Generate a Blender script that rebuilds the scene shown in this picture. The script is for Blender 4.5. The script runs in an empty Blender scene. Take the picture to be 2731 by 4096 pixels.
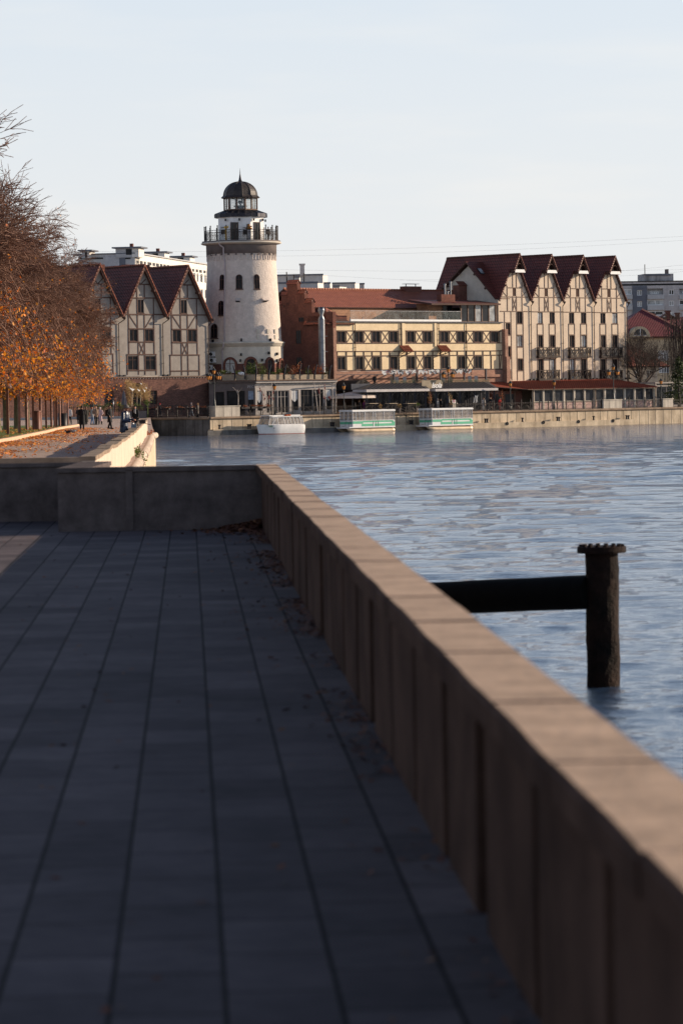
import bpy, math, random
import numpy as np
from mathutils import Vector, Matrix
random.seed(7)
rng = np.random.default_rng(7)
S = bpy.context.scene
COL = S.collection
rad = math.radians
# ------------------------------------------------------------------ camera
F, CX, CY, ZC = 13113., 1365.5, 2048., 4.7
PITCH, ROLL = math.atan2(2048-1575, F), .0165
_R0 = Vector((1,0,0)); _F = Vector((0,math.cos(PITCH),-math.sin(PITCH))); _U0 = Vector((0,math.sin(PITCH),math.cos(PITCH)))
_R = _R0*math.cos(ROLL)-_U0*math.sin(ROLL); _U = _U0*math.cos(ROLL)+_R0*math.sin(ROLL)
CAM = Vector((0,0,ZC))
def ray(px,py): return _R*(px-CX)-_U*(py-CY)+_F*F
def atY(px,py,Y):
    r = ray(px,py); return CAM+r*(Y/r.y)
def proj(p):
    v = Vector(p)-CAM; return (CX+F*v.dot(_R)/v.dot(_F), CY-F*v.dot(_U)/v.dot(_F))
def zg(Y): return 2.5-.3*min(1,max(0,(Y-200)/90))
def gpos(px,py):
    r = ray(px,py); Y = 200.
    for _ in range(30): Y = (zg(Y)-ZC)/r.z*r.y
    p = CAM+r*(Y/r.y); return p
cam_d = bpy.data.cameras.new('camera'); cam = bpy.data.objects.new('camera',cam_d); COL.objects.link(cam)
cam_d.sensor_fit='VERTICAL'; cam_d.sensor_height=36; cam_d.lens=F/4096*36
cam_d.clip_start=.5; cam_d.clip_end=9000
M = Matrix((( _R.x,_U.x,-_F.x,0),(_R.y,_U.y,-_F.y,0),(_R.z,_U.z,-_F.z,ZC),(0,0,0,1)))
cam.matrix_world = M
cam_d.dof.use_dof=True; cam_d.dof.focus_distance=390; cam_d.dof.aperture_fstop=3.6
S.camera = cam
# ------------------------------------------------------------------ mesh builder
class MB:
    def __init__(s): s.v=[]; s.f=[]; s.m=[]; s.uv=[]; s.sm=[]
    def poly(s,pts,mi=0,uv=None,sm=False):
        pts=[Vector(p) for p in pts]; i=len(s.v); s.v+=pts; s.f.append(tuple(range(i,i+len(pts)))); s.m.append(mi); s.sm.append(sm)
        if uv is None:
            e=(pts[1]-pts[0]); 
            if e.length<1e-9: e=Vector((1,0,0))
            e.normalize(); n=Vector((0,0,0))
            for k in range(1,len(pts)-1): n+=(pts[k]-pts[0]).cross(pts[k+1]-pts[0])
            if n.length<1e-12: n=Vector((0,0,1))
            n.normalize(); g=n.cross(e); uv=[(p.dot(e),p.dot(g)) for p in pts]
        s.uv+=list(uv)
    def obox(s,c,ax,ay,az,mi=0):
        c=Vector(c);ax=Vector(ax);ay=Vector(ay);az=Vector(az)
        if ax.cross(ay).dot(az)<0: ay=-ay
        P=lambda i,j,k:c+ax*i+ay*j+az*k
        for q in (((-1,-1,-1),(-1,1,-1),(1,1,-1),(1,-1,-1)),((-1,-1,1),(1,-1,1),(1,1,1),(-1,1,1)),((-1,-1,-1),(1,-1,-1),(1,-1,1),(-1,-1,1)),
                  ((1,1,-1),(-1,1,-1),(-1,1,1),(1,1,1)),((-1,1,-1),(-1,-1,-1),(-1,-1,1),(-1,1,1)),((1,-1,-1),(1,1,-1),(1,1,1),(1,-1,1))):
            s.poly([P(*t) for t in q],mi)
    def box(s,x0,y0,z0,x1,y1,z1,mi=0):
        s.obox(((x0+x1)/2,(y0+y1)/2,(z0+z1)/2),((x1-x0)/2,0,0),(0,(y1-y0)/2,0),(0,0,(z1-z0)/2),mi)
    def tube(s,a,b,r0,r1=None,n=6,mi=0,cap=True,sm=True):
        a=Vector(a);b=Vector(b); r1=r0 if r1 is None else r1
        d=(b-a)
        if d.length<1e-7: return
        d.normalize(); x=d.cross(Vector((0,0,1)))
        if x.length<1e-3: x=Vector((1,0,0))
        x.normalize(); y=d.cross(x)
        A=[a+(x*math.cos(t)+y*math.sin(t))*r0 for t in [2*math.pi*k/n for k in range(n)]]
        B=[b+(x*math.cos(t)+y*math.sin(t))*r1 for t in [2*math.pi*k/n for k in range(n)]]
        i=len(s.v); s.v+=A+B; L=(b-a).length
        for k in range(n):
            j=(k+1)%n; s.f.append((i+k,i+j,i+n+j,i+n+k)); s.m.append(mi); s.sm.append(sm)
            u0=k/n*6.283*r0; u1=(k+1)/n*6.283*r0; s.uv+=[(u0,0),(u1,0),(u1,L),(u0,L)]
        if cap: s.poly(A[::-1],mi); s.poly(B,mi)
    def path(s,pts,r,n=6,mi=0):
        rr=r if isinstance(r,(list,tuple)) else [r]*len(pts)
        for k in range(len(pts)-1): s.tube(pts[k],pts[k+1],rr[k],rr[k+1],n,mi)
    def lathe(s,prof,c=(0,0,0),n=24,mi=0,sm=True,a0=0,sx=1,sy=1,cap=False):
        c=Vector(c); i=len(s.v); m=len(prof)
        for (r,z) in prof:
            for k in range(n):
                t=a0+2*math.pi*k/n; s.v.append(c+Vector((r*math.cos(t)*sx,r*math.sin(t)*sy,z)))
        acc=0
        for a in range(m-1):
            L=math.hypot(prof[a+1][0]-prof[a][0],prof[a+1][1]-prof[a][1])
            for k in range(n):
                j=(k+1)%n; s.f.append((i+a*n+k,i+a*n+j,i+(a+1)*n+j,i+(a+1)*n+k)); s.m.append(mi); s.sm.append(sm)
                R=max(prof[a][0],prof[a+1][0]); u0=k/n*6.283*R;u1=(k+1)/n*6.283*R
                s.uv+=[(u0,acc),(u1,acc),(u1,acc+L),(u0,acc+L)]
            acc+=L
        if cap:
            s.poly([s.v[i+(m-1)*n+k] for k in range(n)],mi); s.poly([s.v[i+k] for k in range(n)][::-1],mi)
    def ball(s,c,rx,ry=None,rz=None,n=10,m=7,mi=0):
        ry=rx if ry is None else ry; rz=rx if rz is None else rz
        s.lathe([(max(math.sin(math.pi*k/m),.002)*rx,-math.cos(math.pi*k/m)*rz) for k in range(m+1)],c,n,mi,True,0,1,ry/rx)
    def build(s,name,mat,parent=None):
        me=bpy.data.meshes.new(name); o0=ORG.get(parent.name,Vector((0,0,0))) if parent else Vector((0,0,0))
        V=np.array([tuple(p) for p in s.v],dtype=np.float32)-np.array(tuple(o0),dtype=np.float32)
        me.from_pydata(V.tolist(),[],s.f)
        uvl=me.uv_layers.new(name='UVMap'); uvl.data.foreach_set('uv',np.array(s.uv,dtype=np.float32).ravel())
        for m_ in (mat if isinstance(mat,(list,tuple)) else [mat]): me.materials.append(m_)
        me.polygons.foreach_set('material_index',s.m); me.polygons.foreach_set('use_smooth',s.sm); me.update()
        o=bpy.data.objects.new(name,me); COL.objects.link(o)
        if parent: o.parent=parent; ORG[o.name]=o0
        return o
    def mark(s): s.cuts=getattr(s,'cuts',[])+[(len(s.v),len(s.f),len(s.uv))]
    def build_split(s,name,mat,parent=None):
        out=[]; a=(0,0,0)
        for c in s.cuts:
            m=MB(); m.v=s.v[a[0]:c[0]]; m.f=[tuple(i-a[0] for i in f) for f in s.f[a[1]:c[1]]]; m.m=s.m[a[1]:c[1]]; m.sm=s.sm[a[1]:c[1]]; m.uv=s.uv[a[2]:c[2]]
            if m.v: out.append(m.build(name,mat,parent))
            a=c
        return out
ORG={}
def tag(o,label=None,cat=None,group=None,kind=None):
    if label: o['label']=label
    if cat: o['category']=cat
    if group: o['group']=group
    if kind: o['kind']=kind
    return o
def thing(name,label,cat,loc=(0,0,0),rz=0,group=None):
    o=bpy.data.objects.new(name,None); COL.objects.link(o); o.location=loc; o.rotation_euler=(0,0,rz); o.empty_display_size=.3
    ORG[o.name]=Vector(loc) if rz==0 else Vector((0,0,0))
    return tag(o,label,cat,group)
def kids(o): return [c for c in bpy.data.objects if c.parent==o]
def dup(root,loc,rz,label=None,group=None):
    r=root.copy(); COL.objects.link(r); r.location=loc; r.rotation_euler=(0,0,rz)
    if label: r['label']=label
    if group: r['group']=group
    def rec(src,dst):
        for ch in kids(src):
            c=ch.copy(); COL.objects.link(c); c.parent=dst; rec(ch,c)
    rec(root,r); return r
def struct(name,mb,mat): return tag(mb.build(name,mat),kind='structure')
# ------------------------------------------------------------------ vertical face frames (real facade planes)
class Face:
    def __init__(s,P0,ang):
        s.P=Vector((P0[0],P0[1],0)); s.ang=ang; a=rad(ang); s.d=Vector((math.sin(a),math.cos(a),0)); s.n=Vector((math.cos(a),-math.sin(a),0))
    def off(s,o): p=s.P+s.n*o; return Face((p.x,p.y),s.ang)
    def uv(s,px,py):
        r=ray(px,py); t=(s.P-CAM).dot(s.n)/r.dot(s.n); p=CAM+r*t; return ((p-s.P).dot(s.d),p.z)
    def pt(s,px,py): u,z=s.uv(px,py); return s.W(u,z)
    def W(s,u,z,o=0.): return Vector((s.P.x,s.P.y,0))+s.d*u+s.n*o+Vector((0,0,z))
    def box(s,mb,u0,u1,z0,z1,o0,o1,mi=0):
        mb.obox(s.W((u0+u1)/2,(z0+z1)/2,(o0+o1)/2),s.d*((u1-u0)/2),s.n*((o1-o0)/2),Vector((0,0,(z1-z0)/2)),mi)
    def rc(s,K,x0,y0,x1,y1):
        ym=(y0+y1)/2; xm=(x0+x1)/2
        u0=s.uv(*K(x0,ym))[0]; u1=s.uv(*K(x1,ym))[0]; z1=s.uv(*K(xm,y0))[1]; z0=s.uv(*K(xm,y1))[1]
        return (u0,u1,z0,z1)
    def bar(s,mb,K,a,b,w=.13,out=.05,mi=0,ao=0.):
        A=s.uv(*K(*a)); B=s.uv(*K(*b)); A=list(A);B=list(B)
        if abs(A[0]-B[0])<.16*abs(A[1]-B[1]): A[0]=B[0]=(A[0]+B[0])/2
        if abs(A[1]-B[1])<.06*abs(A[0]-B[0]): A[1]=B[1]=(A[1]+B[1])/2
        s.barw(mb,A,B,w,out,mi,ao)
    def barw(s,mb,A,B,w,out,mi=0,ao=0.):
        pa=s.W(A[0],A[1],(out+ao)/2); pb=s.W(B[0],B[1],(out+ao)/2); d=pb-pa; L=d.length
        if L<.01: return
        d.normalize(); t=s.n.cross(d)
        o_=(out-ao)/2+random.uniform(0,.006)
        mb.obox((pa+pb)/2,d*(L/2),t*(w/2),s.n*o_,mi)
def Kc(x0,y0,sc): return lambda x,y:(x0+x*sc,y0+y*sc)
K2=Kc(300,950,600/1568); K3=Kc(760,650,420/1568); K4=Kc(780,1050,600/1568); K5=Kc(1280,1100,800/1568)
K6=Kc(1700,980,860/1568); K7=Kc(2080,1030,651/1568); K8=Kc(600,1440,600/1568); KB=Kc(0,1450,700/1568)
K9=Kc(0,1750,1400/1568); K10=Kc(2480,1060,251/984); K11=Kc(240,1580,300/1568); K12=Kc(1380,1480,400/1568)
K13=Kc(1000,1640,250/1568); K14=Kc(880,1480,450/1568); K15=Kc(1150,1440,500/1568); K16=Kc(1600,1440,550/1568)
KM=Kc(400,1580,300/1568); KA=Kc(1100,1080,400/1568); KS=Kc(0,0,1)
def clip(poly,a,b):   # keep left side of a->b ; 2-D
    out=[]; n=len(poly)
    side=lambda p:(b[0]-a[0])*(p[1]-a[1])-(b[1]-a[1])*(p[0]-a[0])
    for i in range(n):
        p=poly[i];q=poly[(i+1)%n]; sp=side(p);sq=side(q)
        if sp>=0: out.append(p)
        if (sp>0 and sq<0) or (sp<0 and sq>0):
            t=sp/(sp-sq); out.append((p[0]+(q[0]-p[0])*t,p[1]+(q[1]-p[1])*t))
    return out
def wall(mb,F_,outline,holes=(),depth=.16,mi=0,o=0.,rev=None):
    """flat wall with real openings; outline convex CCW in (u,z); each hole (u0,u1,z0,z1) gets reveals"""
    us=sorted(set([min(p[0] for p in outline),max(p[0] for p in outline)]+[h[0] for h in holes]+[h[1] for h in holes]))
    zs=sorted(set([min(p[1] for p in outline),max(p[1] for p in outline)]+[h[2] for h in holes]+[h[3] for h in holes]))
    for i in range(len(us)-1):
        for j in range(len(zs)-1):
            u0,u1,z0,z1=us[i],us[i+1],zs[j],zs[j+1]
            if u1-u0<1e-4 or z1-z0<1e-4: continue
            cu,cz=(u0+u1)/2,(z0+z1)/2
            if any(h[0]<cu<h[1] and h[2]<cz<h[3] for h in holes): continue
            pl=[(u0,z0),(u1,z0),(u1,z1),(u0,z1)]
            for k in range(len(outline)):
                pl=clip(pl,outline[k],outline[(k+1)%len(outline)])
                if len(pl)<3: break
            if len(pl)>=3: mb.poly([F_.W(u,z,o) for u,z in pl],mi,[(u,z) for u,z in pl])
    for (u0,u1,z0,z1) in holes:
        r=mi if rev is None else rev
        W=F_.W
        mb.poly([W(u0,z0,o),W(u0,z1,o),W(u0,z1,o-depth),W(u0,z0,o-depth)],r); mb.poly([W(u1,z1,o),W(u1,z0,o),W(u1,z0,o-depth),W(u1,z1,o-depth)],r)
        mb.poly([W(u0,z1,o),W(u1,z1,o),W(u1,z1,o-depth),W(u0,z1,o-depth)],r); mb.poly([W(u1,z0,o),W(u0,z0,o),W(u0,z0,o-depth),W(u1,z0,o-depth)],r)
def window(F_,h,parent,fm,gm,o=-.12,nv=1,nh=1,fw=.06,curtain=None,sill=False,name='window'):
    u0,u1,z0,z1=h; mb=MB(); B=F_.box
    B(mb,u0,u0+fw,z0,z1,o,o+.05); B(mb,u1-fw,u1,z0,z1,o,o+.05); B(mb,u0+fw,u1-fw,z0,z0+fw,o,o+.048); B(mb,u0+fw,u1-fw,z1-fw,z1,o,o+.048)
    for k in range(1,nv+1):
        u=u0+(u1-u0)*k/(nv+1); B(mb,u-fw*.45,u+fw*.45,z0+fw,z1-fw,o,o+.044)
    for k in range(1,nh+1):
        z=z0+(z1-z0)*(.72 if nh==1 else k/(nh+1)); B(mb,u0+fw,u1-fw,z-fw*.3,z+fw*.3,o,o+.04)
    if sill: B(mb,u0-.05,u1+.05,z0-.06,z0-.003,-.1,.07)
    w=mb.build(name,fm,parent); g=MB(); t=random.uniform(-.012,.012)
    g.poly([F_.W(u0,z0,o+.01),F_.W(u1,z0,o+.01+t),F_.W(u1,z1,o+.01+t*.3),F_.W(u0,z1,o+.01-t)]); g.build('pane',gm,w)
    if curtain:
        c=MB(); n=14
        for side in ((0,.34),(.66,1)) :
            for k in range(n//2):
                a=u0+(u1-u0)*(side[0]+(side[1]-side[0])*k/(n//2)); b=u0+(u1-u0)*(side[0]+(side[1]-side[0])*(k+1)/(n//2))
                c.poly([F_.W(a,z0,o-.04-.03*(k%2)),F_.W(b,z0,o-.07+.03*(k%2)),F_.W(b,z1,o-.07+.03*(k%2)),F_.W(a,z1,o-.04-.03*(k%2))])
        c.build('curtain',curtain,w)
    return w
# ------------------------------------------------------------------ materials
def nt(name):
    m=bpy.data.materials.new(name); m.use_nodes=True; t=m.node_tree; return m,t,t.nodes['Principled BSDF']
def N(t,k,**kw):
    n=t.nodes.new(k)
    for a,b in kw.items():
        if a in n.inputs: n.inputs[a].default_value=b
        else: setattr(n,a,b)
    return n
def c4(c,k=1): return (c[0]*k,c[1]*k,c[2]*k,1)
def noise(t,src,scale,detail=4,rough=.55,vec=None):
    n=N(t,'ShaderNodeTexNoise'); n.inputs['Scale'].default_value=scale; n.inputs['Detail'].default_value=detail; n.inputs['Roughness'].default_value=rough
    t.links.new(src,n.inputs['Vector']); return n
def mixc(t,fac,a,b,mode='MIX'):
    m=N(t,'ShaderNodeMix'); m.data_type='RGBA'; m.blend_type=mode; L=t.links
    for s_,v in (('Factor',fac),):
        if hasattr(v,'is_linked') or hasattr(v,'links'): L.new(v,m.inputs[0])
        else: m.inputs[0].default_value=v
    for i,v in ((6,a),(7,b)):
        if isinstance(v,tuple): m.inputs[i].default_value=v
        else: L.new(v,m.inputs[i])
    return m.outputs[2]
def ramp(t,src,a,b,x0=.3,x1=.7):
    r=N(t,'ShaderNodeValToRGB'); r.color_ramp.elements[0].position=x0; r.color_ramp.elements[1].position=x1
    r.color_ramp.elements[0].color=a; r.color_ramp.elements[1].color=b; t.links.new(src,r.inputs[0]); return r.outputs[0]
def bump(t,p,h,strength=.5,dist=.02):
    b=N(t,'ShaderNodeBump'); b.inputs['Strength'].default_value=strength; b.inputs['Distance'].default_value=dist; t.links.new(h,b.inputs['Height']); t.links.new(b.outputs[0],p.inputs['Normal'])
def pm(name,c,c2=None,scale=2.,rough=.8,metal=0.,bs=0.,bsc=12.,bd=.02,streak=0.,spec=.3,coord='Object'):
    """painted / mineral surface: two-scale mottling, optional vertical weather streaks and bump"""
    m,t,p=nt(name); L=t.links; tc=N(t,'ShaderNodeTexCoord'); src=tc.outputs[coord]
    c2=c2 or tuple(x*.72 for x in c)
    n1=noise(t,src,scale,6,.6); col=ramp(t,n1.outputs['Fac'],c4(c2),c4(c),.32,.66)
    n2=noise(t,src,scale*9,3,.6); col=mixc(t,.35,col,ramp(t,n2.outputs['Fac'],c4((.55,.55,.55)),c4((1.25,1.25,1.25)),.2,.8),'MULTIPLY')
    if streak:
        mp=N(t,'ShaderNodeMapping'); mp.inputs['Scale'].default_value=(1.1,1.1,.14); L.new(src,mp.inputs['Vector'])
        n3=noise(t,mp.outputs[0],1.3,7,.65); col=mixc(t,streak,col,ramp(t,n3.outputs['Fac'],c4((.3,.28,.26)),c4((1.08,1.08,1.08)),.30,.62),'MULTIPLY')
    L.new(col,p.inputs['Base Color']); p.inputs['Roughness'].default_value=rough; p.inputs['Metallic'].default_value=metal; p.inputs['Specular IOR Level'].default_value=spec
    if bs: bump(t,p,noise(t,src,bsc,5,.65).outputs['Fac'],bs,bd)
    return m
def brickm(name,a,b,mort,w=.26,h=.075,ms=.011,rough=.9,bs=.6,squash=1.,sc=1.,off=.5):
    m,t,p=nt(name); L=t.links; tc=N(t,'ShaderNodeTexCoord'); uv=tc.outputs['UV']
    br=N(t,'ShaderNodeTexBrick'); br.offset=off; br.inputs['Scale'].default_value=sc; br.inputs['Color1'].default_value=c4(a); br.inputs['Color2'].default_value=c4(b); br.inputs['Mortar'].default_value=c4(mort)
    br.inputs['Mortar Size'].default_value=ms; br.inputs['Brick Width'].default_value=w; br.inputs['Row Height'].default_value=h; br.inputs['Mortar Smooth'].default_value=.15; br.inputs['Bias'].default_value=0
    L.new(uv,br.inputs['Vector'])
    n=noise(t,tc.outputs['Object'],.9,6,.6); col=mixc(t,.6,br.outputs['Color'],ramp(t,n.outputs['Fac'],c4((.5,.5,.5)),c4((1.3,1.25,1.2)),.3,.7),'MULTIPLY')
    n2=noise(t,tc.outputs['Object'],6,4,.6); col=mixc(t,.4,col,ramp(t,n2.outputs['Fac'],c4((.55,.55,.6)),c4((1.3,1.25,1.2)),.3,.7),'MULTIPLY')
    L.new(col,p.inputs['Base Color']); p.inputs['Roughness'].default_value=rough; p.inputs['Specular IOR Level'].default_value=.25
    inv=N(t,'ShaderNodeMath',operation='SUBTRACT'); inv.inputs[0].default_value=1; L.new(br.outputs['Fac'],inv.inputs[1]); bump(t,p,inv.outputs[0],bs,.01)
    return m
def tilem(name,a,b,rough=.6,tw=.26,th=.36,bs=1.):
    """pantiles: waves across (U), lapped courses up the slope (V)"""
    m,t,p=nt(name); L=t.links; tc=N(t,'ShaderNodeTexCoord'); sp=N(t,'ShaderNodeSeparateXYZ'); L.new(tc.outputs['UV'],sp.inputs[0])
    def mth(op,x,y=None):
        k=N(t,'ShaderNodeMath',operation=op)
        for i,v in enumerate((x,y)):
            if v is None: continue
            if isinstance(v,(int,float)): k.inputs[i].default_value=v
            else: L.new(v,k.inputs[i])
        return k.outputs[0]
    wv=mth('ABSOLUTE',mth('SINE',mth('MULTIPLY',sp.outputs[0],math.pi/tw))); cr=mth('FRACT',mth('DIVIDE',sp.outputs[1],th))
    h=mth('ADD',mth('MULTIPLY',wv,1.),mth('MULTIPLY',cr,-.7))
    n=noise(t,tc.outputs['Object'],1.1,6,.65); col=ramp(t,n.outputs['Fac'],c4(b),c4(a),.3,.7)
    n2=noise(t,tc.outputs['Object'],7,3,.6); col=mixc(t,.5,col,ramp(t,n2.outputs['Fac'],c4((.5,.5,.5)),c4((1.3,1.3,1.3)),.25,.75),'MULTIPLY')
    dk=ramp(t,cr,c4((1,1,1)),c4((.18,.16,.16)),.70,.95); col=mixc(t,.9,col,dk,'MULTIPLY')
    dk2=ramp(t,wv,c4((.35,.33,.33)),c4((1.1,1.1,1.1)),.05,.45); col=mixc(t,.8,col,dk2,'MULTIPLY')
    L.new(col,p.inputs['Base Color']); p.inputs['Roughness'].default_value=rough; p.inputs['Specular IOR Level'].default_value=.3; bump(t,p,h,bs,.05); return m
def glassm(name,c=(.02,.025,.03),rough=.06,alpha=1.,wob=.25,spec=.6):
    m,t,p=nt(name); L=t.links; p.inputs['Base Color'].default_value=c4(c); p.inputs['Roughness'].default_value=rough; p.inputs['Specular IOR Level'].default_value=spec
    tc=N(t,'ShaderNodeTexCoord'); 
    n=noise(t,tc.outputs['Object'],1.3,3,.5); L.new(ramp(t,n.outputs['Fac'],c4(c,.5),c4(c,1.6)),p.inputs['Base Color'])
    bump(t,p,noise(t,tc.outputs['Object'],2.1,2,.4).outputs['Fac'],wob,.03)
    if alpha<1: p.inputs['Alpha'].default_value=alpha
    return m
def metalm(name,c,rough=.35,metal=1.): return pm(name,c,tuple(x*.6 for x in c),3,rough,metal,.1,30)
def leafm(name,cols,rough=.6,trans=.35):
    m,t,p=nt(name); L=t.links; g=N(t,'ShaderNodeNewGeometry'); r=N(t,'ShaderNodeValToRGB'); r.color_ramp.interpolation='LINEAR'
    el=r.color_ramp.elements
    while len(el)<len(cols): el.new(.5)
    for i,c in enumerate(cols): el[i].position=i/(len(cols)-1); el[i].color=c4(c)
    L.new(g.outputs['Random Per Island'],r.inputs[0]); L.new(r.outputs[0],p.inputs['Base Color']); p.inputs['Roughness'].default_value=rough
    if trans:
        out=t.nodes['Material Output']; tr=N(t,'ShaderNodeBsdfTranslucent'); L.new(r.outputs[0],tr.inputs[0]); mx=N(t,'ShaderNodeMixShader'); mx.inputs[0].default_value=trans
        L.new(p.outputs[0],mx.inputs[1]); L.new(tr.outputs[0],mx.inputs[2]); L.new(mx.outputs[0],out.inputs[0])
    return m
MT={}
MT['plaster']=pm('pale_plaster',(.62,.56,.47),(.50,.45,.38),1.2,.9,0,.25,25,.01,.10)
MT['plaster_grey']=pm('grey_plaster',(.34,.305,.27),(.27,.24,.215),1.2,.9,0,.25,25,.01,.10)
MT['tower']=pm('roughcast',(.70,.61,.54),(.57,.49,.43),2.2,.95,0,1.,5,.08,.10)
MT['band']=pm('dark_render_and_shade',(.17,.14,.13),(.12,.10,.095),1.5,.9,0,.3,15,.02,.2)
MT['yellow']=pm('cream_plaster',(.82,.65,.42),(.70,.55,.35),.8,.9,0,.2,25,.01,.10)
MT['beige']=pm('beige_plaster',(.62,.50,.33),(.50,.40,.27),.8,.9,0,.2,25,.01,.10)
MT['timber']=pm('dark_timber',(.11,.055,.04),(.06,.03,.025),3,.75,0,.3,30,.01)
MT['timber2']=pm('brown_timber',(.20,.13,.095),(.12,.075,.055),3,.75,0,.3,30,.01)
MT['brick']=brickm('red_brick',(.22,.078,.052),(.14,.05,.038),(.12,.08,.065))
MT['brick_mix']=brickm('mixed_brick',(.23,.11,.085),(.11,.05,.04),(.10,.08,.07))
MT['brick_pale']=brickm('pale_brick',(.42,.24,.17),(.30,.15,.11),(.26,.2,.16))
MT['tile']=tilem('dark_red_tile',(.18,.046,.030),(.115,.031,.022),.55,.34,.45)
MT['tile_or']=tilem('orange_tile',(.37,.125,.07),(.26,.08,.045),.6,.42,.42)
MT['tile_v']=tilem('veranda_tile',(.36,.07,.035),(.24,.05,.03),.5,.22,.3)
MT['tile_far']=tilem('far_tile',(.22,.05,.055),(.15,.035,.04),.6)
MT['dark']=pm('near_black',(.02,.02,.022),(.012,.012,.013),3,.6)
MT['glass']=glassm('window_glass',(.014,.016,.02),.08,1.,.25,.3)
MT['glass_d']=glassm('deep_glass',(.010,.011,.014),.12,1.,.25,.12)
MT['glass_b']=glassm('pale_glass',(.30,.31,.31),.15)
MT['balc']=pm('balcony_timber',(.04,.025,.02),(.022,.015,.013),3,.75,0,.3,30,.01)
MT['clear']=glassm('clear_glass',(.35,.4,.4),.05,.25,.05)
MT['vinyl']=glassm('clear_vinyl',(.30,.28,.27),.25,.55,.9)
MT['curtain']=pm('blue_white_curtain',(.34,.40,.50),(.22,.27,.36),4,.9)
MT['curt_w']=pm('white_curtain',(.7,.7,.68),(.5,.5,.5),4,.9)
MT['metal_d']=pm('dark_metal',(.035,.035,.045),(.02,.02,.027),4,.45,.6,.1,20)
MT['iron']=pm('black_iron',(.03,.025,.025),(.018,.015,.015),8,.5,.3)
MT['iron_lit']=pm('lamp_iron',(.05,.055,.055),(.03,.032,.035),8,.4,.4)
MT['seam']=pm('grey_sheet_roof',(.115,.115,.125),(.08,.08,.09),1.5,.4,.5)
MT['dome']=brickm('dome_shingle',(.070,.058,.055),(.045,.038,.038),(.02,.018,.018),.22,.2,.012,.5,.6)
MT['steel']=pm('bright_steel',(.22,.23,.25),(.13,.135,.15),2,.42,.9)
MT['pipe']=pm('brown_pipe',(.06,.035,.03),(.04,.025,.02),4,.5)
MT['pipe_p']=pm('pink_pipe',(.5,.42,.42),(.4,.34,.33),4,.6)
MT['white']=pm('white_paint',(.8,.8,.79),(.68,.68,.67),2,.45,0,0,10,.01,.08,.5)
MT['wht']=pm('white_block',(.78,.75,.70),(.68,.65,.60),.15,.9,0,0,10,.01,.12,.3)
MT['wht2']=pm('white_block_shade_grey',(.50,.50,.50),(.43,.43,.44),.15,.9,0,0,10,.01,.12,.3)  # greyed copy of the block white, with shade put into the colour
MT['grey']=pm('grey_panel',(.52,.49,.48),(.43,.41,.41),.4,.9,0,0,10,.01,.2)
MT['grey_d']=pm('slate_panel',(.15,.16,.19),(.125,.135,.16),.4,.9)
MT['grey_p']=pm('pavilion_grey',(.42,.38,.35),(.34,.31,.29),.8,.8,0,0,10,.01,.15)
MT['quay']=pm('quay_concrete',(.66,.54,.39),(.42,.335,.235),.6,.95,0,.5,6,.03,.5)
MT['quay_dark']=pm('quay_dark_concrete',(.17,.165,.16),(.09,.085,.08),.6,.9,0,.8,6,.04,.75)  # darker and more streaked than the main quay concrete
MT['coping']=pm('coping_concrete',(.33,.24,.17),(.2,.145,.10),.8,.95,0,.6,8,.03,.3)
MT['conc_w']=pm('light_concrete',(.60,.54,.45),(.48,.43,.36),1,.95,0,.5,8,.02,.4)
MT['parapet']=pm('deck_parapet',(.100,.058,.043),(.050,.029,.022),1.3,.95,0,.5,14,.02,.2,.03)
MT['coptop']=pm('deck_coping',(.56,.39,.27),(.34,.235,.16),4.,.95,0,.6,18,.015)
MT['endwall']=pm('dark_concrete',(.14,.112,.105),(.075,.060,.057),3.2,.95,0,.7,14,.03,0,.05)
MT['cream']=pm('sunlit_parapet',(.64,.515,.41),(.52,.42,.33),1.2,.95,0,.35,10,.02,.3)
MT['rust']=pm('rusty_steel',(.024,.011,.007),(.003,.003,.0025),2.2,.8,0,1.,9,.05,0,.12)
MT['rustk_shade']=pm('black_rust_groove_shade',(.006,.006,.005),(.003,.003,.003),3,.85,0,.6,12,.02,0,.06)
MT['bark']=pm('bark',(.24,.19,.12),(.13,.11,.07),3,.9,0,.4,20)
MT['twig']=pm('twig',(.26,.145,.10),(.12,.062,.046),.5,.85)
MT['bark_r']=pm('grey_bark',(.075,.058,.05),(.045,.035,.03),2,.9)
MT['leaf_o']=leafm('autumn_leaf',[(.50,.08,.01),(.82,.22,.012),(.90,.34,.02),(.66,.13,.01),(.92,.42,.03),(.40,.07,.012)],.6,.45)
MT['leaf_f']=leafm('fallen_leaf',[(.75,.20,.03),(.92,.32,.05),(.95,.45,.09),(.45,.14,.05),(.85,.26,.04)],.8,0)
MT['leaf_dk']=leafm('brown_leaf',[(.10,.03,.015),(.16,.05,.02),(.07,.025,.015),(.22,.09,.03)],.8,0)
MT['leaf_g']=leafm('green_leaf',[(.05,.09,.015),(.09,.13,.02),(.13,.17,.03),(.06,.08,.02)])
MT['leaf_dg']=leafm('dark_leaf',[(.02,.035,.012),(.035,.05,.015),(.05,.06,.02)])
MT['leaf_r']=leafm('red_leaf',[(.25,.05,.02),(.35,.12,.03),(.2,.04,.03),(.4,.18,.05)])
MT['grass']=pm('grass',(.15,.19,.035),(.09,.12,.03),2,.9,0,1.,30,.05)
MT['kerb']=pm('kerb_stone',(.62,.42,.28),(.5,.34,.23),2,.9)
MT['post']=pm('brown_steel',(.22,.095,.065),(.15,.065,.045),2,.55)
MT['black']=pm('black_cloth',(.014,.014,.018),(.008,.008,.011),6,.8)
MT['wood']=pm('weathered_board',(.46,.37,.27),(.30,.24,.17),2.5,.85,0,.5,14,.02,.2)
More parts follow.
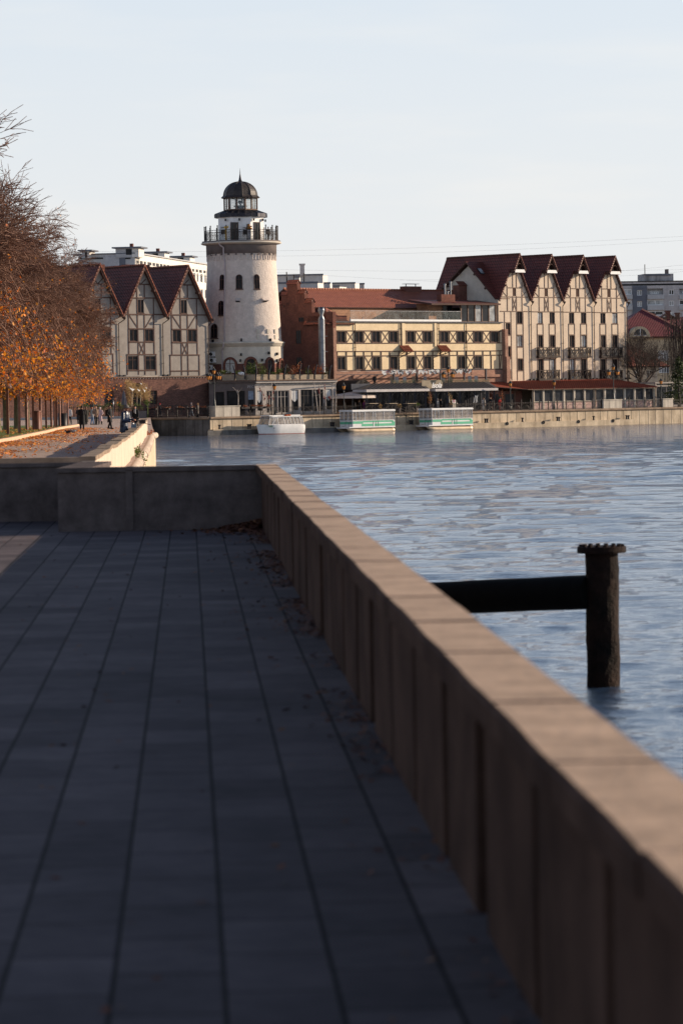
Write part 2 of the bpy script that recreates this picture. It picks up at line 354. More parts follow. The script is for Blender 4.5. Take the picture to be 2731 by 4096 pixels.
MT['straw']=leafm('straw',[(.45,.29,.11),(.35,.2,.07),(.55,.38,.16)],.8,.1)
MT['birch']=pm('birch_bark',(.62,.55,.48),(.2,.16,.14),5,.8)
MT['amber']=pm('amber_glass',(.75,.30,.06),(.55,.2,.04),3,.3)
MT['skin']=pm('skin',(.52,.29,.20),(.45,.24,.17),8,.6)
MT['skin_d']=pm('ruddy_skin',(.40,.19,.12),(.33,.15,.10),8,.6)
# ------------------------------------------------------------------ world & sun
AZ,EL=19.,16.
w=bpy.data.worlds.new('World'); S.world=w; w.use_nodes=True; t=w.node_tree; bg=t.nodes['Background']
sky=t.nodes.new('ShaderNodeTexSky'); sky.sky_type='NISHITA'; sky.sun_disc=False; sky.sun_elevation=rad(EL); sky.sun_rotation=rad(90-AZ)
sky.air_density=1.; sky.dust_density=1.6; sky.ozone_density=1.2; sky.altitude=0
hs=N(t,'ShaderNodeHueSaturation'); hs.inputs['Saturation'].default_value=.55; hs.inputs['Value'].default_value=1.; t.links.new(sky.outputs[0],hs.inputs['Color'])
tc=N(t,'ShaderNodeTexCoord'); sx=N(t,'ShaderNodeSeparateXYZ'); t.links.new(tc.outputs['Generated'],sx.inputs[0])
rp_=N(t,'ShaderNodeValToRGB'); e=rp_.color_ramp.elements; e[0].position=0.; e[0].color=(8.5,8.45,8.5,1); e[1].position=1.; e[1].color=(.2,.36,.9,1)
for ps,cc in ((.05,(8.3,8.55,8.8)),(.13,(7.2,8.0,8.9)),(.27,(6.4,8.1,10.4)),(.44,(2.4,3.7,6.4)),(.6,(.5,.9,2.0))): q=e.new(ps); q.color=(*cc,1)
t.links.new(sx.outputs[2],rp_.inputs[0])
n_=N(t,'ShaderNodeTexNoise'); n_.inputs['Scale'].default_value=11.; n_.inputs['Detail'].default_value=6; mpw=N(t,'ShaderNodeMapping'); mpw.inputs['Scale'].default_value=(1,1,6); t.links.new(tc.outputs['Generated'],mpw.inputs[0]); t.links.new(mpw.outputs[0],n_.inputs['Vector'])
cl=ramp(t,n_.outputs['Fac'],c4((1,1,1)),c4((1.07,1.035,1.0)),.48,.72); base=mixc(t,1.,rp_.outputs[0],cl,'MULTIPLY')
fin=mixc(t,.82,hs.outputs[0],base); t.links.new(fin,bg.inputs[0]); bg.inputs[1].default_value=.11
sd=bpy.data.lights.new('sun','SUN'); sd.energy=6.8; sd.angle=rad(.5); sd.color=(1,.81,.61)
so=bpy.data.objects.new('sun',sd); COL.objects.link(so)
sv=Vector((math.cos(rad(AZ))*math.cos(rad(EL)),math.sin(rad(AZ))*math.cos(rad(EL)),math.sin(rad(EL))))
so.rotation_euler=sv.to_track_quat('Z','Y').to_euler(); so.location=(60,40,60)
S.view_settings.view_transform='Standard'; S.view_settings.look='None'; S.view_settings.exposure=0
# ================================================================== SETTING: water, deck, promenade, quays
def lerp(a,b,t): return a+(b-a)*t
def plin(xs,ys,x): return float(np.interp(x,xs,ys))
# ---- water: displaced grid
def make_water():
    rows=[]; y=4.
    while y<470: rows.append(y); y+=max(.045,y*y/55000.*1.7 if y<160 else y*y/55000*.85)
    rows=np.array(rows); nc=420
    tans=np.linspace(-.098,.150,nc); Y=rows[:,None]; X=Y*tans[None,:]+0*Y
    Yg=np.broadcast_to(Y,X.shape); dy=np.gradient(rows)[:,None]; Z=np.zeros_like(X); r=np.random.default_rng(3)
    for k in range(46):
        lam=.25*(20**(k/45.)); th=r.normal(rad(97),rad(30)); ph=r.uniform(0,6.28); kk=2*math.pi/lam
        amp=.0078*lam**.80*r.uniform(.6,1.2); fade=np.clip(lam/(dy*2.6)-1,0,1)
        mod=.75+.25*np.sin(X*.21*r.uniform(.5,1.5)+Yg*.07*r.uniform(.5,1.5)+ph*3)
        s_=np.sin(kk*(X*math.cos(th)+Yg*math.sin(th))+ph)
        Z+=(1+1.3*np.clip((Yg-75)/120,0,1)*(lam>1.2))*amp*fade*mod*(s_+.35*s_*np.abs(s_))*.5
    nr=len(rows); V=np.stack([X,Yg,Z],-1).reshape(-1,3).astype(np.float32)
    idx=np.arange(nr*nc).reshape(nr,nc); Fq=np.stack([idx[:-1,:-1],idx[:-1,1:],idx[1:,1:],idx[1:,:-1]],-1).reshape(-1,4)
    me=bpy.data.meshes.new('river_water'); me.vertices.add(len(V)); me.vertices.foreach_set('co',V.ravel()); me.loops.add(Fq.size); me.loops.foreach_set('vertex_index',Fq.ravel().astype(np.int32))
    me.polygons.add(len(Fq)); me.polygons.foreach_set('loop_start',np.arange(0,Fq.size,4,dtype=np.int32)); me.polygons.foreach_set('loop_total',np.full(len(Fq),4,dtype=np.int32))
    me.polygons.foreach_set('use_smooth',np.ones(len(Fq),dtype=bool)); me.update(); me.validate()
    m,t,p=nt('river_water'); L=t.links; tc=N(t,'ShaderNodeTexCoord')
    p.inputs['Base Color'].default_value=(.04,.07,.12,1); p.inputs['Roughness'].default_value=.05; p.inputs['IOR'].default_value=2.4; p.inputs['Specular IOR Level'].default_value=.5
    mp=N(t,'ShaderNodeMapping'); mp.inputs['Scale'].default_value=(.55,1.3,1); L.new(tc.outputs['Object'],mp.inputs['Vector'])
    n1=noise(t,mp.outputs[0],2.6,8,.66); n2=noise(t,mp.outputs[0],.12,3,.5)
    b=N(t,'ShaderNodeBump'); b.inputs['Strength'].default_value=WB; b.inputs['Distance'].default_value=.05; L.new(n1.outputs['Fac'],b.inputs['Height']); L.new(b.outputs[0],p.inputs['Normal']); wsx=N(t,'ShaderNodeSeparateXYZ'); L.new(tc.outputs['Object'],wsx.inputs[0]); wmr=N(t,'ShaderNodeMapRange'); wmr.inputs[1].default_value=50; wmr.inputs[2].default_value=300; wmr.inputs[3].default_value=.05; wmr.inputs[4].default_value=.20; L.new(wsx.outputs[1],wmr.inputs[0]); L.new(wmr.outputs[0],b.inputs['Distance'])
    sx_=N(t,'ShaderNodeSeparateXYZ'); L.new(tc.outputs['Object'],sx_.inputs[0]); mr=N(t,'ShaderNodeMapRange'); mr.inputs[1].default_value=50; mr.inputs[2].default_value=330; mr.inputs[3].default_value=.02; mr.inputs[4].default_value=.05; L.new(sx_.outputs[1],mr.inputs[0]); L.new(mr.outputs[0],p.inputs['Roughness'])
    me.materials.append(m); o=bpy.data.objects.new('river_water',me); COL.objects.link(o); tag(o,kind='structure')
    mb=MB(); mb.poly([(-60,-60,-.35),(900,-60,-.35),(900,1200,-.35),(-60,1200,-.35)]); struct('deep_water',mb,m)
WB=.8
make_water()
# ---- deck paving
m_deck=brickm('deck_slabs',(.098,.082,.086),(.150,.125,.128),(.012,.011,.012),.83,.416,.0095,.75,.8)
p_=m_deck.node_tree.nodes['Principled BSDF']; p_.inputs['Specular IOR Level'].default_value=.07; p_.inputs['Roughness'].default_value=.9
a_=Vector((-.0462,1,0)).normalized()
def dk_in(Y): return 1.105-.0462*Y      # inner edge of the coping
mb=MB(); mb.poly([(dk_in(-14)+.2,-14,2.5),(dk_in(54.4)+.2,54.4,2.5),(dk_in(59.3)-3.,59.3,2.5),(-45,59.3,2.5),(-45,-14,2.5)]); 
# rotate the uv so that bricks run along the deck axis
mb.uv=[(Vector(p).dot(a_),Vector(p).x*a_.y-Vector(p).y*a_.x-.097) for p in mb.v]
struct('deck_paving',mb,m_deck)
# ---- deck parapet along the river
pr=thing('river_parapet','brown concrete parapet with thick coping running beside the shaded deck and the river','parapet',(1.2,0,2.5))
mb=MB(); mc=MB(); mw=MB()
y=-12.; k=0
grv=[13.27+2.02*j for j in range(-13,21)]
for j in range(len(grv)-1):
    y0,y1=grv[j],min(grv[j+1],54.0)
    deep=((j-13)%4==0); g=.5 if deep else .19
    ya=y0+g; yb=y1
    if yb<=ya: continue
    x0,x1=dk_in(ya)+.075,dk_in(yb)+.075; t_=random.uniform(-.006,.006)
    c=Vector(((x0+x1)/2+.12+t_,(ya+yb)/2,2.95)); d=Vector((x1-x0,yb-ya,0)); L_=d.length; d.normalize(); nn=Vector((d.y,-d.x,0))
    mb.obox(c,d*(L_/2),nn*.12,Vector((0,0,.47)))
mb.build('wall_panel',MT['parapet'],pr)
bk=MB()
for (ya,yb) in ((-12,20),(20,54.2)):
    x0,x1=dk_in(ya)+.155,dk_in(yb)+.155; c=Vector(((x0+x1)/2+.08,(ya+yb)/2,1.2)); d=Vector((x1-x0,yb-ya,0)); L_=d.length; d.normalize(); nn=Vector((d.y,-d.x,0))
    bk.obox(c,d*(L_/2),nn*.08,Vector((0,0,2.245)))
bk.build('wall_core',MT['rustk_shade'],pr)  # concrete core blackened to stand for the shade in the panel grooves
y=-12.; rr=random.Random(5)
cops=[]
while y<54: 
    y1=min(y+rr.choice([2.0,2.0,2.35]),54.42); cops.append((y,y1)); y=y1
for (ya,yb) in cops:
    jx=rr.uniform(-.006,.006); jz=rr.uniform(-.004,.004); ns=6; pts=[]
    prof=[(-.008,-.115),(-.012,-.02),(.008,0),(.332,0.0),(.352,-.02),(.348,-.115)]
    rings=[]
    for q in range(ns+1):
        yy=lerp(ya+.005,yb-.005,q/ns); wv=.0035*math.sin(yy*2.3)+.0015*math.sin(yy*5.1+1)
        rings.append([Vector((dk_in(yy)+jx+px_+(wv if px_<.1 else wv*.5),yy,3.55+jz+pz_)) for px_,pz_ in prof])
    for q in range(ns):
        for s_ in range(6):
            a,b=rings[q][s_],rings[q][(s_+1)%6]; c,d=rings[q+1][(s_+1)%6],rings[q+1][s_]; mc.poly([a,d,c,b],0 if s_==2 else 1)  # sunlit top and shaded sides given by a light and a dark colour
    mc.poly(rings[0],1); mc.poly(rings[-1][::-1],1)
for (ya,yb) in cops[1:]: mc.obox((dk_in(ya)+.17,ya,3.5505),(.165,0,0),(0,.007,0),(0,0,.0035),2)
mc.build('coping',[MT['coptop'],MT['parapet'],MT['timber2']],pr)
# ---- end wall of the deck (near block, return, set-back block)
ew=thing('deck_end_wall','dark speckled concrete wall with coping closing the far end of the shaded deck','wall',(-3,54,2.5))
mb=MB(); xr=dk_in(54)+.14; xl=-4.66
xp=(xl+.0,(505-CX)/243.,(533-CX)/243.)
mb.box(xl,54.0,2.47,xp[1]-.0,54.34,3.47); mb.box(xp[1],53.965,2.47,xp[2],54.34,3.50); mb.box(xp[2],54.0,2.47,xr,54.34,3.47)
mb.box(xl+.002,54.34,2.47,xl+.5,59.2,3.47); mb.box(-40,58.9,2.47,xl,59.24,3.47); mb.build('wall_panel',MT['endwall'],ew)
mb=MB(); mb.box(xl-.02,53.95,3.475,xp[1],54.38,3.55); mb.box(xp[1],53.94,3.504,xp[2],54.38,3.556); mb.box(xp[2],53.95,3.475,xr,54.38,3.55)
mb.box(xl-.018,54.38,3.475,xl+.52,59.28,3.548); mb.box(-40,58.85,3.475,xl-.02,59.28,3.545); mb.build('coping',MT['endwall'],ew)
# ---- promenade land
def bankx(Y): return plin([54,72,103,198,397],[-4.2,-5.1,-6.45,-11.2,-22.9],Y)
m_prom=brickm('promenade_setts',(.52,.40,.33),(.43,.33,.27),(.24,.18,.15),.30,.16,.012,.9,.6)
mb=MB(); ys=[59.25,72,90,103,130,160,198,215,230,245,260,275,290,320,360,397.5]
for i in range(len(ys)-1):
    a,b=ys[i],ys[i+1]; za=zg(a)-(.01 if a<60 else 0)
    mb.poly([(-220,a,zg(a)),(bankx(a),a,zg(a)),(bankx(b),b,zg(b)),(-220,b,zg(b))],0,[(-220,a),(bankx(a),a),(bankx(b),b),(-220,b)],True)
struct('promenade_paving',mb,m_prom)
mb=MB()
for i in range(len(ys)-1):
    a,b=ys[i],ys[i+1]; mb.poly([(bankx(a),a,-1.5),(bankx(a),a,zg(a)),(bankx(b),b,zg(b)),(bankx(b),b,-1.5)])
mb.poly([(-4.2,54.4,-1.5),(-4.2,59.3,-1.5),(-4.2,59.3,2.5),(-4.2,54.4,2.5)]); mb.poly([(-4.3,54.42,-1.5),(dk_in(54.4)+.3,54.42,-1.5),(dk_in(54.4)+.3,54.42,2.5),(-4.3,54.42,2.5)])
struct('bank_face',mb,MT['quay'])
# promenade cross wall
cw=thing('cross_wall','low dark concrete wall crossing the near end of the leaf strewn promenade','wall',(-8,72,2.5))
mb=MB(); mb.box(-40,72.0,2.5,-5.72,72.3,3.30); mb.build('wall_panel',MT['coping'],cw); mb=MB(); mb.box(-40,71.96,3.304,-5.70,72.36,3.40); mb.build('coping',MT['coping'],cw)
# sunlit promenade parapet, blocks slightly out of line
pp=thing('promenade_parapet','cream sunlit concrete parapet with brown coping between promenade and river','parapet',(-8,120,2.5))
def pxr(Y): return plin([72,85,103,150,198],[-5.38,-5.98,-6.78,-9.10,-11.6],Y)
mb=MB(); mc=MB(); rr=random.Random(11); Y=71.95; 
fx=0
while Y<198:
    Y1=min(Y+3.1,198.); jx=rr.uniform(-.035,.035); j2=rr.uniform(-.05,.05); jz=rr.uniform(-.02,.02)
    xa,xb=pxr(Y)+fx,pxr(Y1)+jx; fx=jx
    for (mm,z0,z1,o0,o1) in ((mb,2.3,3.30+jz,-.29,0.),(mc,3.303+jz,3.40+jz,-.33,.012)):
        P=lambda x,y,z:Vector((x,y,z)); e=.0 if mm is mc else .012
        A=[P(xa+o0,Y,z0),P(xa+o1,Y,z0),P(xa+o1,Y,z1),P(xa+o0,Y,z1)]; B=[P(xb+o0,Y1-e,z0),P(xb+o1,Y1-e,z0),P(xb+o1,Y1-e,z1),P(xb+o0,Y1-e,z1)]
        mm.poly(A); mm.poly(B[::-1])
        for q in range(4): mm.poly([A[q],B[q],B[(q+1)%4],A[(q+1)%4]])
    Y=Y1
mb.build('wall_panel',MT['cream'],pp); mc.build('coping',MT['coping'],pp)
lg=MB(); Y=72.
while Y<200:
    Y1=Y+1.9; j=rr.uniform(-.02,.02)
    lg.tube((pxr(Y)+.27+j,Y,2.34),(pxr(Y1)+.27+j,Y1-.03,2.34),.19,n=12,mi=0); Y=Y1
lg.build('rounded_ledge',MT['cream'],pp)
mb=MB()
for a,b in ((72,103),(103,150),(150,199)): 
    mb.poly([(pxr(a)+.40,a,-1.5),(pxr(b)+.40,b,-1.5),(pxr(b)+.40,b,2.3),(pxr(a)+.40,a,2.3)]); mb.poly([(pxr(a)-.02,a,2.32),(pxr(a)+.42,a,2.32),(pxr(b)+.42,b,2.32),(pxr(b)-.02,b,2.32)])
mb.poly([(pxr(72)+.4,72,-1.5),(pxr(72)+.4,72,2.3),(-6.5,72,2.3),(-6.5,72,-1.5)]); mb.poly([(pxr(199)+.4,199,-1.5),(-13,199,-1.5),(-13,199,2.3),(pxr(199)+.4,199,2.3)])
mb.build('river_face',MT['quay'],pp)
# ---- grass strip and kerb
kp=[gpos(*KB(x,y)) for x,y in ((-260,790),(0,716),(100,700),(260,665),(400,635),(500,607),(580,592))]+[gpos(*KB(640,582)),gpos(*KB(700,570))]
kb=MB(); gr=MB()
for i in range(len(kp)-1):
    a,b=kp[i],kp[i+1]; d=(b-a).normalized(); nn=Vector((d.y,-d.x,0))
    kb.obox((a+b)/2+Vector((0,0,.03)),(b-a)/2,nn*.13,Vector((0,0,.15)))
    n=8
    for q in range(n):
        p=a.lerp(b,q/n); r_=a.lerp(b,(q+1)/n); z=.13
        gr.poly([Vector((-80,p.y,p.z+z)),Vector((p.x-.1,p.y,p.z+z)),Vector((r_.x-.1,r_.y,r_.z+z)),Vector((-80,r_.y,r_.z+z))])
struct('kerb',kb,MT['kerb']); struct('lawn',gr,MT['grass'])
# ---- far quay
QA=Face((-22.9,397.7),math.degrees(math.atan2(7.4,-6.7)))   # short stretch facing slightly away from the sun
Q=Face((-15.5,391.),51.)
LQ=92.
def quay(Fq,u0,u1,mat,name,ledge=None,seam=1.5):
    mb=MB(); mb.poly([Fq.W(u0,-1.2),Fq.W(u1,-1.2),Fq.W(u1,2.05),Fq.W(u0,2.05)]); u=u0+.4
    while u<u1-.2:
        Fq.box(mb,u-.022,u+.022,0.,2.0,-.02,.012,1); u+=seam*random.uniform(.85,1.15)
    struct(name,mb,[mat,MT['dark']])
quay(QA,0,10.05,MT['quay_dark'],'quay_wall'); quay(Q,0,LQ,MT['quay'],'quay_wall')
mb=MB()
for Fq,u0,u1 in ((QA,-.1,9.9),(Q,.05,LQ)):
    u=u0
    while u<u1:
        v=min(u+3,u1); mb.tube(Fq.W(u,2.04,.06),Fq.W(v-.02,2.04,.06),.155,n=10); u=v
struct('quay_coping',mb,MT['coping'])
mb=MB(); lz=Q.off(1.).uv(*K7(200,1580))[1]; LZ=lz
uL0=Q.off(1).uv(*K8(665,712))[0]; uL1=Q.off(1).uv(*K7(1105,1560))[0]
Q.box(mb,uL0,uL1,-1.2,LZ,0,1.,0); struct('mooring_ledge',mb,MT['quay'])
mb=MB(); Q.box(mb,uL0-1.,uL0+26,-1.2,LZ-.12,1.,1.18,0); struct('timber_fender',mb,MT['quay_dark'])
far=MB(); B0=QA.W(0,2.2); B1=Q.W(0,2.2); B2=Q.W(LQ,2.2)

far.poly([B0,B1,B2,(B2.x,900,2.2),(B0.x,900,2.2)]); far.poly([B0,(B0.x,900,2.2),(-2500,3500,2.2),(-2500,397.7,2.2)]); far.poly([B2,(900,B2.y+(900-B2.x)*.81,2.2),(900,3500,2.2),(B2.x,900,2.2)]); far.poly([(B0.x,900,2.2),(B2.x,900,2.2),(900,3500,2.2),(-2500,3500,2.2)])
struct('far_ground',far,pm('far_paving',(.28,.22,.18),(.2,.16,.13),.5,.9,0,.2,10))
# ---- rusty mooring post with horizontal strut
mp_=thing('mooring_post','rusty black steel mooring post standing in the river with thick horizontal strut and bolted flange','mooring post',(4.15,52,0))
c=atY(2412,2740,52); X0=c.x
mb=MB(); prof=[]; rp=random.Random(2); n=28; zs_=np.linspace(-1.2,2.14,34)
i0=len(mb.v)
for z in zs_:
    for k in range(n):
        a=6.283*k/n; r=.262+.006*math.sin(3*a+z*5)+rp.uniform(-.003,.003)+(.010 if rp.random()<.04 else 0); mb.v.append(Vector((X0+r*math.cos(a),52+r*math.sin(a),z)))
for q in range(len(zs_)-1):
    for k in range(n):
        j=(k+1)%n; mb.f.append((i0+q*n+k,i0+q*n+j,i0+(q+1)*n+j,i0+(q+1)*n+k)); mb.m.append(0); mb.sm.append(False); mb.uv+=[(k/n,q/20),((k+1)/n,q/20),((k+1)/n,(q+1)/20),(k/n,(q+1)/20)]
mb.build('post',MT['rust'],mp_)
mb=MB(); mb.lathe([(.26,2.10),(.385,2.11),(.392,2.14),(.388,2.205),(.37,2.215),(.001,2.205)],(X0,52,0),28,0,False)
fl=mb.build('flange',MT['rust'],mp_)
mb=MB()
for k in range(16):
    a=6.283*k/16+.1; mb.tube((X0+.33*math.cos(a),52+.33*math.sin(a),2.2),(X0+.33*math.cos(a),52+.33*math.sin(a),2.243),.035,n=6); mb.mark()
mb.build_split('bolt',MT['rust'],fl)
mb=MB(); A_=Vector((X0-.15,52,1.49)); B_=Vector((X0-8.3,62.4,.62)); d=B_-A_
pts=[A_+d*(k/26) for k in range(27)]; mb.path(pts,[.272+rp.uniform(-.004,.004) for _ in pts],20,0)
mb.build('strut',MT['rustk_shade'],mp_)
def noise_cl(x,y): return .5+.25*math.sin(x*1.9+y*.35)+.25*math.sin(x*.7-y*.21+2)
# ---- fallen leaves (uncountable)
def leafquad(mb,p,s,tilt=.4,mi=0):
    a=random.uniform(0,6.28); u=Vector((math.cos(a),math.sin(a),random.uniform(-tilt,tilt)))*s; v=Vector((-math.sin(a),math.cos(a),random.uniform(-tilt,tilt)))*s*.7
    p=Vector(p); mb.poly([p-u*.5,p-v*.5,p+u*.6,p+v*.5],mi,[(0,0),(1,0),(1,1),(0,1)])
mb=MB()
for _ in range(3800):
    y=8+46*random.random()**.45; d=abs(random.gauss(0,.13)) if random.random()<.8 else abs(random.gauss(0,.45))
    if math.sin(y*1.7)+math.sin(y*.61+1)+random.uniform(-.8,.8)<-.3: continue
    x=dk_in(y)+.075-d; leafquad(mb,(x,y,2.508+random.random()*.02),random.uniform(.03,.075),.35)
for _ in range(1500):
    r=abs(random.gauss(0,.42)); a=random.uniform(math.pi,1.5*math.pi); x=dk_in(53.9)+.05+r*math.cos(a)*1.1; y=53.93+r*math.sin(a)*2.2
    leafquad(mb,(x,min(y,53.95),2.51+max(0,.16-r*.2)*random.random()),.07,.5)
for _ in range(260):
    y=random.uniform(9,53); leafquad(mb,(dk_in(y)-random.uniform(.2,4),y,2.508),random.uniform(.03,.07),.3)
tag(mb.build('fallen_leaves',MT['leaf_dk']),'brown fallen leaves drifted along the foot of the deck parapet and in its corner','fallen leaves',kind='stuff')
mb=MB()
for _ in range(26000):
    y=72.5+190*random.random()**1.5; 
    kx=float(np.interp(y,[p.y for p in kp],[p.x for p in kp]))
    d=abs(random.gauss(0,1.6)) if random.random()<.72 else random.uniform(0,12)
    x=kx+.2+d if random.random()<.75 else kx-abs(random.gauss(0,5))
    if x>bankx(y)-.5: continue
    if noise_cl(x,y)<random.random()*.9: continue
    z=zg(y)+(.145 if x<kx-.1 else .01); leafquad(mb,(x,y,z+random.random()*.03),random.uniform(.07,.16),.5)
tag(mb.build('fallen_leaves',MT['leaf_f']),'orange fallen leaves scattered over the sunlit promenade and its grass edge','fallen leaves',kind='stuff')
# ================================================================== BUILDINGS
def arc_hole(u0,u1,z0,z1,n=8):
    zc=z1-(u1-u0)/2; return [(u0,z0),(u1,z0)]+[((u0+u1)/2+(u1-u0)/2*math.cos(math.pi*k/n),zc+(u1-u0)/2*math.sin(math.pi*k/n)) for k in range(n+1)]
def roofslab(mb,pts,th=.12,mi=0,uv=True):
    """roof slope given CCW from outside: eave a,b then ridge c,d"""
    P=[Vector(p) for p in pts]; n=(P[1]-P[0]).cross(P[-1]-P[0]).normalized()
    e=(P[1]-P[0]).normalized(); g=n.cross(e); U=[(p.dot(e),p.dot(g)) for p in P]
    Bm=[p-n*th for p in P]; mb.poly(P,mi,U); mb.poly(Bm[::-1],mi+1)
    for i in range(len(P)):
        j=(i+1)%len(P); mb.poly([P[j],P[i],Bm[i],Bm[j]],mi+1)
def downpipe(F_,pts,parent,mat,r=.06,name='downpipe',o=.12,funnel=True):
    mb=MB(); P=[F_.W(p[0],p[1],(p[2] if len(p)>2 else o)) for p in pts]; mb.path(P,r,6)
    if funnel: mb.lathe([(.06,-.22),(.2,.0),(.2,.12),(.05,.12)],P[0],8,0,False)
    z=pts[-1][1]
    for k in range(1,4): mb.box(*(P[-1]+Vector((-.09,-.09,(pts[-2][1]-z)*k/4-.03))),*(P[-1]+Vector((.09,.09,(pts[-2][1]-z)*k/4+.03))))
    return mb.build(name,mat,parent)
# ------------------------------------------------------------------ left house with timbered gables over brick
L0=atY(*K2(1392,1440),405.)
L=Face((L0.x,L0.y),50.)
lh=thing('gable_house','long grey plaster house with steep dark red gables over a brick ground floor','house',tuple(L.W(-6,2.2,0)))
lp=450
uE=[L.uv(*K2(1397-lp*k,1200))[0] for k in range(-0,6)]   # gable boundaries from right to left
zb=L.uv(*K2(1150,1446))[1]; ze=L.uv(*K2(955,815))[1]; zp=L.uv(*K2(1158,330))[1]
pitch_=uE[0]-uE[1]
wl=MB(); brk=MB(); tm=MB(); wins=[]
def Lsh(dx): return lambda x,y:K2(x-dx,y-dx*.011)
for g in range(5):
    dx=lp*g; K=Lsh(dx)
    ur,ul=uE[0]-pitch_*g,uE[0]-pitch_*(g+1); um=(ur+ul)/2
    holes=[L.rc(K,1109,652,1172,795),L.rc(K,1023,968,1105,1090),L.rc(K,1185,968,1270,1090)]
    if g in (1,3): holes+=[L.rc(K,1006,1243,1110,1390),L.rc(K,1189,1243,1293,1390)]
    wall(wl,L,[(ul,zb),(ur,zb),(ur,ze),(um,zp+.25),(ul,ze)],holes,.14)
    wins+=[(h,g) for h in holes]
    B=lambda a,b,w=.13,o=.085:L.bar(tm,K,a,b,w,o)
    for a,b in (((1085,495),(1228,495)),((1040,637),(1295,637)),((968,809),(1388,809)),((1015,959),(1280,959)),((1015,1098),(1280,1098)),((994,1228),(1302,1228)),((998,1394),(1302,1394))): B(a,b)
    for a,b in (((1102,495),(1102,958)),((1176,500),(1176,650)),((1176,800),(1178,958)),((1010,700),(1012,958)),((1272,645),(1274,958)),((1014,962),(1014,1226)),((1112,962),(1116,1440)),((1180,962),(1182,1440)),((1278,962),(1280,1226)),((998,1230),(998,1440)),((1300,1230),(1300,1440))): B(a,b,.12,.047)
    for a,b in (((1112,455),(1135,492)),((1190,440),(1140,492)),((1020,820),(1103,945)),((1262,820),(1188,945)),((1122,1105),(1172,1222)),((1174,1105),(1126,1222))): B(a,b,.11,.042)
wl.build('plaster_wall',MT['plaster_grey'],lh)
# darker red brown frames lower down are the same timber
tm.build('timber_frame',MT['timber'],lh)
for h,g in wins: window(L,h,lh,MT['timber'],MT['glass_d'],-.1,1,1 if h[3]-h[2]>1.7 else 0,.07,MT['curtain'] if random.random()<.75 else None,True)
RF=MB(); BG=MB(); RT=MB()
DEP=9.5
for g in range(5):
    ur,ul=uE[0]-pitch_*g,uE[0]-pitch_*(g+1); um=(ur+ul)/2; sl=(zp+.35-ze)/(pitch_/2)
    oh=.62; zr=zp+.42; dz=.17*sl
    el=ul-.0; er=ur+.0
    zel=ze-.12
    if g==0: er+= .3; 
    zer=zr-(er-um)*(zr-zel)/(um-el)
    roofslab(RF,[L.W(el,zel,-DEP),L.W(el,zel,oh),L.W(um,zr,oh),L.W(um,zr,-DEP)],.16)
    roofslab(RF,[L.W(er,zer,oh),L.W(er,zer,-DEP),L.W(um,zr,-DEP),L.W(um,zr,oh)],.16)
    # barge boards, purlin ends, verge tiles
    L.barw(BG,(el,zel-.22),(um,zr-.30),.30,oh-.02,0,oh-.1); L.barw(BG,(er,zer-.22),(um,zr-.30),.30,oh-.023,0,oh-.1)
    for f in (.42,): 
        for sgn,e_,ez in ((-1,el,zel),(1,er,zer)): L.box(BG,lerp(um,e_,f)-.11,lerp(um,e_,f)+.11,lerp(zr,ez,f)-.62,lerp(zr,ez,f)-.36,-.2,oh+.08)
    for e_,ez in ((el,zel),(er,zer)):
        n=26
        for k in range(n):
            a=(lerp(e_,um,k/n),lerp(ez,zr,k/n)); b=(lerp(e_,um,(k+.9)/n),lerp(ez,zr,(k+.9)/n)); L.barw(RT,a,b,.13,oh+.05,0,oh-.12)
    for k in range(24): RT.tube(L.W(um,zr+.03,oh-k*DEP/24),L.W(um,zr+.03,oh-(k+.93)*DEP/24),.11,.09,6)
RF.build('roof',[MT['tile'],MT['timber']],lh); BG.build('barge_board',MT['timber'],lh); RT.build('verge_tile',MT['tile_or'],lh)
fl=MB()
for g in range(5):
    ur=uE[0]-pitch_*g
    if g: downpipe(L,[(ur,ze-.35,.75),(ur,ze-.55,.7),(ur-.42,ze-1.0,.12),(ur-.42,zb-.05)],lh,MT['pipe'],.055)
    else: downpipe(L,[(ur+.3,ze-.5,.6),(ur+.28,ze-.7,.55),(ur-.08,ze-1.3,.12),(ur-.08,zb-.05)],lh,MT['pipe'],.055)
    for du in (-.35,.35):
        L.box(fl,ur-.05+du-.12,ur-.05+du+.12,zb+.02,zb+.2,.05,.3); fl.mark()
fl.build_split('floodlight',MT['iron'],lh)
ub=uE[0]-pitch_*5
bh=[L.rc(K2,785,1600,857,1748),L.rc(K2,596,1522,690,1765),L.rc(K2,305,1603,402,1770),L.rc(K2,112,1605,215,1770)]
bh=[(a,b,max(c,2.3),d) for a,b,c,d in bh]
wall(brk,L,[(ub,2.1),(uE[0]+.05,2.1),(uE[0]+.05,zb-.02),(ub,zb-.02)],bh,.2,0,.1)
bw=brk.build('brick_wall',MT['brick_mix'],lh)
for h in bh: window(L,h,lh,MT['timber'],MT['glass_d'],-.06,1,1,.08,None,False,'ground_floor_window')
mb=MB(); L.box(mb,ub,uE[0]+.12,zb-.16,zb-.02,0.,.26); mb.build('cornice',MT['timber2'],lh)
mb=MB()
for k in range(46):
    p=L.W(uE[0]-.2-k*.42,zb-.25,.3); mb.ball(p,.045,n=5,m=4); mb.mark()
mb.build_split('light_bulb',MT['curt_w'],lh)
sd_=None   # right-hand side wall
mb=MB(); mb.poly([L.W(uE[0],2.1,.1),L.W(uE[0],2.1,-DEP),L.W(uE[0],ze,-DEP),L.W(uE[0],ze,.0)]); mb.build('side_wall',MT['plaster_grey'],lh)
mb=MB()
for x0,x1,y0,y1 in ((520,770,285,300),(225,300,282,296)):
    a=L.off(-5).rc(K2,x0,y0,x1,y1); L.off(-5).box(mb,a[0],a[1],a[2]-1.0,a[3],-.6,.3); mb.mark()
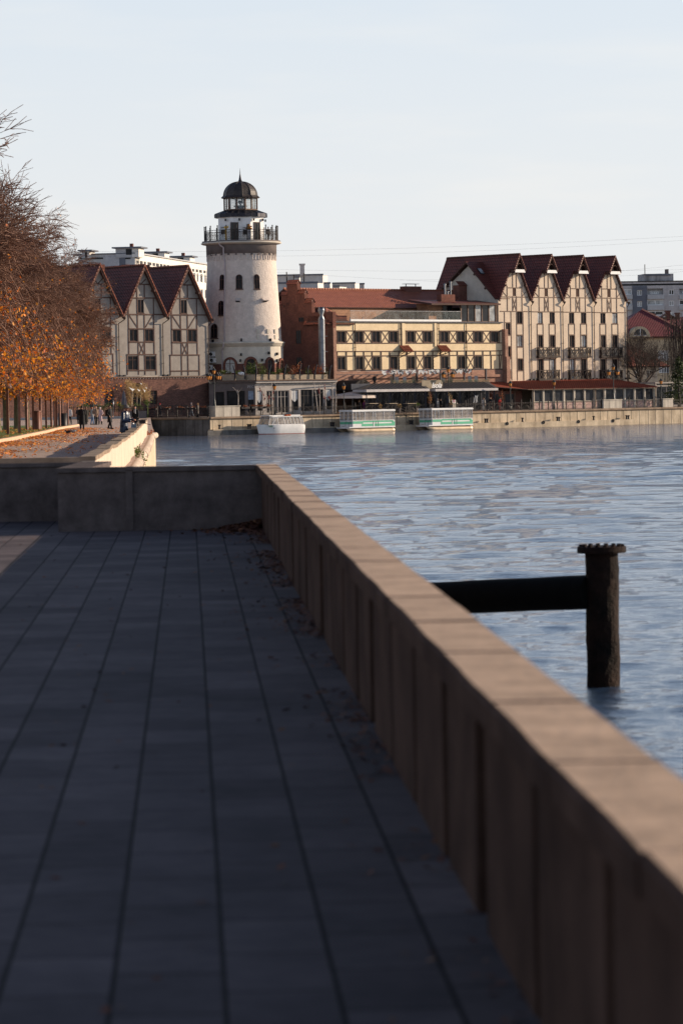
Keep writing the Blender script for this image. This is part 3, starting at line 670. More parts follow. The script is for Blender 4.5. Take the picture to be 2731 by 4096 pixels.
mb.build_split('chimney',MT['brick'],lh)
# ------------------------------------------------------------------ lighthouse tower
TY=412.; TC=atY(*K3(771,1480),TY); TX=TC.x
def tz(px,py,Y=TY): return atY(px,py,Y).z
def rz_(half_px): return half_px/F*TY
tw=thing('lighthouse_tower','tall pale roughcast lighthouse tower with arched windows, railed gallery and dark dome','tower',(TX,TY,2.2))
zc_=lambda K,y: tz(K(0,0)[0]*0+967,K(0,y)[1])
z_led=zc_(K4,838); z_band0=zc_(K3,1372); z_band1=zc_(K3,1215)
r_bot=4.86; r_top=4.26
def rcone(z): return lerp(r_bot,r_top,(z-z_led)/(z_band0-z_led)) if z>z_led else 5.02
mb=MB(); mb.lathe([(rcone(z_led+.01),z_led)]+[(rcone(lerp(z_led,z_band0,k/12)),lerp(z_led,z_band0,k/12)) for k in range(1,13)],(TX,TY,0),96); mb.build('shaft',MT['tower'],tw)
zbr=zc_(K4,1062)
mb=MB(); mb.lathe([(5.02,zbr),(5.02,z_led-.35)],(TX,TY,0),96); mb.lathe([(5.02,z_led-.55),(5.14,z_led-.53),(5.17,z_led-.2),(5.24,z_led-.18),(5.26,z_led-.02),(4.8,z_led+.12)],(TX,TY,0),96); mb.build('base_wall',MT['plaster'],tw)
mb=MB(); mb.lathe([(5.05,2.1),(5.05,zbr),(5.0,zbr+.01)],(TX,TY,0),96); mb.build('brick_base',MT['brick'],tw)
mb=MB(); mb.lathe([(4.26,z_band0-.02),(4.40,z_band0),(4.42,z_band1+.1)],(TX,TY,0),96)
for k in range(28):
    a=6.283*k/28+.1; c=Vector((TX+4.30*math.cos(a),TY+4.30*math.sin(a),z_band0-.1)); mb.obox(c,Vector((math.cos(a),math.sin(a),0))*.1,Vector((-math.sin(a),math.cos(a),0))*.13,Vector((0,0,.12)))
mb.build('dark_band',MT['band'],tw)
# blind arcade: little arches in relief
mb=MB(); za=zc_(K3,1470); NA=34
for k in range(NA):
    a0=6.283*k/NA+.03; da=6.283/NA; r=rcone(za)+.035
    P=lambda a,z,rr=r:Vector((TX+rr*math.cos(a),TY+rr*math.sin(a),z))
    hw=da*.27; pts=[(a0-da/2,za+.0),(a0-hw,za+.0),(a0-hw,za+.45)]+[(a0-hw*math.cos(math.pi*q/6),za+.45+.30*math.sin(math.pi*q/6)) for q in range(1,6)]+[(a0+hw,za+.45),(a0+hw,za),(a0+da/2,za)]
    for i in range(len(pts)-1): mb.tube(P(*pts[i]),P(*pts[i+1]),.05,n=4,cap=False,sm=False)
mb.build('blind_arcade',MT['tower'],tw)
def twp(px,py,o=0.,r=None):
    z=tz(px,py); 
    for _ in range(3):
        rr=(rcone(z) if r is None else r); ctr=proj((TX,TY,z))[0]; s=max(-.985,min(.985,(px-ctr)/F*TY/rr)); c=math.sqrt(1-s*s); z=tz(px,py,TY-rr*c)
    return s*1.,c,z,rr,Vector((TX+(rr+o)*s,TY-(rr+o)*c,z))
def twin(K,x0,y0,x1,y1,parent,glass,w_real=None,arch=True,brick=False,light=False):
    s,c,z0,rr,P=twp(*K((x0+x1)/2,y1)); z1=twp(*K((x0+x1)/2,y0))[2]
    wd=(K(x1,0)[0]-K(x0,0)[0])/F*TY/max(c,.35) if w_real is None else w_real
    lean=(r_bot-r_top)/(z_band0-z_led) if z0>z_led else 0
    Fw=Face((P.x,P.y),math.degrees(math.atan2(c,s)) if False else 90-math.degrees(math.atan2(s,c)))
    Fw=Face((TX+rr*s,TY-rr*c),90-math.degrees(math.asin(s))*1.0)
    # n should be (s,-c)
    Fw.n=Vector((s,-c,0)); Fw.d=Vector((c,s,0))
    h=(-wd/2,wd/2,z0,z1); lo=lambda z:-(z-z0)*lean
    mb=MB(); out=arc_hole(*h) if arch else [(h[0],z0),(h[1],z0),(h[1],z1),(h[0],z1)]
    n=len(out); b=.09 if not brick else .24
    def sc(p,k): 
        cx,cz=0,(z0+z1)/2; return (p[0]+(k if p[0]>cx else -k if p[0]<-0.0001 else 0), p[1]+(k if p[1]>z1-wd/2 and arch else (k if p[1]>cz else -k*.4)))
    fr=MB()
    for i in range(n):
        j=(i+1)%n; a,b2=out[i],out[j]; 
        A=Fw.W(a[0],a[1],.09+lo(a[1])); B=Fw.W(b2[0],b2[1],.09+lo(b2[1])); fr.tube(A,B,.05 if not brick else .17,n=5,sm=False)
    fr_mat=MT['timber'] if not brick else MT['brick']
    w=fr.build('arched_window' if arch else 'window',fr_mat,parent)
    g=MB(); g.poly([Fw.W(p[0],p[1],.07+lo(p[1])) for p in out]); g.build('pane',glass,w)
    m2=MB(); Fw.box(m2,-.03,.03,z0,z1-.05,.05,.13); zz=lerp(z0,z1,.68); Fw.box(m2,-wd/2,wd/2,zz-.025,zz+.025,.05,.125); 
    if not brick: Fw.box(m2,-wd/2-.1,wd/2+.1,z0-.1,z0,-.1,.17)
    m2.build('glazing_bar',MT['timber'] if not light else MT['post'],w); return Fw
for a in ((277,130,318,280),(445,128,505,276),(630,126,680,276),(262,402,316,552),(184,642,250,790)): twin(K4,*a,tw,MT['glass_d'])
twin(K4,325,1000,446,1168,tw,MT['glass_b'],brick=True); twin(K4,538,995,655,1168,tw,MT['glass_d'],brick=True); twin(K4,752,1000,822,1168,tw,MT['glass_d'],brick=True); twin(K4,886,1010,908,1168,tw,MT['glass_d'],1.5,brick=True)
# vents, lamps, small boxes on the wall
mb=MB()
for x,y,w_,h_,o in ((462,395,.55,.5,.35),(727,393,.75,.5,.6)):
    s,c,z,rr,P=twp(*K4(x,y)); t_=Vector((c,s,0)); n_v=Vector((s,-c,0)); A=P+n_v*0; 
    top=[A-t_*w_/2+Vector((0,0,h_*.5)),A+t_*w_/2+Vector((0,0,h_*.5)),A+t_*w_/2+n_v*o+Vector((0,0,-h_*.1)),A-t_*w_/2+n_v*o+Vector((0,0,-h_*.1))]
    mb.poly(top[::-1]); bt=[A-t_*w_/2+Vector((0,0,-h_*.5)),A+t_*w_/2+Vector((0,0,-h_*.5))]
    mb.poly([top[0],top[3],bt[0]]); mb.poly([top[1],bt[1],top[2]]); mb.poly([bt[0],top[3],top[2],bt[1]],1); mb.mark()
mb.build_split('vent_hood',[MT['tower'],MT['dark']],tw)
mb=MB()
for x,y in ((495,962),(488,1025),(706,1020),(773,945),(856,955),(858,1024),(205,820),(498,808),(787,808)):
    s,c,z,rr,P=twp(*K4(x,y)); mb.obox(P+Vector((s,-c,0))*.12,Vector((c,s,0))*.1,Vector((s,-c,0))*.14,Vector((0,0,.17))); mb.mark()
mb.build_split('wall_lamp',MT['iron'],tw)
mb=MB()
for x,y in ((665,750),(768,748),(840,750)):
    s,c,z,rr,P=twp(*K4(x,y)); 
    for dz in (-.36,.36): mb.obox(P+Vector((s,-c,0))*.05+Vector((0,0,dz)),Vector((c,s,0))*.16,Vector((s,-c,0))*.05,Vector((0,0,.26))); mb.mark()
mb.build_split('wall_plate',MT['plaster'],tw)
# downpipe
mb=MB(); pts=[]
for K,x,y,o,r in ((K3,478,1205,.4,4.55),(K3,492,1235,.4,4.5),(K3,525,1270,.12,4.42),(K3,526,1425,.12,4.4),(K3,543,1470,.12,None),(K4,330,100,.12,None),(K4,323,500,.12,None),(K4,324,800,.12,None),(K4,324,888,.4,None),(K4,306,915,.15,5.02),(K4,304,1190,.12,5.02)):
    pts.append(twp(*K(x,y),o,r)[4])
mb.path(pts,.085,8); mb.build('downpipe',MT['pipe_p'],tw)
# gallery
zs0=zc_(K3,1225); zs1=zc_(K3,1185)
mb=MB(); mb.lathe([(4.3,zs0-.12),(4.9,zs0),(5.06,zs0+.1),(5.06,zs0+.16),(4.75,zs1),(.1,zs1)],(TX,TY,0),64); mb.build('gallery_slab',MT['plaster'],tw)
mb=MB(); mb.lathe([(4.92,zs0+.19),(4.92,zs1+.06),(4.5,zs1+.08)],(TX,TY,0),64); mb.build('slab_edge',MT['band'],tw)
zr0=zs1+.05; NP=22; R_=4.58; PH=tz(964,K3(0,962)[1])-zr0
for k in range(NP):
    a=6.283*k/NP+.05; mb=MB(); p=Vector((TX+R_*math.cos(a),TY+R_*math.sin(a),zr0)); mb.tube(p,p+Vector((0,0,PH)),.065,n=6); mb.ball(p+Vector((0,0,PH)),.09,n=6,m=4); mb.build('railing_post',MT['iron'],tw)
    a2=6.283*(k+1)/NP+.05; q=Vector((TX+R_*math.cos(a2),TY+R_*math.sin(a2),zr0)); d=(q-p); u_=d.normalized(); W_=d.length
    mb=MB()
    for h in (.15,1.0,1.30): mb.tube(p+Vector((0,0,h)),q+Vector((0,0,h)),.028,n=4,cap=False)
    for j in range(1,5): x=W_*j/5; mb.tube(p+u_*x+Vector((0,0,.15)),p+u_*x+Vector((0,0,1.0)),.015,n=3,cap=False)
    for (cx_,cz_,rr_) in ((.5,.62,.33),(.5,.62,.18),(.22,.35,.13),(.78,.35,.13),(.22,.85,.11),(.78,.85,.11),(.3,1.15,.12),(.7,1.15,.12)):
        pr_=[p+u_*(W_*cx_+rr_*math.cos(b))+Vector((0,0,cz_+rr_*math.sin(b))) for b in np.linspace(0,6.283,11)]
        for i in range(10): mb.tube(pr_[i],pr_[i+1],.016,n=3,cap=False)
    mb.build('railing_panel',MT['iron'],tw)
# upper room: six-sided with a chamfer, doors and a metal brim
zr1=zc_(K3,825); hexa=[]; a0=rad(-90+2)
def ngon(R,n,ph): return [Vector((TX+R*math.cos(ph+6.283185*k/n),TY+R*math.sin(ph+6.283185*k/n),0)) for k in range(n)]
mb=MB(); V_=ngon(3.06,8,rad(-90+22.5+2)); 
for k in range(8):
    a,b=V_[k],V_[(k+1)%8]; mb.poly([a+Vector((0,0,zr0)),b+Vector((0,0,zr0)),b+Vector((0,0,zr1)),a+Vector((0,0,zr1))])
mb.build('upper_room',MT['white'],tw)
def ondoor(K,x0,y0,x1,y1,R=2.86):
    s=((K((x0+x1)/2,0)[0]-964.5)/F*TY)/R; ang=math.asin(max(-.99,min(.99,s))); k=round((ang-rad(2))/rad(45)); fa=rad(2)+k*rad(45)
    Fd=Face((0,0),0); Fd.n=Vector((math.sin(fa),-math.cos(fa),0)); Fd.d=Vector((math.cos(fa),math.sin(fa),0)); ap=3.06*math.cos(rad(22.5)); Fd.P=Vector((TX,TY,0))+Fd.n*ap
    return Fd,Fd.rc(K,x0,y0,x1,y1)
for a in ((605,892,725,1168),(953,890,1045,1168),):
    Fd,h=ondoor(K3,*a); window(Fd,h,tw,MT['timber'],MT['glass'],.03,1,0,.08,name='balcony_door')
mb=MB(); zb0=zc_(K3,828); zb1=zc_(K3,772); zb2=zc_(K3,722); mb.lathe([(2.9,zb0),(3.30,zb0+.02),(3.30,zb1),(2.15,zb2),(1.8,zb2)],(TX,TY,0),12,0,False,.2)
for k in range(24):
    a=.2+6.283*k/24; mb.tube((TX+3.3*math.cos(a),TY+3.3*math.sin(a),zb1+.02),(TX+2.15*math.cos(a),TY+2.15*math.sin(a),zb2+.02),.025,n=4); mb.tube((TX+3.31*math.cos(a),TY+3.31*math.sin(a),zb0),(TX+3.31*math.cos(a),TY+3.31*math.sin(a),zb1),.025,n=4)
mb.build('metal_brim',MT['metal_d'],tw)
# lantern: hexagon, one face turned 12 degrees to the left
zl0=zb2; zl1=zc_(K3,515); Rl=2.10; ph=rad(-90-12+30); V_=ngon(Rl,6,ph)
ln=MB(); gl=MB()
for k in range(6):
    a,b=V_[k],V_[(k+1)%6]; Z=lambda p,z:p+Vector((0,0,z)); ln.tube(Z(a,zl0),Z(a,zl1),.10,n=6)
    for f in (.5,): m_=a.lerp(b,f); ln.tube(Z(m_,zl0),Z(m_,zl1),.08,n=4)
    for z in (zl0+.08,zl1-.1): ln.tube(Z(a,z),Z(b,z),.10,n=4)
    for z in np.linspace(zl0+.3,zl1-.3,5): ln.tube(Z(a,z),Z(b,z),.012,n=3)
    gl.poly([Z(a,zl0),Z(b,zl0),Z(b,zl1),Z(a,zl1)])
lo_=ln.build('lantern_frame',MT['timber2'],tw); gl.build('pane',glassm('lantern_glass',(.35,.42,.45),.04,.28,.02),lo_)
mb=MB(); mb.lathe([(.5,zl0),(.5,zl0+.5),(.12,zl0+.6),(.12,zl0+.9)],(TX,TY,0),8,0,False); mb.lathe([(.9,zl0+.55),(.9,zl0+.62),(.0,zl0+.64)],(TX,TY,0),12); mb.ball((TX-.1,TY,zl0+1.1),.22); mb.box(TX+.1,TY-.1,zl0+.9,TX+.3,TY+.1,zl1-.2); mb.build('beacon',MT['iron'],tw)
zd=zc_(K3,520); zt=zc_(K3,285); zsp=zc_(K3,85); Hd=zt-zd
prof=[(2.40,zd-.12),(2.42,zd-.05),(2.2,zd+.12)]+[(2.14*math.cos(t)**.9 if t<1.5 else .1,zd+.15+(Hd-.15)*math.sin(t)) for t in np.linspace(.05,1.5,12)]+[(.02,zt)]
mb=MB(); mb.lathe(prof,(TX,TY,0),12,0,False,.15)
for k in range(12):
    a=.15+6.283*k/12; P=[Vector((TX+(r+.01)*math.cos(a),TY+(r+.01)*math.sin(a),z)) for r,z in prof[1:-1]]; mb.path(P,.04,4)
mb.poly([Vector((TX+2.38*math.cos(6.283*k/12+.15),TY+2.38*math.sin(6.283*k/12+.15),zd-.12)) for k in range(12)][::-1])
mb.build('dome',MT['dome'],tw)
mb=MB(); mb.lathe([(.32,zt-.05),(.17,zt+.25),(.10,zt+.7),(.05,lerp(zt,zsp,.6)),(.012,zsp)],(TX,TY,0),10); mb.build('spire',MT['metal_d'],tw)
# small lamps under the brim
mb=MB()
for a in (-2.2,-1.6,-1.0,-.45,.2): c=Vector((TX+3.12*math.cos(a),TY+3.12*math.sin(a),zb0-.35)); mb.box(*(c-Vector((.1,.1,.15))),*(c+Vector((.1,.1,.15)))); mb.mark()
mb.build_split('wall_lamp',MT['iron'],tw)
# things on the gallery
def gal(px,r=3.9): s=((px-964.5)/F*TY)/r; return Vector((TX+r*s,TY-r*math.sqrt(max(.01,1-s*s)),zr0))
p=gal(K3(555,0)[0]); v=thing('viewing_stand','yellow viewing stand on the lighthouse gallery','viewing stand',p); mb=MB(); mb.tube(p,p+Vector((0,0,1.5)),.13,.10,8); mb.build('column',pm('yellow_paint',(.7,.42,.04)),v); mb=MB(); mb.ball(p+Vector((0,0,1.62)),.27,.2,.16); mb.tube(p+Vector((-.25,0,1.6)),p+Vector((.3,-.05,1.7)),.09,n=8); mb.build('eyepiece',pm('yellow_paint',(.7,.42,.04)),v)
p=gal(K3(893,0)[0],4.1); v=thing('bronze_figure','small shiny bronze figure on a grey pedestal on the lighthouse gallery','statue',p); mb=MB(); mb.box(p.x-.24,p.y-.2,p.z,p.x+.24,p.y+.2,p.z+1.25); mb.build('pedestal',MT['grey'],v)
mb=MB(); b_=p+Vector((0,0,1.25)); mb.ball(b_+Vector((0,0,.22)),.30,.2,.24); mb.ball(b_+Vector((-.06,0,.55)),.2,.17,.2); mb.ball(b_+Vector((-.28,-.02,.2)),.16,.14,.12); mb.tube(b_+Vector((.1,0,.3)),b_+Vector((.4,-.1,.45)),.06,n=6); mb.ball(b_+Vector((.28,0,.12)),.14,.12,.12); mb.build('figure',pm('bronze',(.35,.16,.04),(.06,.03,.01),7,.3,.8),v)
for nm,x0,x1,y0,y1 in (('left',463,552,943,1090),('right',778,910,943,1095)):
    Fd,h=ondoor(K3,x0,y0,x1,y1); o=Fd.W(0,0)
    if nm=='left': Fd,h=ondoor(K3,575,943,580,1090); h=(-1.55,-1.0,h[2],h[3]) if False else (Fd.rc(K3,463,943,552,1090))
    q=Fd.W((h[0]+h[1])/2,h[2],.05); v=thing('information_board','white information board on the lighthouse gallery, %s'%('left of the glazed door' if nm=='left' else 'behind the bronze figure'),'sign',q)
    mb=MB(); Fd.box(mb,h[0],h[1],h[2],h[3],.04,.09); mb.build('panel',MT['curt_w'],v); mb=MB(); Fd.box(mb,h[0]+.1,h[1]-.1,h[3]-.32,h[3]-.22,.09,.1); Fd.box(mb,h[0]+.12,h[1]-.12,h[2]+.15,h[3]-.5,.09,.1); mb.build('printed_area',MT['iron'],v)
# air conditioners beside the base of the tower
ac=None
for i,(x,y) in enumerate(((152,945),(202,957),(152,1015),(210,1022),(180,1095))):
    s,c,z,rr,P=twp(*K4(x+4,y),.25); t_=Vector((1,.0,0)); 
    if ac is None:
        mb=MB(); ac=thing('air_conditioner','','air conditioner',(0,0,0)); mb.box(-.40,-.18,-.30,.40,.18,.30); mb.build('casing',MT['white'],ac); mb=MB(); mb.lathe([(.22,-.0),(.22,.03),(.03,.03)],(0,0,0),14); 
        mb.v=[Vector((p.x-.08,-.185-p.z,p.y)) for p in mb.v]; mb.build('fan_grille',MT['iron'],ac); mb=MB(); mb.box(-.38,-.17,-.36,-.3,.4,-.30); mb.box(.3,-.17,-.36,.38,.4,-.30); mb.build('bracket',MT['iron'],ac); o=ac
        o.location=P; o.rotation_euler=(0,0,rad(-22))
    else: o=dup(ac,P,rad(-22))
    o['label']='white air conditioner unit on the tower base, '+['top left of five','top right of five','middle left of five','middle right of five','lowest of five'][i]; o['group']='air conditioners beside the tower base'
# ------------------------------------------------------------------ yellow house with brick piers
Y0_=atY(1325,1500,413.); Y_=Face((Y0_.x,Y0_.y),47.)
yh=thing('cream_house','wide cream yellow house with timber crosses, dark windows, glazed roof terrace and brick ground floor','house',tuple(Y_.W(12,2.2,0)))
uA=Y_.uv(*K5(107,600))[0]; uB=Y_.uv(*K5(1424,600))[0]; zt_=Y_.uv(*K5(700,374))[1]; z1_=Y_.uv(*K5(700,746))[1]
UP=[(135,198),(277,335),(410,470),(547,608),(682,740),(813,873),(946,1005),(1077,1135),(1208,1267),(1337,1400)]
LO=[(137,199),(280,338),(412,472),(547,608),(683,742),(814,873),(948,1006),(1079,1138),(1209,1268)]
zu0=Y_.uv(*K5(700,528))[1]; zu1=Y_.uv(*K5(700,444))[1]; zl0_=Y_.uv(*K5(700,738))[1]; zl1_=Y_.uv(*K5(700,639))[1]
holes=[(Y_.uv(*K5(a,485))[0],Y_.uv(*K5(b,485))[0],zu0,zu1) for a,b in UP]+[(Y_.uv(*K5(a,690))[0],Y_.uv(*K5(b,690))[0],zl0_,zl1_) for a,b in LO]
mb=MB(); wall(mb,Y_,[(uA,z1_),(uB,z1_),(uB,zt_),(uA,zt_)],holes,.2); mb.build('plaster_wall',MT['yellow'],yh)
for h in holes: window(Y_,h,yh,MT['timber'],MT['glass_d'],-.14,1,0,.08,MT['curtain'] if random.random()<.35 else None,True)
tm=MB(); UZ=lambda x,z:(Y_.uv(*K5(x,485))[0],z)
yz=lambda y:Y_.uv(*K5(700,y))[1]
def hb(x0,x1,y,w=.11,o=.08): Y_.barw(tm,UZ(x0,yz(y)),UZ(x1,yz(y)),w,o)
def vb(x,y0,y1,w=.10,o=.076): Y_.barw(tm,UZ(x,yz(y0)),UZ(x,yz(y1)),w,o)
def xb(x0,x1,y0,y1): Y_.barw(tm,UZ(x0,yz(y0)),UZ(x1,yz(y1)),.09,.04); Y_.barw(tm,UZ(x1,yz(y0)),UZ(x0,yz(y1)),.09,.044)
for x0,x1 in ((130,618),(668,890),(932,1418)): hb(x0,x1,438); hb(x0,x1,534)
hb(108,1420,597); hb(108,1420,632); hb(108,1424,745,.14,.07)
for x in (131,203,272,340,405,475,542,612,676,745,808,878,941,1010,1072,1140,1203,1272,1332,1403): vb(x,440,532); vb(x,597,632)
for x in (131,203,275,342,408,476,543,612,679,746,810,877,944,1010,1075,1142,1205,1272,1336,1400): vb(x,634,743)
for a,b in ((206,268),(343,403),(480,540),(750,806),(1013,1070),(1147,1203),(1274,1332)): xb(a,b,441,531)
for a,b in ((345,406),(750,808),(1147,1203)): xb(a,b,636,742)
Y_.barw(tm,UZ(1404,yz(742)),UZ(1416,yz(636)),.09,.04)
tm.build('timber_frame',MT['timber'],yh)
mb=MB(); a=Y_.rc(K5,638,372,655,600); Y_.box(mb,a[0],a[1]+.1,yz(560),zt_-.01,0,.12); mb.mark(); a=Y_.rc(K5,892,372,902,600); Y_.box(mb,a[0],a[1]+.1,yz(560),zt_-.01,0,.12); mb.mark(); mb.build_split('pilaster',MT['yellow'],yh)
mb=MB(); uq=Y_.uv(*K5(85,600))[0]; zq=Y_.uv(*K5(95,415))[1]; Y_.box(mb,uq-.0,uA+.02,2.1,zq,-.6,.5); mb.poly([Y_.W(uq,zq,.5),Y_.W(uA,zq,.5),Y_.W(uA,zq+.6,-.3),Y_.W(uq,zq+.6,-.3)],1); mb.mark()
u2=Y_.uv(*K5(1427,600))[0]; u3=Y_.uv(*K5(1450,600))[0]; zq2=Y_.uv(*K5(1436,425))[1]; Y_.box(mb,u2,u3,2.1,zq2,-.6,.55); Y_.box(mb,u2+.02,u3+.12,2.1,Y_.uv(*K5(1436,640))[1],-.5,.75); mb.mark(); mb.build_split('brick_pier',[MT['brick_pale'],MT['tile_or']],yh)
mb=MB(); gz=2.1; arch=[Y_.rc(K5,140,840,225,905)]; wall(mb,Y_,[(uA-.3,gz),(uB+.2,gz),(uB+.2,z1_-.07),(uA-.3,z1_-.07)],[],.3,0,.06); 
Y_.box(mb,uA+3,uB-.5,z1_-1.0,z1_-.65,.06,.35); mb.build('brick_wall',MT['brick_pale'],yh)
# side wall in brick with stepped gable, seen from the left
G=Face(tuple(Y_.W(uq,0,.0)),137.)
sg=thing('stepped_gable_house','brick house with stepped gable in shade and long orange tile roof behind the cream house','house',tuple(G.W(-6,2.2,0)))
def gu(x): return G.uv(*K4(x,600))[0]
def gz_(x,y): return G.uv(*K4(x,y))[1]
mb=MB(); cols=[(870,905,gz_(885,412)),(905,965,gz_(930,312)),(965,1075,gz_(1020,195)),(1075,1150,gz_(1110,296)),(1150,1222,gz_(1180,388)),(1222,1440,gz_(1300,520))]
for x0,x1,z in cols:
    u0,u1=gu(x0),gu(x1); zz=z-.35 if x1<1400 else z
    holes=[]
    if x1==1222: holes=[G.rc(K4,1085+75,570,1140+25,622)] if False else []
    mb2=mb; G.box(mb2,u0,u1-.003,2.1,zz,-.55,0.)
mb.build('stepped_gable',MT['brick'],sg)
mb=MB()
for x0,x1,z in cols[:-1]:
    u0,u1=gu(x0)-.06,gu(x1)+.06; zz=z-.36
    roofslab(mb,[G.W(u0,zz,.12),G.W(u1,zz,.12),G.W(u1,zz+.55,-.27),G.W(u0,zz+.55,-.27)],.06); roofslab(mb,[G.W(u1,zz,-.66),G.W(u0,zz,-.66),G.W(u0,zz+.55,-.27),G.W(u1,zz+.55,-.27)],.06)
    G.box(mb,u0+.06,u1-.06,zz,zz+.3,-.5,-.05,2)
mb.build('coping_tile',[MT['tile_or'],MT['tile'],MT['brick']],sg)
for a in ((1085,572,1138,622),(1058,708,1112,850),(1063,990,1122,1108),(926,447,938,462),(957,427,966,440)):
    h=G.rc(K4,*a); window(G,h,sg,MT['timber'],MT['glass_d'],.02,1,0,.06)
# long main roof
zr_=Y_.off(-9).uv(*K5(500,117))[1]; zev=Y_.off(-4.2).uv(*K5(500,256))[1]
mr=MB(); u0=uq+.3; u1=Y_.off(-9).uv(*K5(1160,130))[0]
roofslab(mr,[Y_.W(u0,zev,-4.0),Y_.W(u1+2,zev,-4.0),Y_.W(u1,zr_,-9),Y_.W(u0,zr_,-9)],.15); roofslab(mr,[Y_.W(u1+2,zev,-14),Y_.W(u0,zev,-14),Y_.W(u0,zr_,-9),Y_.W(u1,zr_,-9)],.15)
mr.build('roof',[MT['tile_or'],MT['timber']],sg)
mb=MB()
for k in range(70): u=lerp(u0,u1,k/70); mb.tube(Y_.W(u,zr_+.04,-9),Y_.W(u+(u1-u0)/70*.93,zr_+.04,-9),.13,.10,6)
mb.build('ridge_tile',MT['tile_or'],sg)
mb=MB(); mb.poly([Y_.W(u0,zt_-.5,-4.3),Y_.W(u1+2,zt_-.5,-4.3),Y_.W(u1+2,zev,-4.3),Y_.W(u0,zev,-4.3)]); 
mbw=brickm('board_wall',(.40,.22,.13),(.32,.17,.10),(.12,.06,.04),6,.16,.012,.8,.5); mb.build('board_wall',mbw,sg)
mb=MB(); a=Y_.off(-9).rc(K5,645,90,770,125); Y_.box(mb,a[0],a[1],a[2]-.5,a[3],-9.5,-8.4); mb.build('chimney',MT['brick'],sg)
mb=MB(); Y_.box(mb,a[0]+.3,a[1]-.3,a[3]+.30,a[3]+.36,-9.4,-8.5); 
for f in (.2,.8): u=lerp(a[0],a[1],f); Y_.box(mb,u-.04,u+.04,a[3],a[3]+.3,-9,-8.9)
mb.build('chimney_cap',MT['steel'],sg)
# terrace on the cream house: slab, floor, glass balustrade
mb=MB(); Y_.box(mb,uA,uB+.1,zt_,zt_+.16,-4.3,.22); a=Y_.rc(K5,232,350,1098,364); mb.build('terrace_floor',MT['metal_d'],yh)
mb=MB(); Y_.box(mb,a[0],a[1],zt_+.162,a[3]+.02,-.1,.2); mb.build('white_edge',MT['white'],yh)
g0,g1=a[0],a[1]; zg0=a[3]+.02; zg1=Y_.uv(*K5(600,284))[1]; ng=9
for k in range(ng):
    x0=lerp(g0,g1,k/ng)+.03; x1=lerp(g0,g1,(k+1)/ng)-.03; mb=MB(); Y_.box(mb,x0,x1,zg0,zg1,.06,.08); mb.build('glass_panel',glassm('balustrade_glass%d'%k if k==0 else 'balustrade_glass',(.45,.5,.48),.03,.08,0.,.25) if k==0 else bpy.data.materials['balustrade_glass0'],yh)
mb=MB(); Y_.box(mb,g0,g1,zg1,zg1+.05,.03,.11)
for k in range(ng+1): u=lerp(g0,g1,k/ng); Y_.box(mb,u-.02,u+.02,zg0,zg0+.3,.02,.12)
mb.build('handrail',MT['steel'],yh)
# corner hip of tiles on the left
mb=MB(); Kp=lambda o,x,y:Y_.off(o).pt(*K5(x,y))
A=Kp(.35,58,382); B=Kp(.35,272,384); C=Kp(-2.6,95,262); D=Kp(-2.2,30,250)
roofslab(mb,[A,B,Kp(-2.9,180,338),Kp(-3.2,42,252)],.12); A2=Y_.W(uq-.35,A.z,.35); roofslab(mb,[Y_.W(uq-.4,A.z+.0,-4.6),Y_.W(uq-.4,A.z,.33),Kp(-3.2,42,252),Y_.W(uq+1.0,Kp(-3.2,42,252).z,-5.2)],.12)
mb.build('corner_roof',[MT['tile_or'],MT['timber']],yh)
mb=MB(); Y_.box(mb,uq,uA+3.2,zt_,zt_+.9,-4.2,-.9); mb.build('parapet_block',MT['brick'],yh)
# penthouse
pu0=Y_.off(-.6).uv(*K5(905,300))[0]; pu1=Y_.off(-.6).uv(*K5(1372,300))[0]; pz0=zt_+.17; pz1=Y_.off(-.6).uv(*K5(1240,232))[1]; um_=Y_.off(-.6).uv(*K5(1100,300))[0]
ph_=MB(); Y_.box(ph_,pu0,um_-.3,pz0,pz1+.15,-4.2,-1.9); ph_.build('penthouse_wall',mbw,yh)
h=(um_-2.1,um_-.35,pz0,pz1); window(Y_.off(-1.86),(h[0]-0,h[1],h[2],h[3]),yh,MT['timber'],MT['glass_d'],.03,1,0,name='terrace_door')
nb=5; gl5=[MT['vinyl'],MT['glass_b'],MT['glass'],MT['glass_b'],MT['vinyl']]
for k in range(nb):
    x0=lerp(um_,pu1,k/nb); x1=lerp(um_,pu1,(k+1)/nb); window(Y_.off(-.6),(x0+.05,x1-.05,pz0,pz1),yh,MT['timber2'],[MT['glass'],MT['glass'],MT['glass_b'],MT['glass'],MT['glass_b']][k],0,0,0,.09,name='glazed_bay')
mb=MB(); 
for k in range(nb+1): u=lerp(um_,pu1,k/nb); Y_.box(mb,u-.06,u+.06,pz0,pz1,-.72,-.5)
mb.poly([Y_.W(pu1,pz0,-.6),Y_.W(pu1,pz0,-4),Y_.W(pu1,pz1,-4),Y_.W(pu1,pz1,-.6)])
mb.build('bay_post',MT['timber2'],yh)
rf=MB(); e0=Y_.off(.2).uv(*K5(870,200))[0]; e1=Y_.off(.2).uv(*K5(1415,214))[0]; zef=Y_.off(.2).uv(*K5(1270,222))[1]
roofslab(rf,[Y_.W(pu0-1.3,zef-.05,.0),Y_.W(e1,zef,.2),Y_.W(e1,zef+.55,-4.4),Y_.W(pu0-1.3,zef+.55,-4.4)],.22); rf.build('penthouse_roof',[MT['tile'],MT['timber']],yh)
mb=MB(); a=Y_.off(-2.5).rc(K5,945,152,1052,202); Y_.box(mb,a[0],a[1],a[2]-.6,a[3],-3.2,-2.4); ch=mb.build('chimney',MT['brick'],yh)
mb=MB()
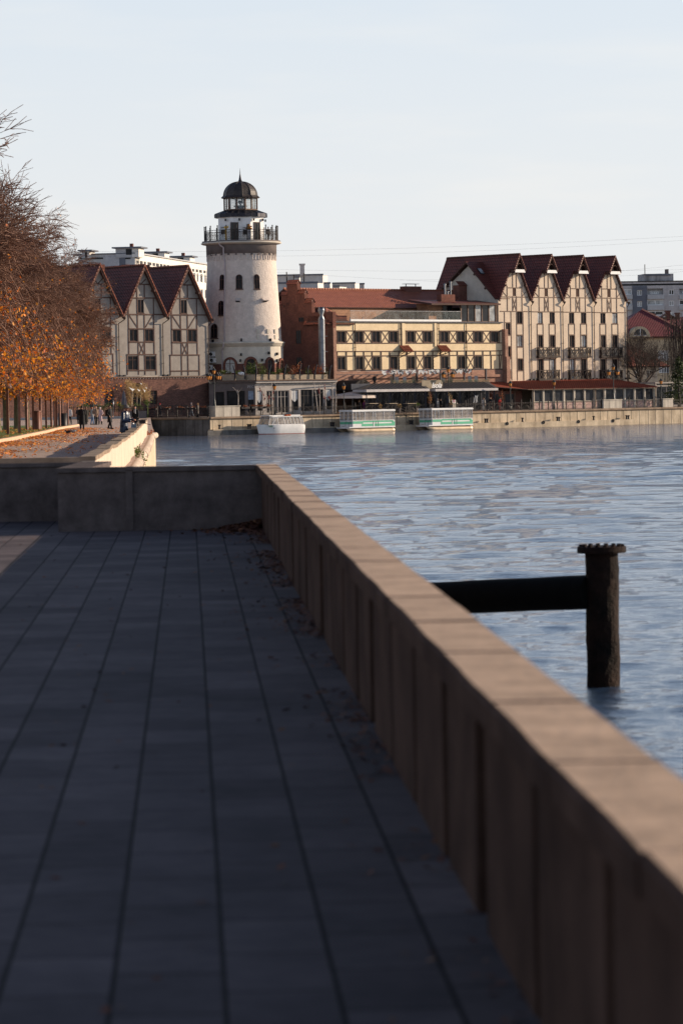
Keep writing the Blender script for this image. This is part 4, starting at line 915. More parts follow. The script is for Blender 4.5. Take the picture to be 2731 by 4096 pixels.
for x,h_ in ((977,1.3),(998,.35),(1021,1.6)): u=Y_.off(-2.8).uv(*K5(x,150))[0]; mb.tube(Y_.W(u,a[3],-2.8),Y_.W(u,a[3]+h_,-2.8),.13,n=10); mb.lathe([(.2,0),(.2,.05),(.02,.18)],Y_.W(u,a[3]+h_,-2.8),10)
mb.build('flue',MT['steel'],ch)
mb=MB(); Kq=lambda o,x,y:Y_.off(o).pt(*K5(x,y)); a=Y_.off(-6.5).rc(K5,1085,62,1182,210); Y_.box(mb,a[0],a[1],a[2],a[3]-.3,-7.6,-6.4); a2=Y_.off(-6.4).rc(K5,1182,130,1232,210); Y_.box(mb,a2[0]+.01,a2[1],a2[2],a2[3],-7.5,-6.5)
roofslab(mb,[Y_.W(a[0]-.1,a[3]-.3,-6.3),Y_.W(a[1]+.1,a[3]-.3,-6.3),Y_.W(a[1],a[3]+.25,-7.0),Y_.W(a[0],a[3]+.25,-7.0)],.08,1); mb.build('stair_head',[MT['brick'],MT['tile'],MT['tile']],yh)
# downpipes on the cream front
for x,y1 in ((270,740),(1141,740)): u=Y_.uv(*K5(x,485))[0]; downpipe(Y_,[(u,zt_-.02,.1),(u,zt_-.3,.12),(u,yz(y1),.12)],yh,MT['pipe'],.05,funnel=False)
for x,xe in ((628,615),(924,882)):
    u=Y_.uv(*K5(x,485))[0]; uc=Y_.uv(*K5(x+25,580))[0]; ue=Y_.uv(*K5(xe,700))[0]; downpipe(Y_,[(u,zt_-.02,.12),(u,yz(555),.12)],yh,MT['pipe'],.05,funnel=False); downpipe(Y_,[(uc,yz(607),.75),(uc,yz(618),.7),(ue,yz(650),.12),(ue,yz(740),.12)],yh,MT['pipe'],.05,funnel=False)
    q=MB(); roofslab(q,[Y_.W(uc-.85,yz(602),1.0),Y_.W(uc+.85,yz(602),1.0),Y_.W(uc+.75,yz(553),.05),Y_.W(uc-.75,yz(553),.05)],.08)
    for k in range(7): qq=lerp(-.8,.8,k/6); q.tube(Y_.W(uc+qq,yz(602)+.04,1.0),Y_.W(uc+qq*.93,yz(553)+.04,.05),.06,n=5)
    cnp=q.build('tile_canopy',[MT['tile_or'],MT['timber']],yh); q=MB()
    for s_ in (-.6,.6): q.tube(Y_.W(uc+s_,yz(604),.85),Y_.W(uc+s_,yz(622),.05),.05,n=4)
    q.build('bracket',MT['timber'],cnp)
# beige stair wing between tower and brick gable
bw_=Face(tuple(atY(*K4(1008,900),423.).xy),52.)
bg_=thing('stair_wing','narrow beige wing with small dark windows squeezed between the tower and the brick gable','house',tuple(bw_.W(-3,2.2)))
a=bw_.rc(K4,840,556,1008,1150); mb=MB(); hs_=[bw_.rc(K4,*q) for q in ((915,580,968,630),(918,714,972,858),(928,992,975,1090))]
wall(mb,bw_,[(a[0],2.1),(a[1],2.1),(a[1],a[3]),(a[0],a[3])],hs_); mb.build('plaster_wall',MT['beige'],bg_)
for h in hs_: window(bw_,h,bg_,MT['timber'],MT['glass_d'],-.1,1,0)
mb=MB(); bw_.box(mb,a[0],a[1],a[3]-.3,a[3],-6,-.01); mb.build('flat_roof',MT['grey'],bg_)
# steel ventilation duct
dF=Y_.off(1.3); p=dF.pt(*K4(1330,1150)); du=thing('ventilation_duct','tall shiny steel ventilation duct with flared cowl in front of the brick side wall','duct',(p.x,p.y,4.5))
zz=lambda y:dF.uv(*K4(1330,y))[1]; mb=MB(); mb.lathe([(.40,zz(1150)),(.40,zz(595))],(p.x,p.y,0),16)
for y in (705,815,925,1030): mb.lathe([(.43,zz(y)-.03),(.43,zz(y)+.03)],(p.x,p.y,0),16)
mb.build('duct_pipe',MT['steel'],du); mb=MB(); mb.lathe([(.42,zz(597)),(.20,zz(550)),(.42,zz(505)),(.33,zz(465)),(.31,zz(465)),(.02,zz(470))],(p.x,p.y,0),16); mb.build('cowl',MT['steel'],du)
mb=MB()
for y in (770,932): mb.tube((p.x,p.y,zz(y)),(p.x+.7,p.y+.5,zz(y)),.04,n=5)
mb.build('bracket',MT['steel'],du)
# ------------------------------------------------------------------ right house with four gables
R0_=atY(*K6(536,700),434.5); R=Face((R0_.x,R0_.y),47.)
rh=thing('four_gable_house','tall beige house with four steep dark red gables, hoist hoods and timber balconies','house',tuple(R.W(11,2.2,0)))
bx_=[536,770,1001,1229,1466]; uR=[R.uv(*K6(x,700))[0] for x in bx_]
rzb=R.uv(*K6(1000,988))[1]; rze=R.uv(*K6(1003,402))[1]; rzp=R.uv(*K6(895,84))[1]
wl=MB(); tm=MB(); wins=[]
sh=[-232,0,229,457]
for g in range(4):
    K=(lambda dx:lambda x,y:K6(x+dx,y+dx*.012 if y<500 else y))(sh[g]); ul,ur=uR[g],uR[g+1]; um=(ul+ur)/2
    RU=lambda x0,x1,y0,y1:R.rc(K,x0,y0,x1,y1)
    hs_=[RU(868,893,318,375)]
    if g: hs_+=[RU(818,856,492,573),RU(905,944,492,573),RU(822,858,660,745),RU(908,945,660,745),RU(824,860,832,990-5),RU(910,946,832,985)]
    else: hs_+=[RU(900,940,490,573),RU(902,940,660,742),RU(906,944,832,915),RU(818,852,570,655),RU(820,856,742,826),RU(822,856,915,970)]
    if rzp: wall(wl,R,[(ul,2.1),(ur,2.1),(ur,rze),(um,rzp+.1),(ul,rze)],hs_,.2)
    wins+=[(h,g,i) for i,h in enumerate(hs_)]
    B=lambda a,b,w=.12,o=.05:R.bar(tm,K,a,b,w,o)
    for a,b in (((826,315),(936,315)),((795,382),(978,382)),((776,487),(1003,487))): B(a,b,.11)
    for a,b in (((829,300),(829,487)),((868,205),(868,316)),((895,205),(895,316)),((868,376),(868,487)),((896,376),(896,487)),((936,275),(936,487))): B(a,b,.10,.047)
    for a,b in (((868,386),(895,485)),((895,386),(868,485)),((797,345),(828,380)),((962,345),(938,378))): B(a,b,.09,.042)
    if g:
        for x0,x1 in ((816,859),(903,947)):
            for x in (x0,x1): B((x,573),(x+3,988),.10,.046)
            B((x0,577),(x1,577)); B((x0,655),(x1,655)); 
    else:
        for x0,x1,ys in ((898,945,(575,655,745,828,918)),(810,858,(565,660,738,830,910,972))):
            for x in (x0,x1): B((x,487),(x+3,988),.10,.046)
            for y in ys: B((x0,y),(x1,y),.09,.05)
wl.build('plaster_wall',pm('warm_beige_plaster',(.68,.55,.42),(.57,.465,.36),.8,.9,0,.2,25,.01,.10),rh)
tm.build('timber_frame',MT['timber2'],rh)
for h,g,i in wins:
    if i==0:
        w=MB(); 
        for k in range(9): z=lerp(h[2],h[3],(k+.3)/9); w.poly([R.W(h[0],z,-.02),R.W(h[1],z,-.02),R.W(h[1],z+.12,-.12),R.W(h[0],z+.12,-.12)])
        w.poly([R.W(h[0],h[2],-.17),R.W(h[1],h[2],-.17),R.W(h[1],h[3],-.17),R.W(h[0],h[3],-.17)]); w.build('louvre',MT['timber'],rh)
    else: window(R,h,rh,MT['timber'],MT['glass_b'] if random.random()<.22 else MT['glass_d'],-.16,1,0,.07,MT['curtain'] if random.random()<.4 else None,True)
RF=MB(); BG=MB(); RT=MB(); hood=MB(); hw_=MB()
DR=12.6
for g in range(4):
    ul,ur=uR[g],uR[g+1]; um=(ul+ur)/2; zr=rzp+.2; ezl=rze-.05; oh=.28; hh=1.15; fz=.34
    el,er=ul,ur
    if g==3: er+=.0
    hl=(lerp(um,el,fz),lerp(zr,ezl,fz)); hr=(lerp(um,er,fz),lerp(zr,ezl,fz))
    roofslab(RF,[R.W(el,ezl,-DR),R.W(el,ezl,oh),R.W(hl[0],hl[1],oh),R.W(hl[0],hl[1],hh),R.W(um,zr,hh),R.W(um,zr,-DR)],.15)
    roofslab(RF,[R.W(er,ezl,oh),R.W(er,ezl,-DR),R.W(um,zr,-DR),R.W(um,zr,hh),R.W(hr[0],hr[1],hh),R.W(hr[0],hr[1],oh)],.15)
    for e_ in (el,er):
        h_=hl if e_==el else hr
        R.barw(BG,(e_,ezl-.2),(h_[0],h_[1]-.2),.2,oh-.02,0,oh-.1); R.barw(BG,(h_[0],h_[1]-.22),(um,zr-.24),.22,hh-.02,0,hh-.1)
        n=12
        for k in range(n): a=(lerp(e_,h_[0],k/n),lerp(ezl,h_[1],k/n)); b=(lerp(e_,h_[0],(k+.9)/n),lerp(ezl,h_[1],(k+.9)/n)); R.barw(RT,a,b,.12,oh+.05,0,oh-.1)
        for k in range(7): a=(lerp(h_[0],um,k/7),lerp(h_[1],zr,k/7)); b=(lerp(h_[0],um,(k+.9)/7),lerp(h_[1],zr,(k+.9)/7)); R.barw(RT,a,b,.12,hh+.05,0,hh-.1)
        f=.62; R.box(BG,lerp(um,e_,f)-.1,lerp(um,e_,f)+.1,lerp(zr,ezl,f)-.5,lerp(zr,ezl,f)-.26,-.1,oh+.15)
    for k in range(26): RT.tube(R.W(um,zr+.03,hh-k*(DR+hh)/26),R.W(um,zr+.03,hh-(k+.93)*(DR+hh)/26),.11,.09,6)
    R.box(hood,hl[0]+.05,hr[0]-.05,hl[1]-.42,hl[1]-.05,0.02,hh-.08); R.box(hw_,hl[0]+.12,hr[0]-.05,hl[1]-.40,hl[1]+.0,hh-.076,hh-.02)
    hood.path([R.W(um+.55*math.cos(t)*1.0,hl[1]+.05+.75*math.sin(t),hh-.15) for t in np.linspace(0,math.pi,9)],.06,4)
    # right-hand eave funnels and pipes
    ux=ur+(0 if g<3 else .1); downpipe(R,[(ux,rze-.3,.42),(ux,rze-.5,.4),(ux-.05,rze-.85,.14),(ux-.05,rzb+.1)],rh,MT['pipe'],.055)
RF.build('roof',[MT['tile'],MT['timber']],rh); BG.build('barge_board',MT['timber'],rh); RT.build('verge_tile',MT['tile'],rh); hood.build('hoist_hood',MT['timber'],rh); hw_.build('hood_front',MT['white'],rh)
fl=MB()
for g in (0,1,2,3):
    for du in (-.35,.4): u=uR[g+1]+du; R.box(fl,u-.13,u+.13,rzb+.05,rzb+.28,.04,.32); fl.mark()
fl.build_split('floodlight',MT['iron'],rh)
# balconies
for g in (1,2,3):
    for y0,y1 in ((747,822),(912,988)):
        K=(lambda dx:lambda x,y:K6(x+dx,y))(sh[g]); o_=.5; Fo=R.off(o_); a=Fo.rc(K,830,y0,981,y1); u0,u1=a[0],a[1]; z0,z1=a[2],a[3]
        bal=MB(); R.box(bal,u0-.06,u1+.06,z0,z0+.20,0,o_+.06); R.box(bal,u0,u1,z0+.26,z0+.34,o_-.08,o_); R.box(bal,u0-.05,u1+.05,z1-.1,z1,o_-.1,o_+.04)
        R.box(bal,u0-.05,u0+.05,z1-.1,z1-.003,0,o_-.1); R.box(bal,u1-.05,u1+.05,z1-.1,z1-.003,0,o_-.1)
        np_=5
        for k in range(np_+1): u=lerp(u0+.05,u1-.05,k/np_); R.box(bal,u-.06,u+.06,z0+.2,z1-.1,o_-.09,o_-.003)
        for k in range(np_):
            ua,ub_=lerp(u0+.05,u1-.05,k/np_)+.045,lerp(u0+.05,u1-.05,(k+1)/np_)-.045
            R.barw(bal,(ua,z0+.34),(ub_,z1-.1),.10,o_-.02,0,o_-.07)
            if k%2==0: R.barw(bal,(ub_,z0+.34),(ua,z1-.1),.10,o_-.015,0,o_-.065)
        for us in (u0,u1):
            for oo in (.1,.3): bal.obox(R.W(us,(z0+z1)/2+.05,oo),R.d*.04,R.n*.04,Vector((0,0,(z1-z0)/2-.12)))
            bal.tube(R.W(us,z0+.25,.1),R.W(us,z1-.12,.3),.035,n=4); bal.tube(R.W(us,z0+.25,.42),R.W(us,z1-.12,.3),.035,n=4)
        for k in range(12): u=lerp(u0+.1,u1-.1,k/11); bal.box(*(R.W(u,z1,o_-.05)-Vector((.03,.03,0))),*(R.W(u,z1+.07,o_-.05)+Vector((.03,.03,0))))
        bal.build('balcony',MT['balc'],rh)
# left side wall with its own gable and skylight
Sd=Face(tuple(R.W(0,0,0)),137.)
mb=MB(); sp=lambda x,y:Sd.uv(*K6(x,y))
ap=sp(316,150); e1_=sp(520,405); e0_=sp(95,370); lo=2.1
mb.poly([Sd.W(e0_[0],lo),Sd.W(0,lo),Sd.W(0,rze),Sd.W(ap[0],ap[1]),Sd.W(e0_[0],e0_[1])]); mb.build('side_wall',MT['plaster'],rh)
rf=MB(); rdg=sp(316,122)
zR_=rdg[1]; uRd=rdg[0]
roofslab(rf,[Sd.W(.05,rze+.1,.55),Sd.W(.05,rze+.1,-2.2),Sd.W(uRd,zR_,-2.6),Sd.W(uRd,zR_,.55)],.16); roofslab(rf,[Sd.W(e0_[0]-.3,e0_[1]-.1,-2.2),Sd.W(e0_[0]-.3,e0_[1]-.1,.55),Sd.W(uRd,zR_,.55),Sd.W(uRd,zR_,-2.6)],.16)
sr=rf.build('side_gable_roof',[MT['tile'],MT['timber']],rh)
mb=MB(); f=.25; c0=lerp(0,uRd,1-f),lerp(rze,zR_,1-f)
c_=Sd.W(lerp(uRd,0,.28),lerp(zR_,rze+.1,.28)+.1,-.75); dd=(Sd.W(0,rze,0)-Sd.W(uRd,zR_,0)).normalized(); nn=dd.cross(Sd.n).normalized(); 
if nn.z<0: nn=-nn
mb.obox(c_,dd*.55,Sd.n*.38,nn*.06); mb.obox(c_+nn*.05,dd*.48,Sd.n*.31,nn*.03,1); mb.build('skylight',[MT['metal_d'],MT['glass_b']],rh)
mb=MB(); 
for f in (.25,.62): 
    for e_,ez in ((0,rze),(e0_[0],e0_[1])): p=Sd.W(lerp(uRd,e_,f),lerp(zR_,ez,f)-.45,.35); mb.ball(p,.16,n=6,m=4); mb.mark()
mb.build_split('purlin_end',MT['timber'],rh)
mb=MB(); mb.poly([R.W(uR[-1],2.1,0),R.W(uR[-1],2.1,-DR),R.W(uR[-1],rze,-DR),R.W(uR[-1],rze,0)]); mb.build('end_wall',MT['plaster'],rh)
# ================================================================== BACKGROUND BLOCKS
def block(name,label,px,Y,wl_,lr,ptop,ang,front,side,cat='apartment block',roofh=()):
    c=atY(px,ptop,Y); A=Face((c.x,c.y),ang+90); B_=Face((c.x,c.y),ang); t=thing(name,label,cat,(c.x,c.y,2.2))
    return t,A,B_,c.z
# left white block: shade put into the grey end wall, sun into the white long side
t,A,B_,z=block('apartment_block','long white apartment block with slotted parapet rising behind the left gable house',K2(630,0)[0],600,0,0,K2(0,168)[1],10.7,0,0)
mb=MB(); ua=A.uv(*K2(40,230))[0]
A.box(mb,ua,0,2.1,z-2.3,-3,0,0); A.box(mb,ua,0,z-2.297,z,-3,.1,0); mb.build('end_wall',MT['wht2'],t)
mb=MB()
for x0,x1 in ((320,325),(325,468),): a=A.rc(K2,x0,175,x1,300); A.box(mb,a[0],a[1],a[2]-6,a[3],.1,.13)
mb.build('pale_panel',pm('pale_panel',(.56,.56,.58),None,.3),t)
mb=MB(); a=A.rc(K2,468,178,532,300); A.box(mb,a[0],a[1],a[2]-6,a[3],.1,.16); mb.build('dark_panel',MT['grey_d'],t)
mb=MB()
for x0,x1 in ((160,298),(528,585),(40,125)): a=A.rc(K2,x0,210,x1,226); A.box(mb,a[0],a[1],a[2],a[3],.09,.17); mb.mark()
mb.build_split('slot_window',MT['dark'],t); mb=MB(); A.box(mb,ua,0.05,z,z+.18,-3.2,.3); mb.build('roof_edge',MT['grey_d'],t)
LB=95.
mb=MB(); hs=[]
def bu(x): return B_.uv(*K2(x,250))[0]
sl=[]
for x0,x1 in ((645,668),(680,710),(722,742),(760,800),(812,838),(848,878),(890,915),(925,950),(960,988),(1000,1022),(1035,1072),(1085,1105),(1115,1140),(1152,1170),(1190,1215),(1225,1245),(1262,1285),(1298,1325),(1342,1365),(1375,1392)): 
    sl.append((bu(x0),bu(x1),z-1.75,z-1.2))
wz=[]
for x,w_ in ((786,26),(872,30),(1170,20),(1240,34),(1280,15),(1320,24),(1360,15)):
    for r in range(6): u0,u1=bu(x-w_/2),bu(x+w_/2); zt0=B_.uv(*K2(1320,380))[1]; wz.append((u0,u1,zt0-1.7-3.05*r,zt0-3.05*r))
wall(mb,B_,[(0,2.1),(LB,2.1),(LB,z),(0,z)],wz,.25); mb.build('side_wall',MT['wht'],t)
mb=MB()
for h in sl: B_.box(mb,h[0],h[1],h[2],h[3],.005,.03); mb.mark()
mb.build_split('slot_window',MT['dark'],t)
for h in wz[:60]: window(B_,h,t,MT['white'],MT['glass'],-.2,1,0,.1)
mb=MB(); B_.box(mb,0,LB,z-2.3,z-2.22,0,.12); B_.box(mb,-.2,LB,z,z+.2,-12,.35); mb.build('roof_edge',MT['wht2'],t)
hutn=['beside the trees','largest of the four, above its corner','second from the tower','nearest to the tower']
for i,(x0,x1,y0,y1,dk) in enumerate(((60,165,143,176,0),(415,680,112,168,1),(700,950,160,205,0),(965,1215,205,245,0))):
    Yh=600 if i<2 else 615+12*i; Fh=Face(tuple(atY(K2((x0+x1)/2,0)[0],1100,Yh).xy),100.7); a=Fh.rc(K2,x0+12,y0,x1-12,y1+40); tt=thing('roof_hut','white lift hut on the left block roof, '+hutn[i],'roof hut',tuple(Fh.W(0,a[2])),group=None)
    mb=MB(); xm=lerp(a[0],a[1],.72); Fh.box(mb,a[0],xm,a[2],a[3],-4,0); Fh.box(mb,xm,a[1],a[2],a[3],-3.99,-.01,1); mb.build('wall',[MT['wht2'],MT['wht']],tt)  # right part of the hut front whitened to stand for a sunlit side
    mb=MB(); Fh.box(mb,a[0]-.6,a[1]+.6,a[3],a[3]+.25,-4.4,.5); mb.build('roof',MT['grey_d'],tt)
    mb=MB(); Fh.box(mb,lerp(a[0],a[1],.45),lerp(a[0],a[1],.7),a[3]-1.2,a[3]-.15,0.02,.05); mb.build('hatch',MT['dark'],tt)
    if i: mb=MB(); u=lerp(a[0],a[1],.6); Fh.box(mb,u-.3,u+.3,a[3]+.25,a[3]+.9,-2,-1.4); mb.build('vent',MT['brick'],tt)
# white stepped blocks behind the brick gable
blk=[(830,135,18,78,790,620,40,'tallest, with antennas'),(0,0,0,0,0,0,0,'')]
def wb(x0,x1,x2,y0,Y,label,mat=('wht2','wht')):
    """front shaded face x0..x1, lit side x1..x2 (KA pixels), top y0"""
    c=atY(*KA(x1,y0),Y); A=Face((c.x,c.y),94.); B2=Face((c.x,c.y),22.); t=thing('apartment_block',label,'apartment block',(c.x,c.y,2.2))
    ul=A.uv(*KA(x0,y0))[0]; ur=B2.uv(*KA(x2,y0+20))[0]
    mb=MB(); mb.poly([A.W(ul,2.1),A.W(0,2.1),A.W(0,c.z),A.W(ul,c.z)]); mb.build('shaded_wall',MT[mat[0]],t); mb=MB(); mb.poly([B2.W(0,2.1),B2.W(ur,2.1),B2.W(ur,c.z),B2.W(0,c.z)]); mb.build('sunlit_wall',MT[mat[1]],t)  # shade and sun put into a grey and a white wall colour
    mb=MB(); mb.poly([A.W(ul,c.z+.01),A.W(0,c.z+.01),B2.W(ur,c.z+.01),A.W(ul,c.z+.01,-ur)]); A.box(mb,ul,.1,c.z+.012,c.z+.3,-.3,.2); mb.build('roof',MT['grey_d'],t); return t,A,B2,c.z
t1,A1,_,z1=wb(10,748,822,82,640,'tallest white block with antennas and roof vent, behind the brick gable')
mb=MB()
for x,h_,r_ in ((185,110,.12),(455,70,.10),(297,28,.10)): p=A1.pt(*KA(x,200)); mb.tube(Vector((p.x,p.y-1,z1-3.5)),Vector((p.x,p.y-1,A1.uv(*KA(x,82-h_*.45))[1])),r_,n=5); mb.mark()
mb.build_split('antenna',MT['iron'],t1)
p=A1.pt(*KA(428,80)); mb=MB(); mb.box(p.x-.45,p.y-1,z1,p.x+.45,p.y,z1+2.0); mb.box(p.x-.6,p.y-1.1,z1+2.0,p.x+.6,p.y+.1,z1+2.3); mb.build('vent',MT['grey'],t1)
wb(300,380,398,120,625,'small white roof block behind the brick gable',); wb(5,670,752,205,610,'pale grey apartment block just behind the stepped brick gable'); wb(760,862,890,215,615,'narrow white block section with ribbed wall behind the orange roof'); wb(895,1252,1318,212,660,'low white block with broad shaded wall behind the orange roof'); wb(1322,1395,1398,226,650,'small beige block at the right end of the white blocks',('grey','grey')); wb(905,1010,1120,262,630,'lowest white block showing just above the orange roof ridge')
# right grey panel block
c=atY(*K10(675,255),560); Gp=Face((c.x,c.y),84.); t=thing('apartment_block','grey panel apartment block with slate stripe, loggias and white windows at the right edge','apartment block',(c.x,c.y,2.2))
def gp(x0,y0,x1,y1): return Gp.rc(K10,x0,y0,x1,y1)
ztop=Gp.uv(*K10(600,262))[1]; zpar=Gp.uv(*K10(600,320))[1]
mb=MB(); u_=lambda x:Gp.uv(*K10(x,500))[0]
hs=[gp(416,368,668,462),gp(416,543,672,630),gp(920,368,1200,450),gp(920,545,1200,625),gp(30,378,176,465),gp(30,560,176,635),gp(416,722,672,790),gp(256,392,337,480),gp(258,568,338,655),gp(756,385,840,470),gp(757,560,838,642),gp(760,735,838,800)]
wall(mb,Gp,[(u_(-250),2.1),(u_(1500),2.1),(u_(1500),zpar),(u_(-250),zpar)],hs,1.,0,0.,1); mb.build('panel_wall',[MT['grey'],MT['grey']],t)
mb=MB(); 
for x0,x1 in ((-250,182),(184,414),(416,676),(678,914),(916,1500)): Gp.box(mb,u_(x0),u_(x1),zpar+.3,ztop,-.4,.15); mb.mark()
mb.build_split('parapet_panel',MT['grey'],t); mb=MB(); Gp.box(mb,u_(-250),u_(1500),zpar,zpar+.3,-.5,-.1); Gp.box(mb,u_(-250),u_(1500),ztop,ztop+.15,-8,.25); mb.build('shadow_gap',MT['dark'],t)
mb=MB(); wall(mb,Gp,[(u_(183),2.1),(u_(414),2.1),(u_(414),zpar-.05),(u_(183),zpar-.05)],[hs[7],hs[8]],.3,0,.12); mb.build('slate_panel',MT['grey_d'],t)
mb=MB()
for x0,x1 in ((416,676),(916,1250),(-100,180)):
    for y0,y1 in ((466,535),(632,705)): a=gp(x0,y0,x1,y1); Gp.box(mb,a[0],a[1],a[2],a[3],.0,.45); mb.mark()
mb.build_split('loggia_parapet',MT['wht2'],t)
for i,h in enumerate(hs):
    if i in (0,2): mb=MB(); mb.poly([Gp.W(h[0],h[2],-1.),Gp.W(h[1],h[2],-1.),Gp.W(h[1],h[3],-1.),Gp.W(h[0],h[3],-1.)]); mb.build('loggia_back',MT['wht2'],t); u0,u1=lerp(h[0],h[1],.22),lerp(h[0],h[1],.8); window(Gp,(u0,u1,h[2]+.1,h[3]-.5),t,MT['white'],MT['glass_b'],-.95,3,0,.12)
    else: window(Gp,h,t,MT['white'],MT['glass_b'] if i%3 else MT['glass'],-.12,3 if h[1]-h[0]>5 else 1,0,.12)
mb=MB(); a=gp(375,135,838,255); Gp.box(mb,a[0],a[1],a[2],a[3],-6,-.5); mb.build('stair_tower',pm('stained_render',(.50,.47,.46),(.30,.28,.28),.5,.9,0,0,10,.01,.7),t)
mb=MB(); a=gp(400,138,785,165); Gp.box(mb,a[0],a[1],a[2],a[3],-.5,-.3); mb.build('dark_coping',MT['grey_d'],t); mb=MB(); a=gp(745,60,775,140); Gp.box(mb,a[0]+.1,a[1]-.1,a[2],a[3]-1,-2.5,-1.5); Gp.box(mb,a[0]-.05,a[1]+.05,a[3]-1,a[3],-2.6,-1.4); mb.build('vent',MT['band'],t)
mb=MB(); p=Gp.pt(*K10(380,0)); mb.tube((p.x,p.y,Gp.uv(*K10(380,140))[1]),(p.x,p.y,Gp.uv(*K10(380,-10))[1]),.07,n=4); mb.build('antenna',MT['iron'],t)
# beige villa with hipped dark red roof
c=atY(*K10(300,1120),505); Fv=Face((c.x,c.y),80.); t=thing('villa','large beige villa with plum red hipped roof and arched attic window behind the bare tree','house',(c.x,c.y,2.2))
P=lambda o,x,y:Fv.off(o).pt(*K10(x,y))
rf=MB(); ze_=Fv.uv(*K10(500,1122))[1]; ua=Fv.uv(*K10(-250,1100))[0]; ub_=Fv.uv(*K10(1150,1110))[0]; apx=P(-5,335,695)
roofslab(rf,[Fv.W(ua,ze_,.8),Fv.W(ub_,ze_,.8),apx],.3); roofslab(rf,[Fv.W(ub_,ze_,.8),Fv.W(ub_,ze_,-12),apx],.3); roofslab(rf,[Fv.W(ua,ze_,-12),Fv.W(ua,ze_,.8),apx],.3); rf.build('roof',[MT['tile_far'],MT['timber']],t)
mb=MB(); e_=Fv.W(ub_,ze_,.8); mb.tube(apx,e_,.16,n=5); mb.build('hip_tile',pm('hip_tile',(.55,.25,.18)),t)  # sunlit hip line put into a lighter tile colour
mb=MB(); h=Fv.rc(K10,590,1340,760,1500); h2=Fv.rc(K10,600,1600,765,1690); wall(mb,Fv,[(ua+.5,2.1),(ub_-.6,2.1),(ub_-.6,ze_+.1),(ua+.5,ze_+.1)],[h,h2],.2); mb.build('plaster_wall',MT['beige'],t)
for q in (h,h2): window(Fv,q,t,MT['white'],MT['glass_b'],-.15,3,1,.08)
mb=MB(); ar=Fv.rc(K10,120,965,440,1135); Fa=Fv.off(1.); o=arc_hole(*ar,n=12); mb.poly([Fa.W(*q) for q in o]); 
for i in range(len(o)-1): mb.poly([Fa.W(*o[i]),Fa.W(*o[i+1]),Fa.W(o[i+1][0],o[i+1][1],-3.),Fa.W(o[i][0],o[i][1],-3.)][::-1])
mb.build('arched_dormer',MT['beige'],t); mb=MB(); cx_=(ar[0]+ar[1])/2; r1=(ar[1]-ar[0])/2*.62; o=[(cx_-r1,ar[2]+.3),(cx_+r1,ar[2]+.3)]+[(cx_+r1*math.cos(q),ar[2]+.3+r1*math.sin(q)) for q in np.linspace(0,math.pi,9)[1:-1]]
mb.poly([Fa.W(q[0],q[1],.03) for q in o]); w_=mb.build('arched_window',MT['glass'],t); mb=MB(); Fa.box(mb,cx_-.05,cx_+.05,ar[2]+.3,ar[2]+.3+r1,.035,.08); Fa.box(mb,cx_-r1,cx_+r1,ar[2]+.25,ar[2]+.33,.03,.1); mb.build('glazing_bar',MT['white'],w_)
# roof behind with chimneys
c=atY(*K10(800,820),530); Fw=Face((c.x,c.y),88.); t=thing('rear_house','house with red pantile roof and dark chimneys far right behind the villa','house',(c.x,c.y,2.2)); rf=MB(); a=Fw.rc(K10,590,808,1200,1010)
roofslab(rf,[Fw.W(a[0]-3,a[2],2),Fw.W(a[1],a[2],2),Fw.W(a[1],a[3],-4),Fw.W(a[0],a[3],-4)],.2); a2=Fw.rc(K10,660,742,890,805); roofslab(rf,[Fw.W(a2[0],a2[2],-3),Fw.W((a2[0]+a2[1])/2,a2[3],-3),Fw.W((a2[0]+a2[1])/2,a2[3],-6),Fw.W(a2[0],a2[2],-6)],.2); roofslab(rf,[Fw.W(a2[1],a2[2],-3),Fw.W(a2[1],a2[2],-6),Fw.W((a2[0]+a2[1])/2,a2[3],-6),Fw.W((a2[0]+a2[1])/2,a2[3],-3)],.2)
rf.build('roof',[MT['tile_far'],MT['timber']],t); mb=MB(); Fw.box(mb,a[0]-2,a[1],2.1,a[2]+.2,-8,1.5); mb.build('plaster_wall',MT['beige'],t)
for x0,x1,y0 in ((750,818,705),(905,965,738),(545,580,752),(470,520,745)): q=Fw.rc(K10,x0,y0,x1,805); mb=MB(); Fw.box(mb,q[0],q[1],q[2]-1,q[3]-.25,-4,-3); Fw.box(mb,q[0]-.1,q[1]+.1,q[3]-.25,q[3],-4.1,-2.9); mb.build('chimney',MT['brick'],t)
# small front house with orange tiles
c=atY(*K10(450,1580),462); Fz=Face((c.x,c.y),84.); t=thing('cottage','low beige cottage with brownish orange tiled roof behind the bare tree trunks','house',(c.x,c.y,2.2)); rf=MB(); P=lambda o,x,y:Fz.off(o).pt(*K10(x,y))
ze_=Fz.uv(*K10(400,1585))[1]; ua=Fz.uv(*K10(-250,1500))[0]; ub_=Fz.uv(*K10(762,1580))[0]; r0=P(-5,100,1215); r1=Fz.W(ua,r0.z,-5)
roofslab(rf,[Fz.W(ua,ze_,.5),Fz.W(ub_,ze_,.5),r0,r1],.2); roofslab(rf,[Fz.W(ub_,ze_,.5),Fz.W(ub_,ze_,-9),r0],.2); rf.build('roof',[tilem('brown_orange_tile',(.30,.09,.05),(.2,.06,.035)),MT['timber']],t)
mb=MB(); hs=[Fz.rc(K10,*q) for q in ((108,1655,155,1790),(230,1650,275,1790),(415,1650,490,1780))]; uw=Fz.uv(*K10(577,1700))[0]; wall(mb,Fz,[(ua,2.1),(uw,2.1),(uw,ze_+.1),(ua,ze_+.1)],hs,.2); mb.build('plaster_wall',MT['plaster'],t)
for h in hs: window(Fz,h,t,MT['white'],MT['glass_d'],-.15,1,1,.07)
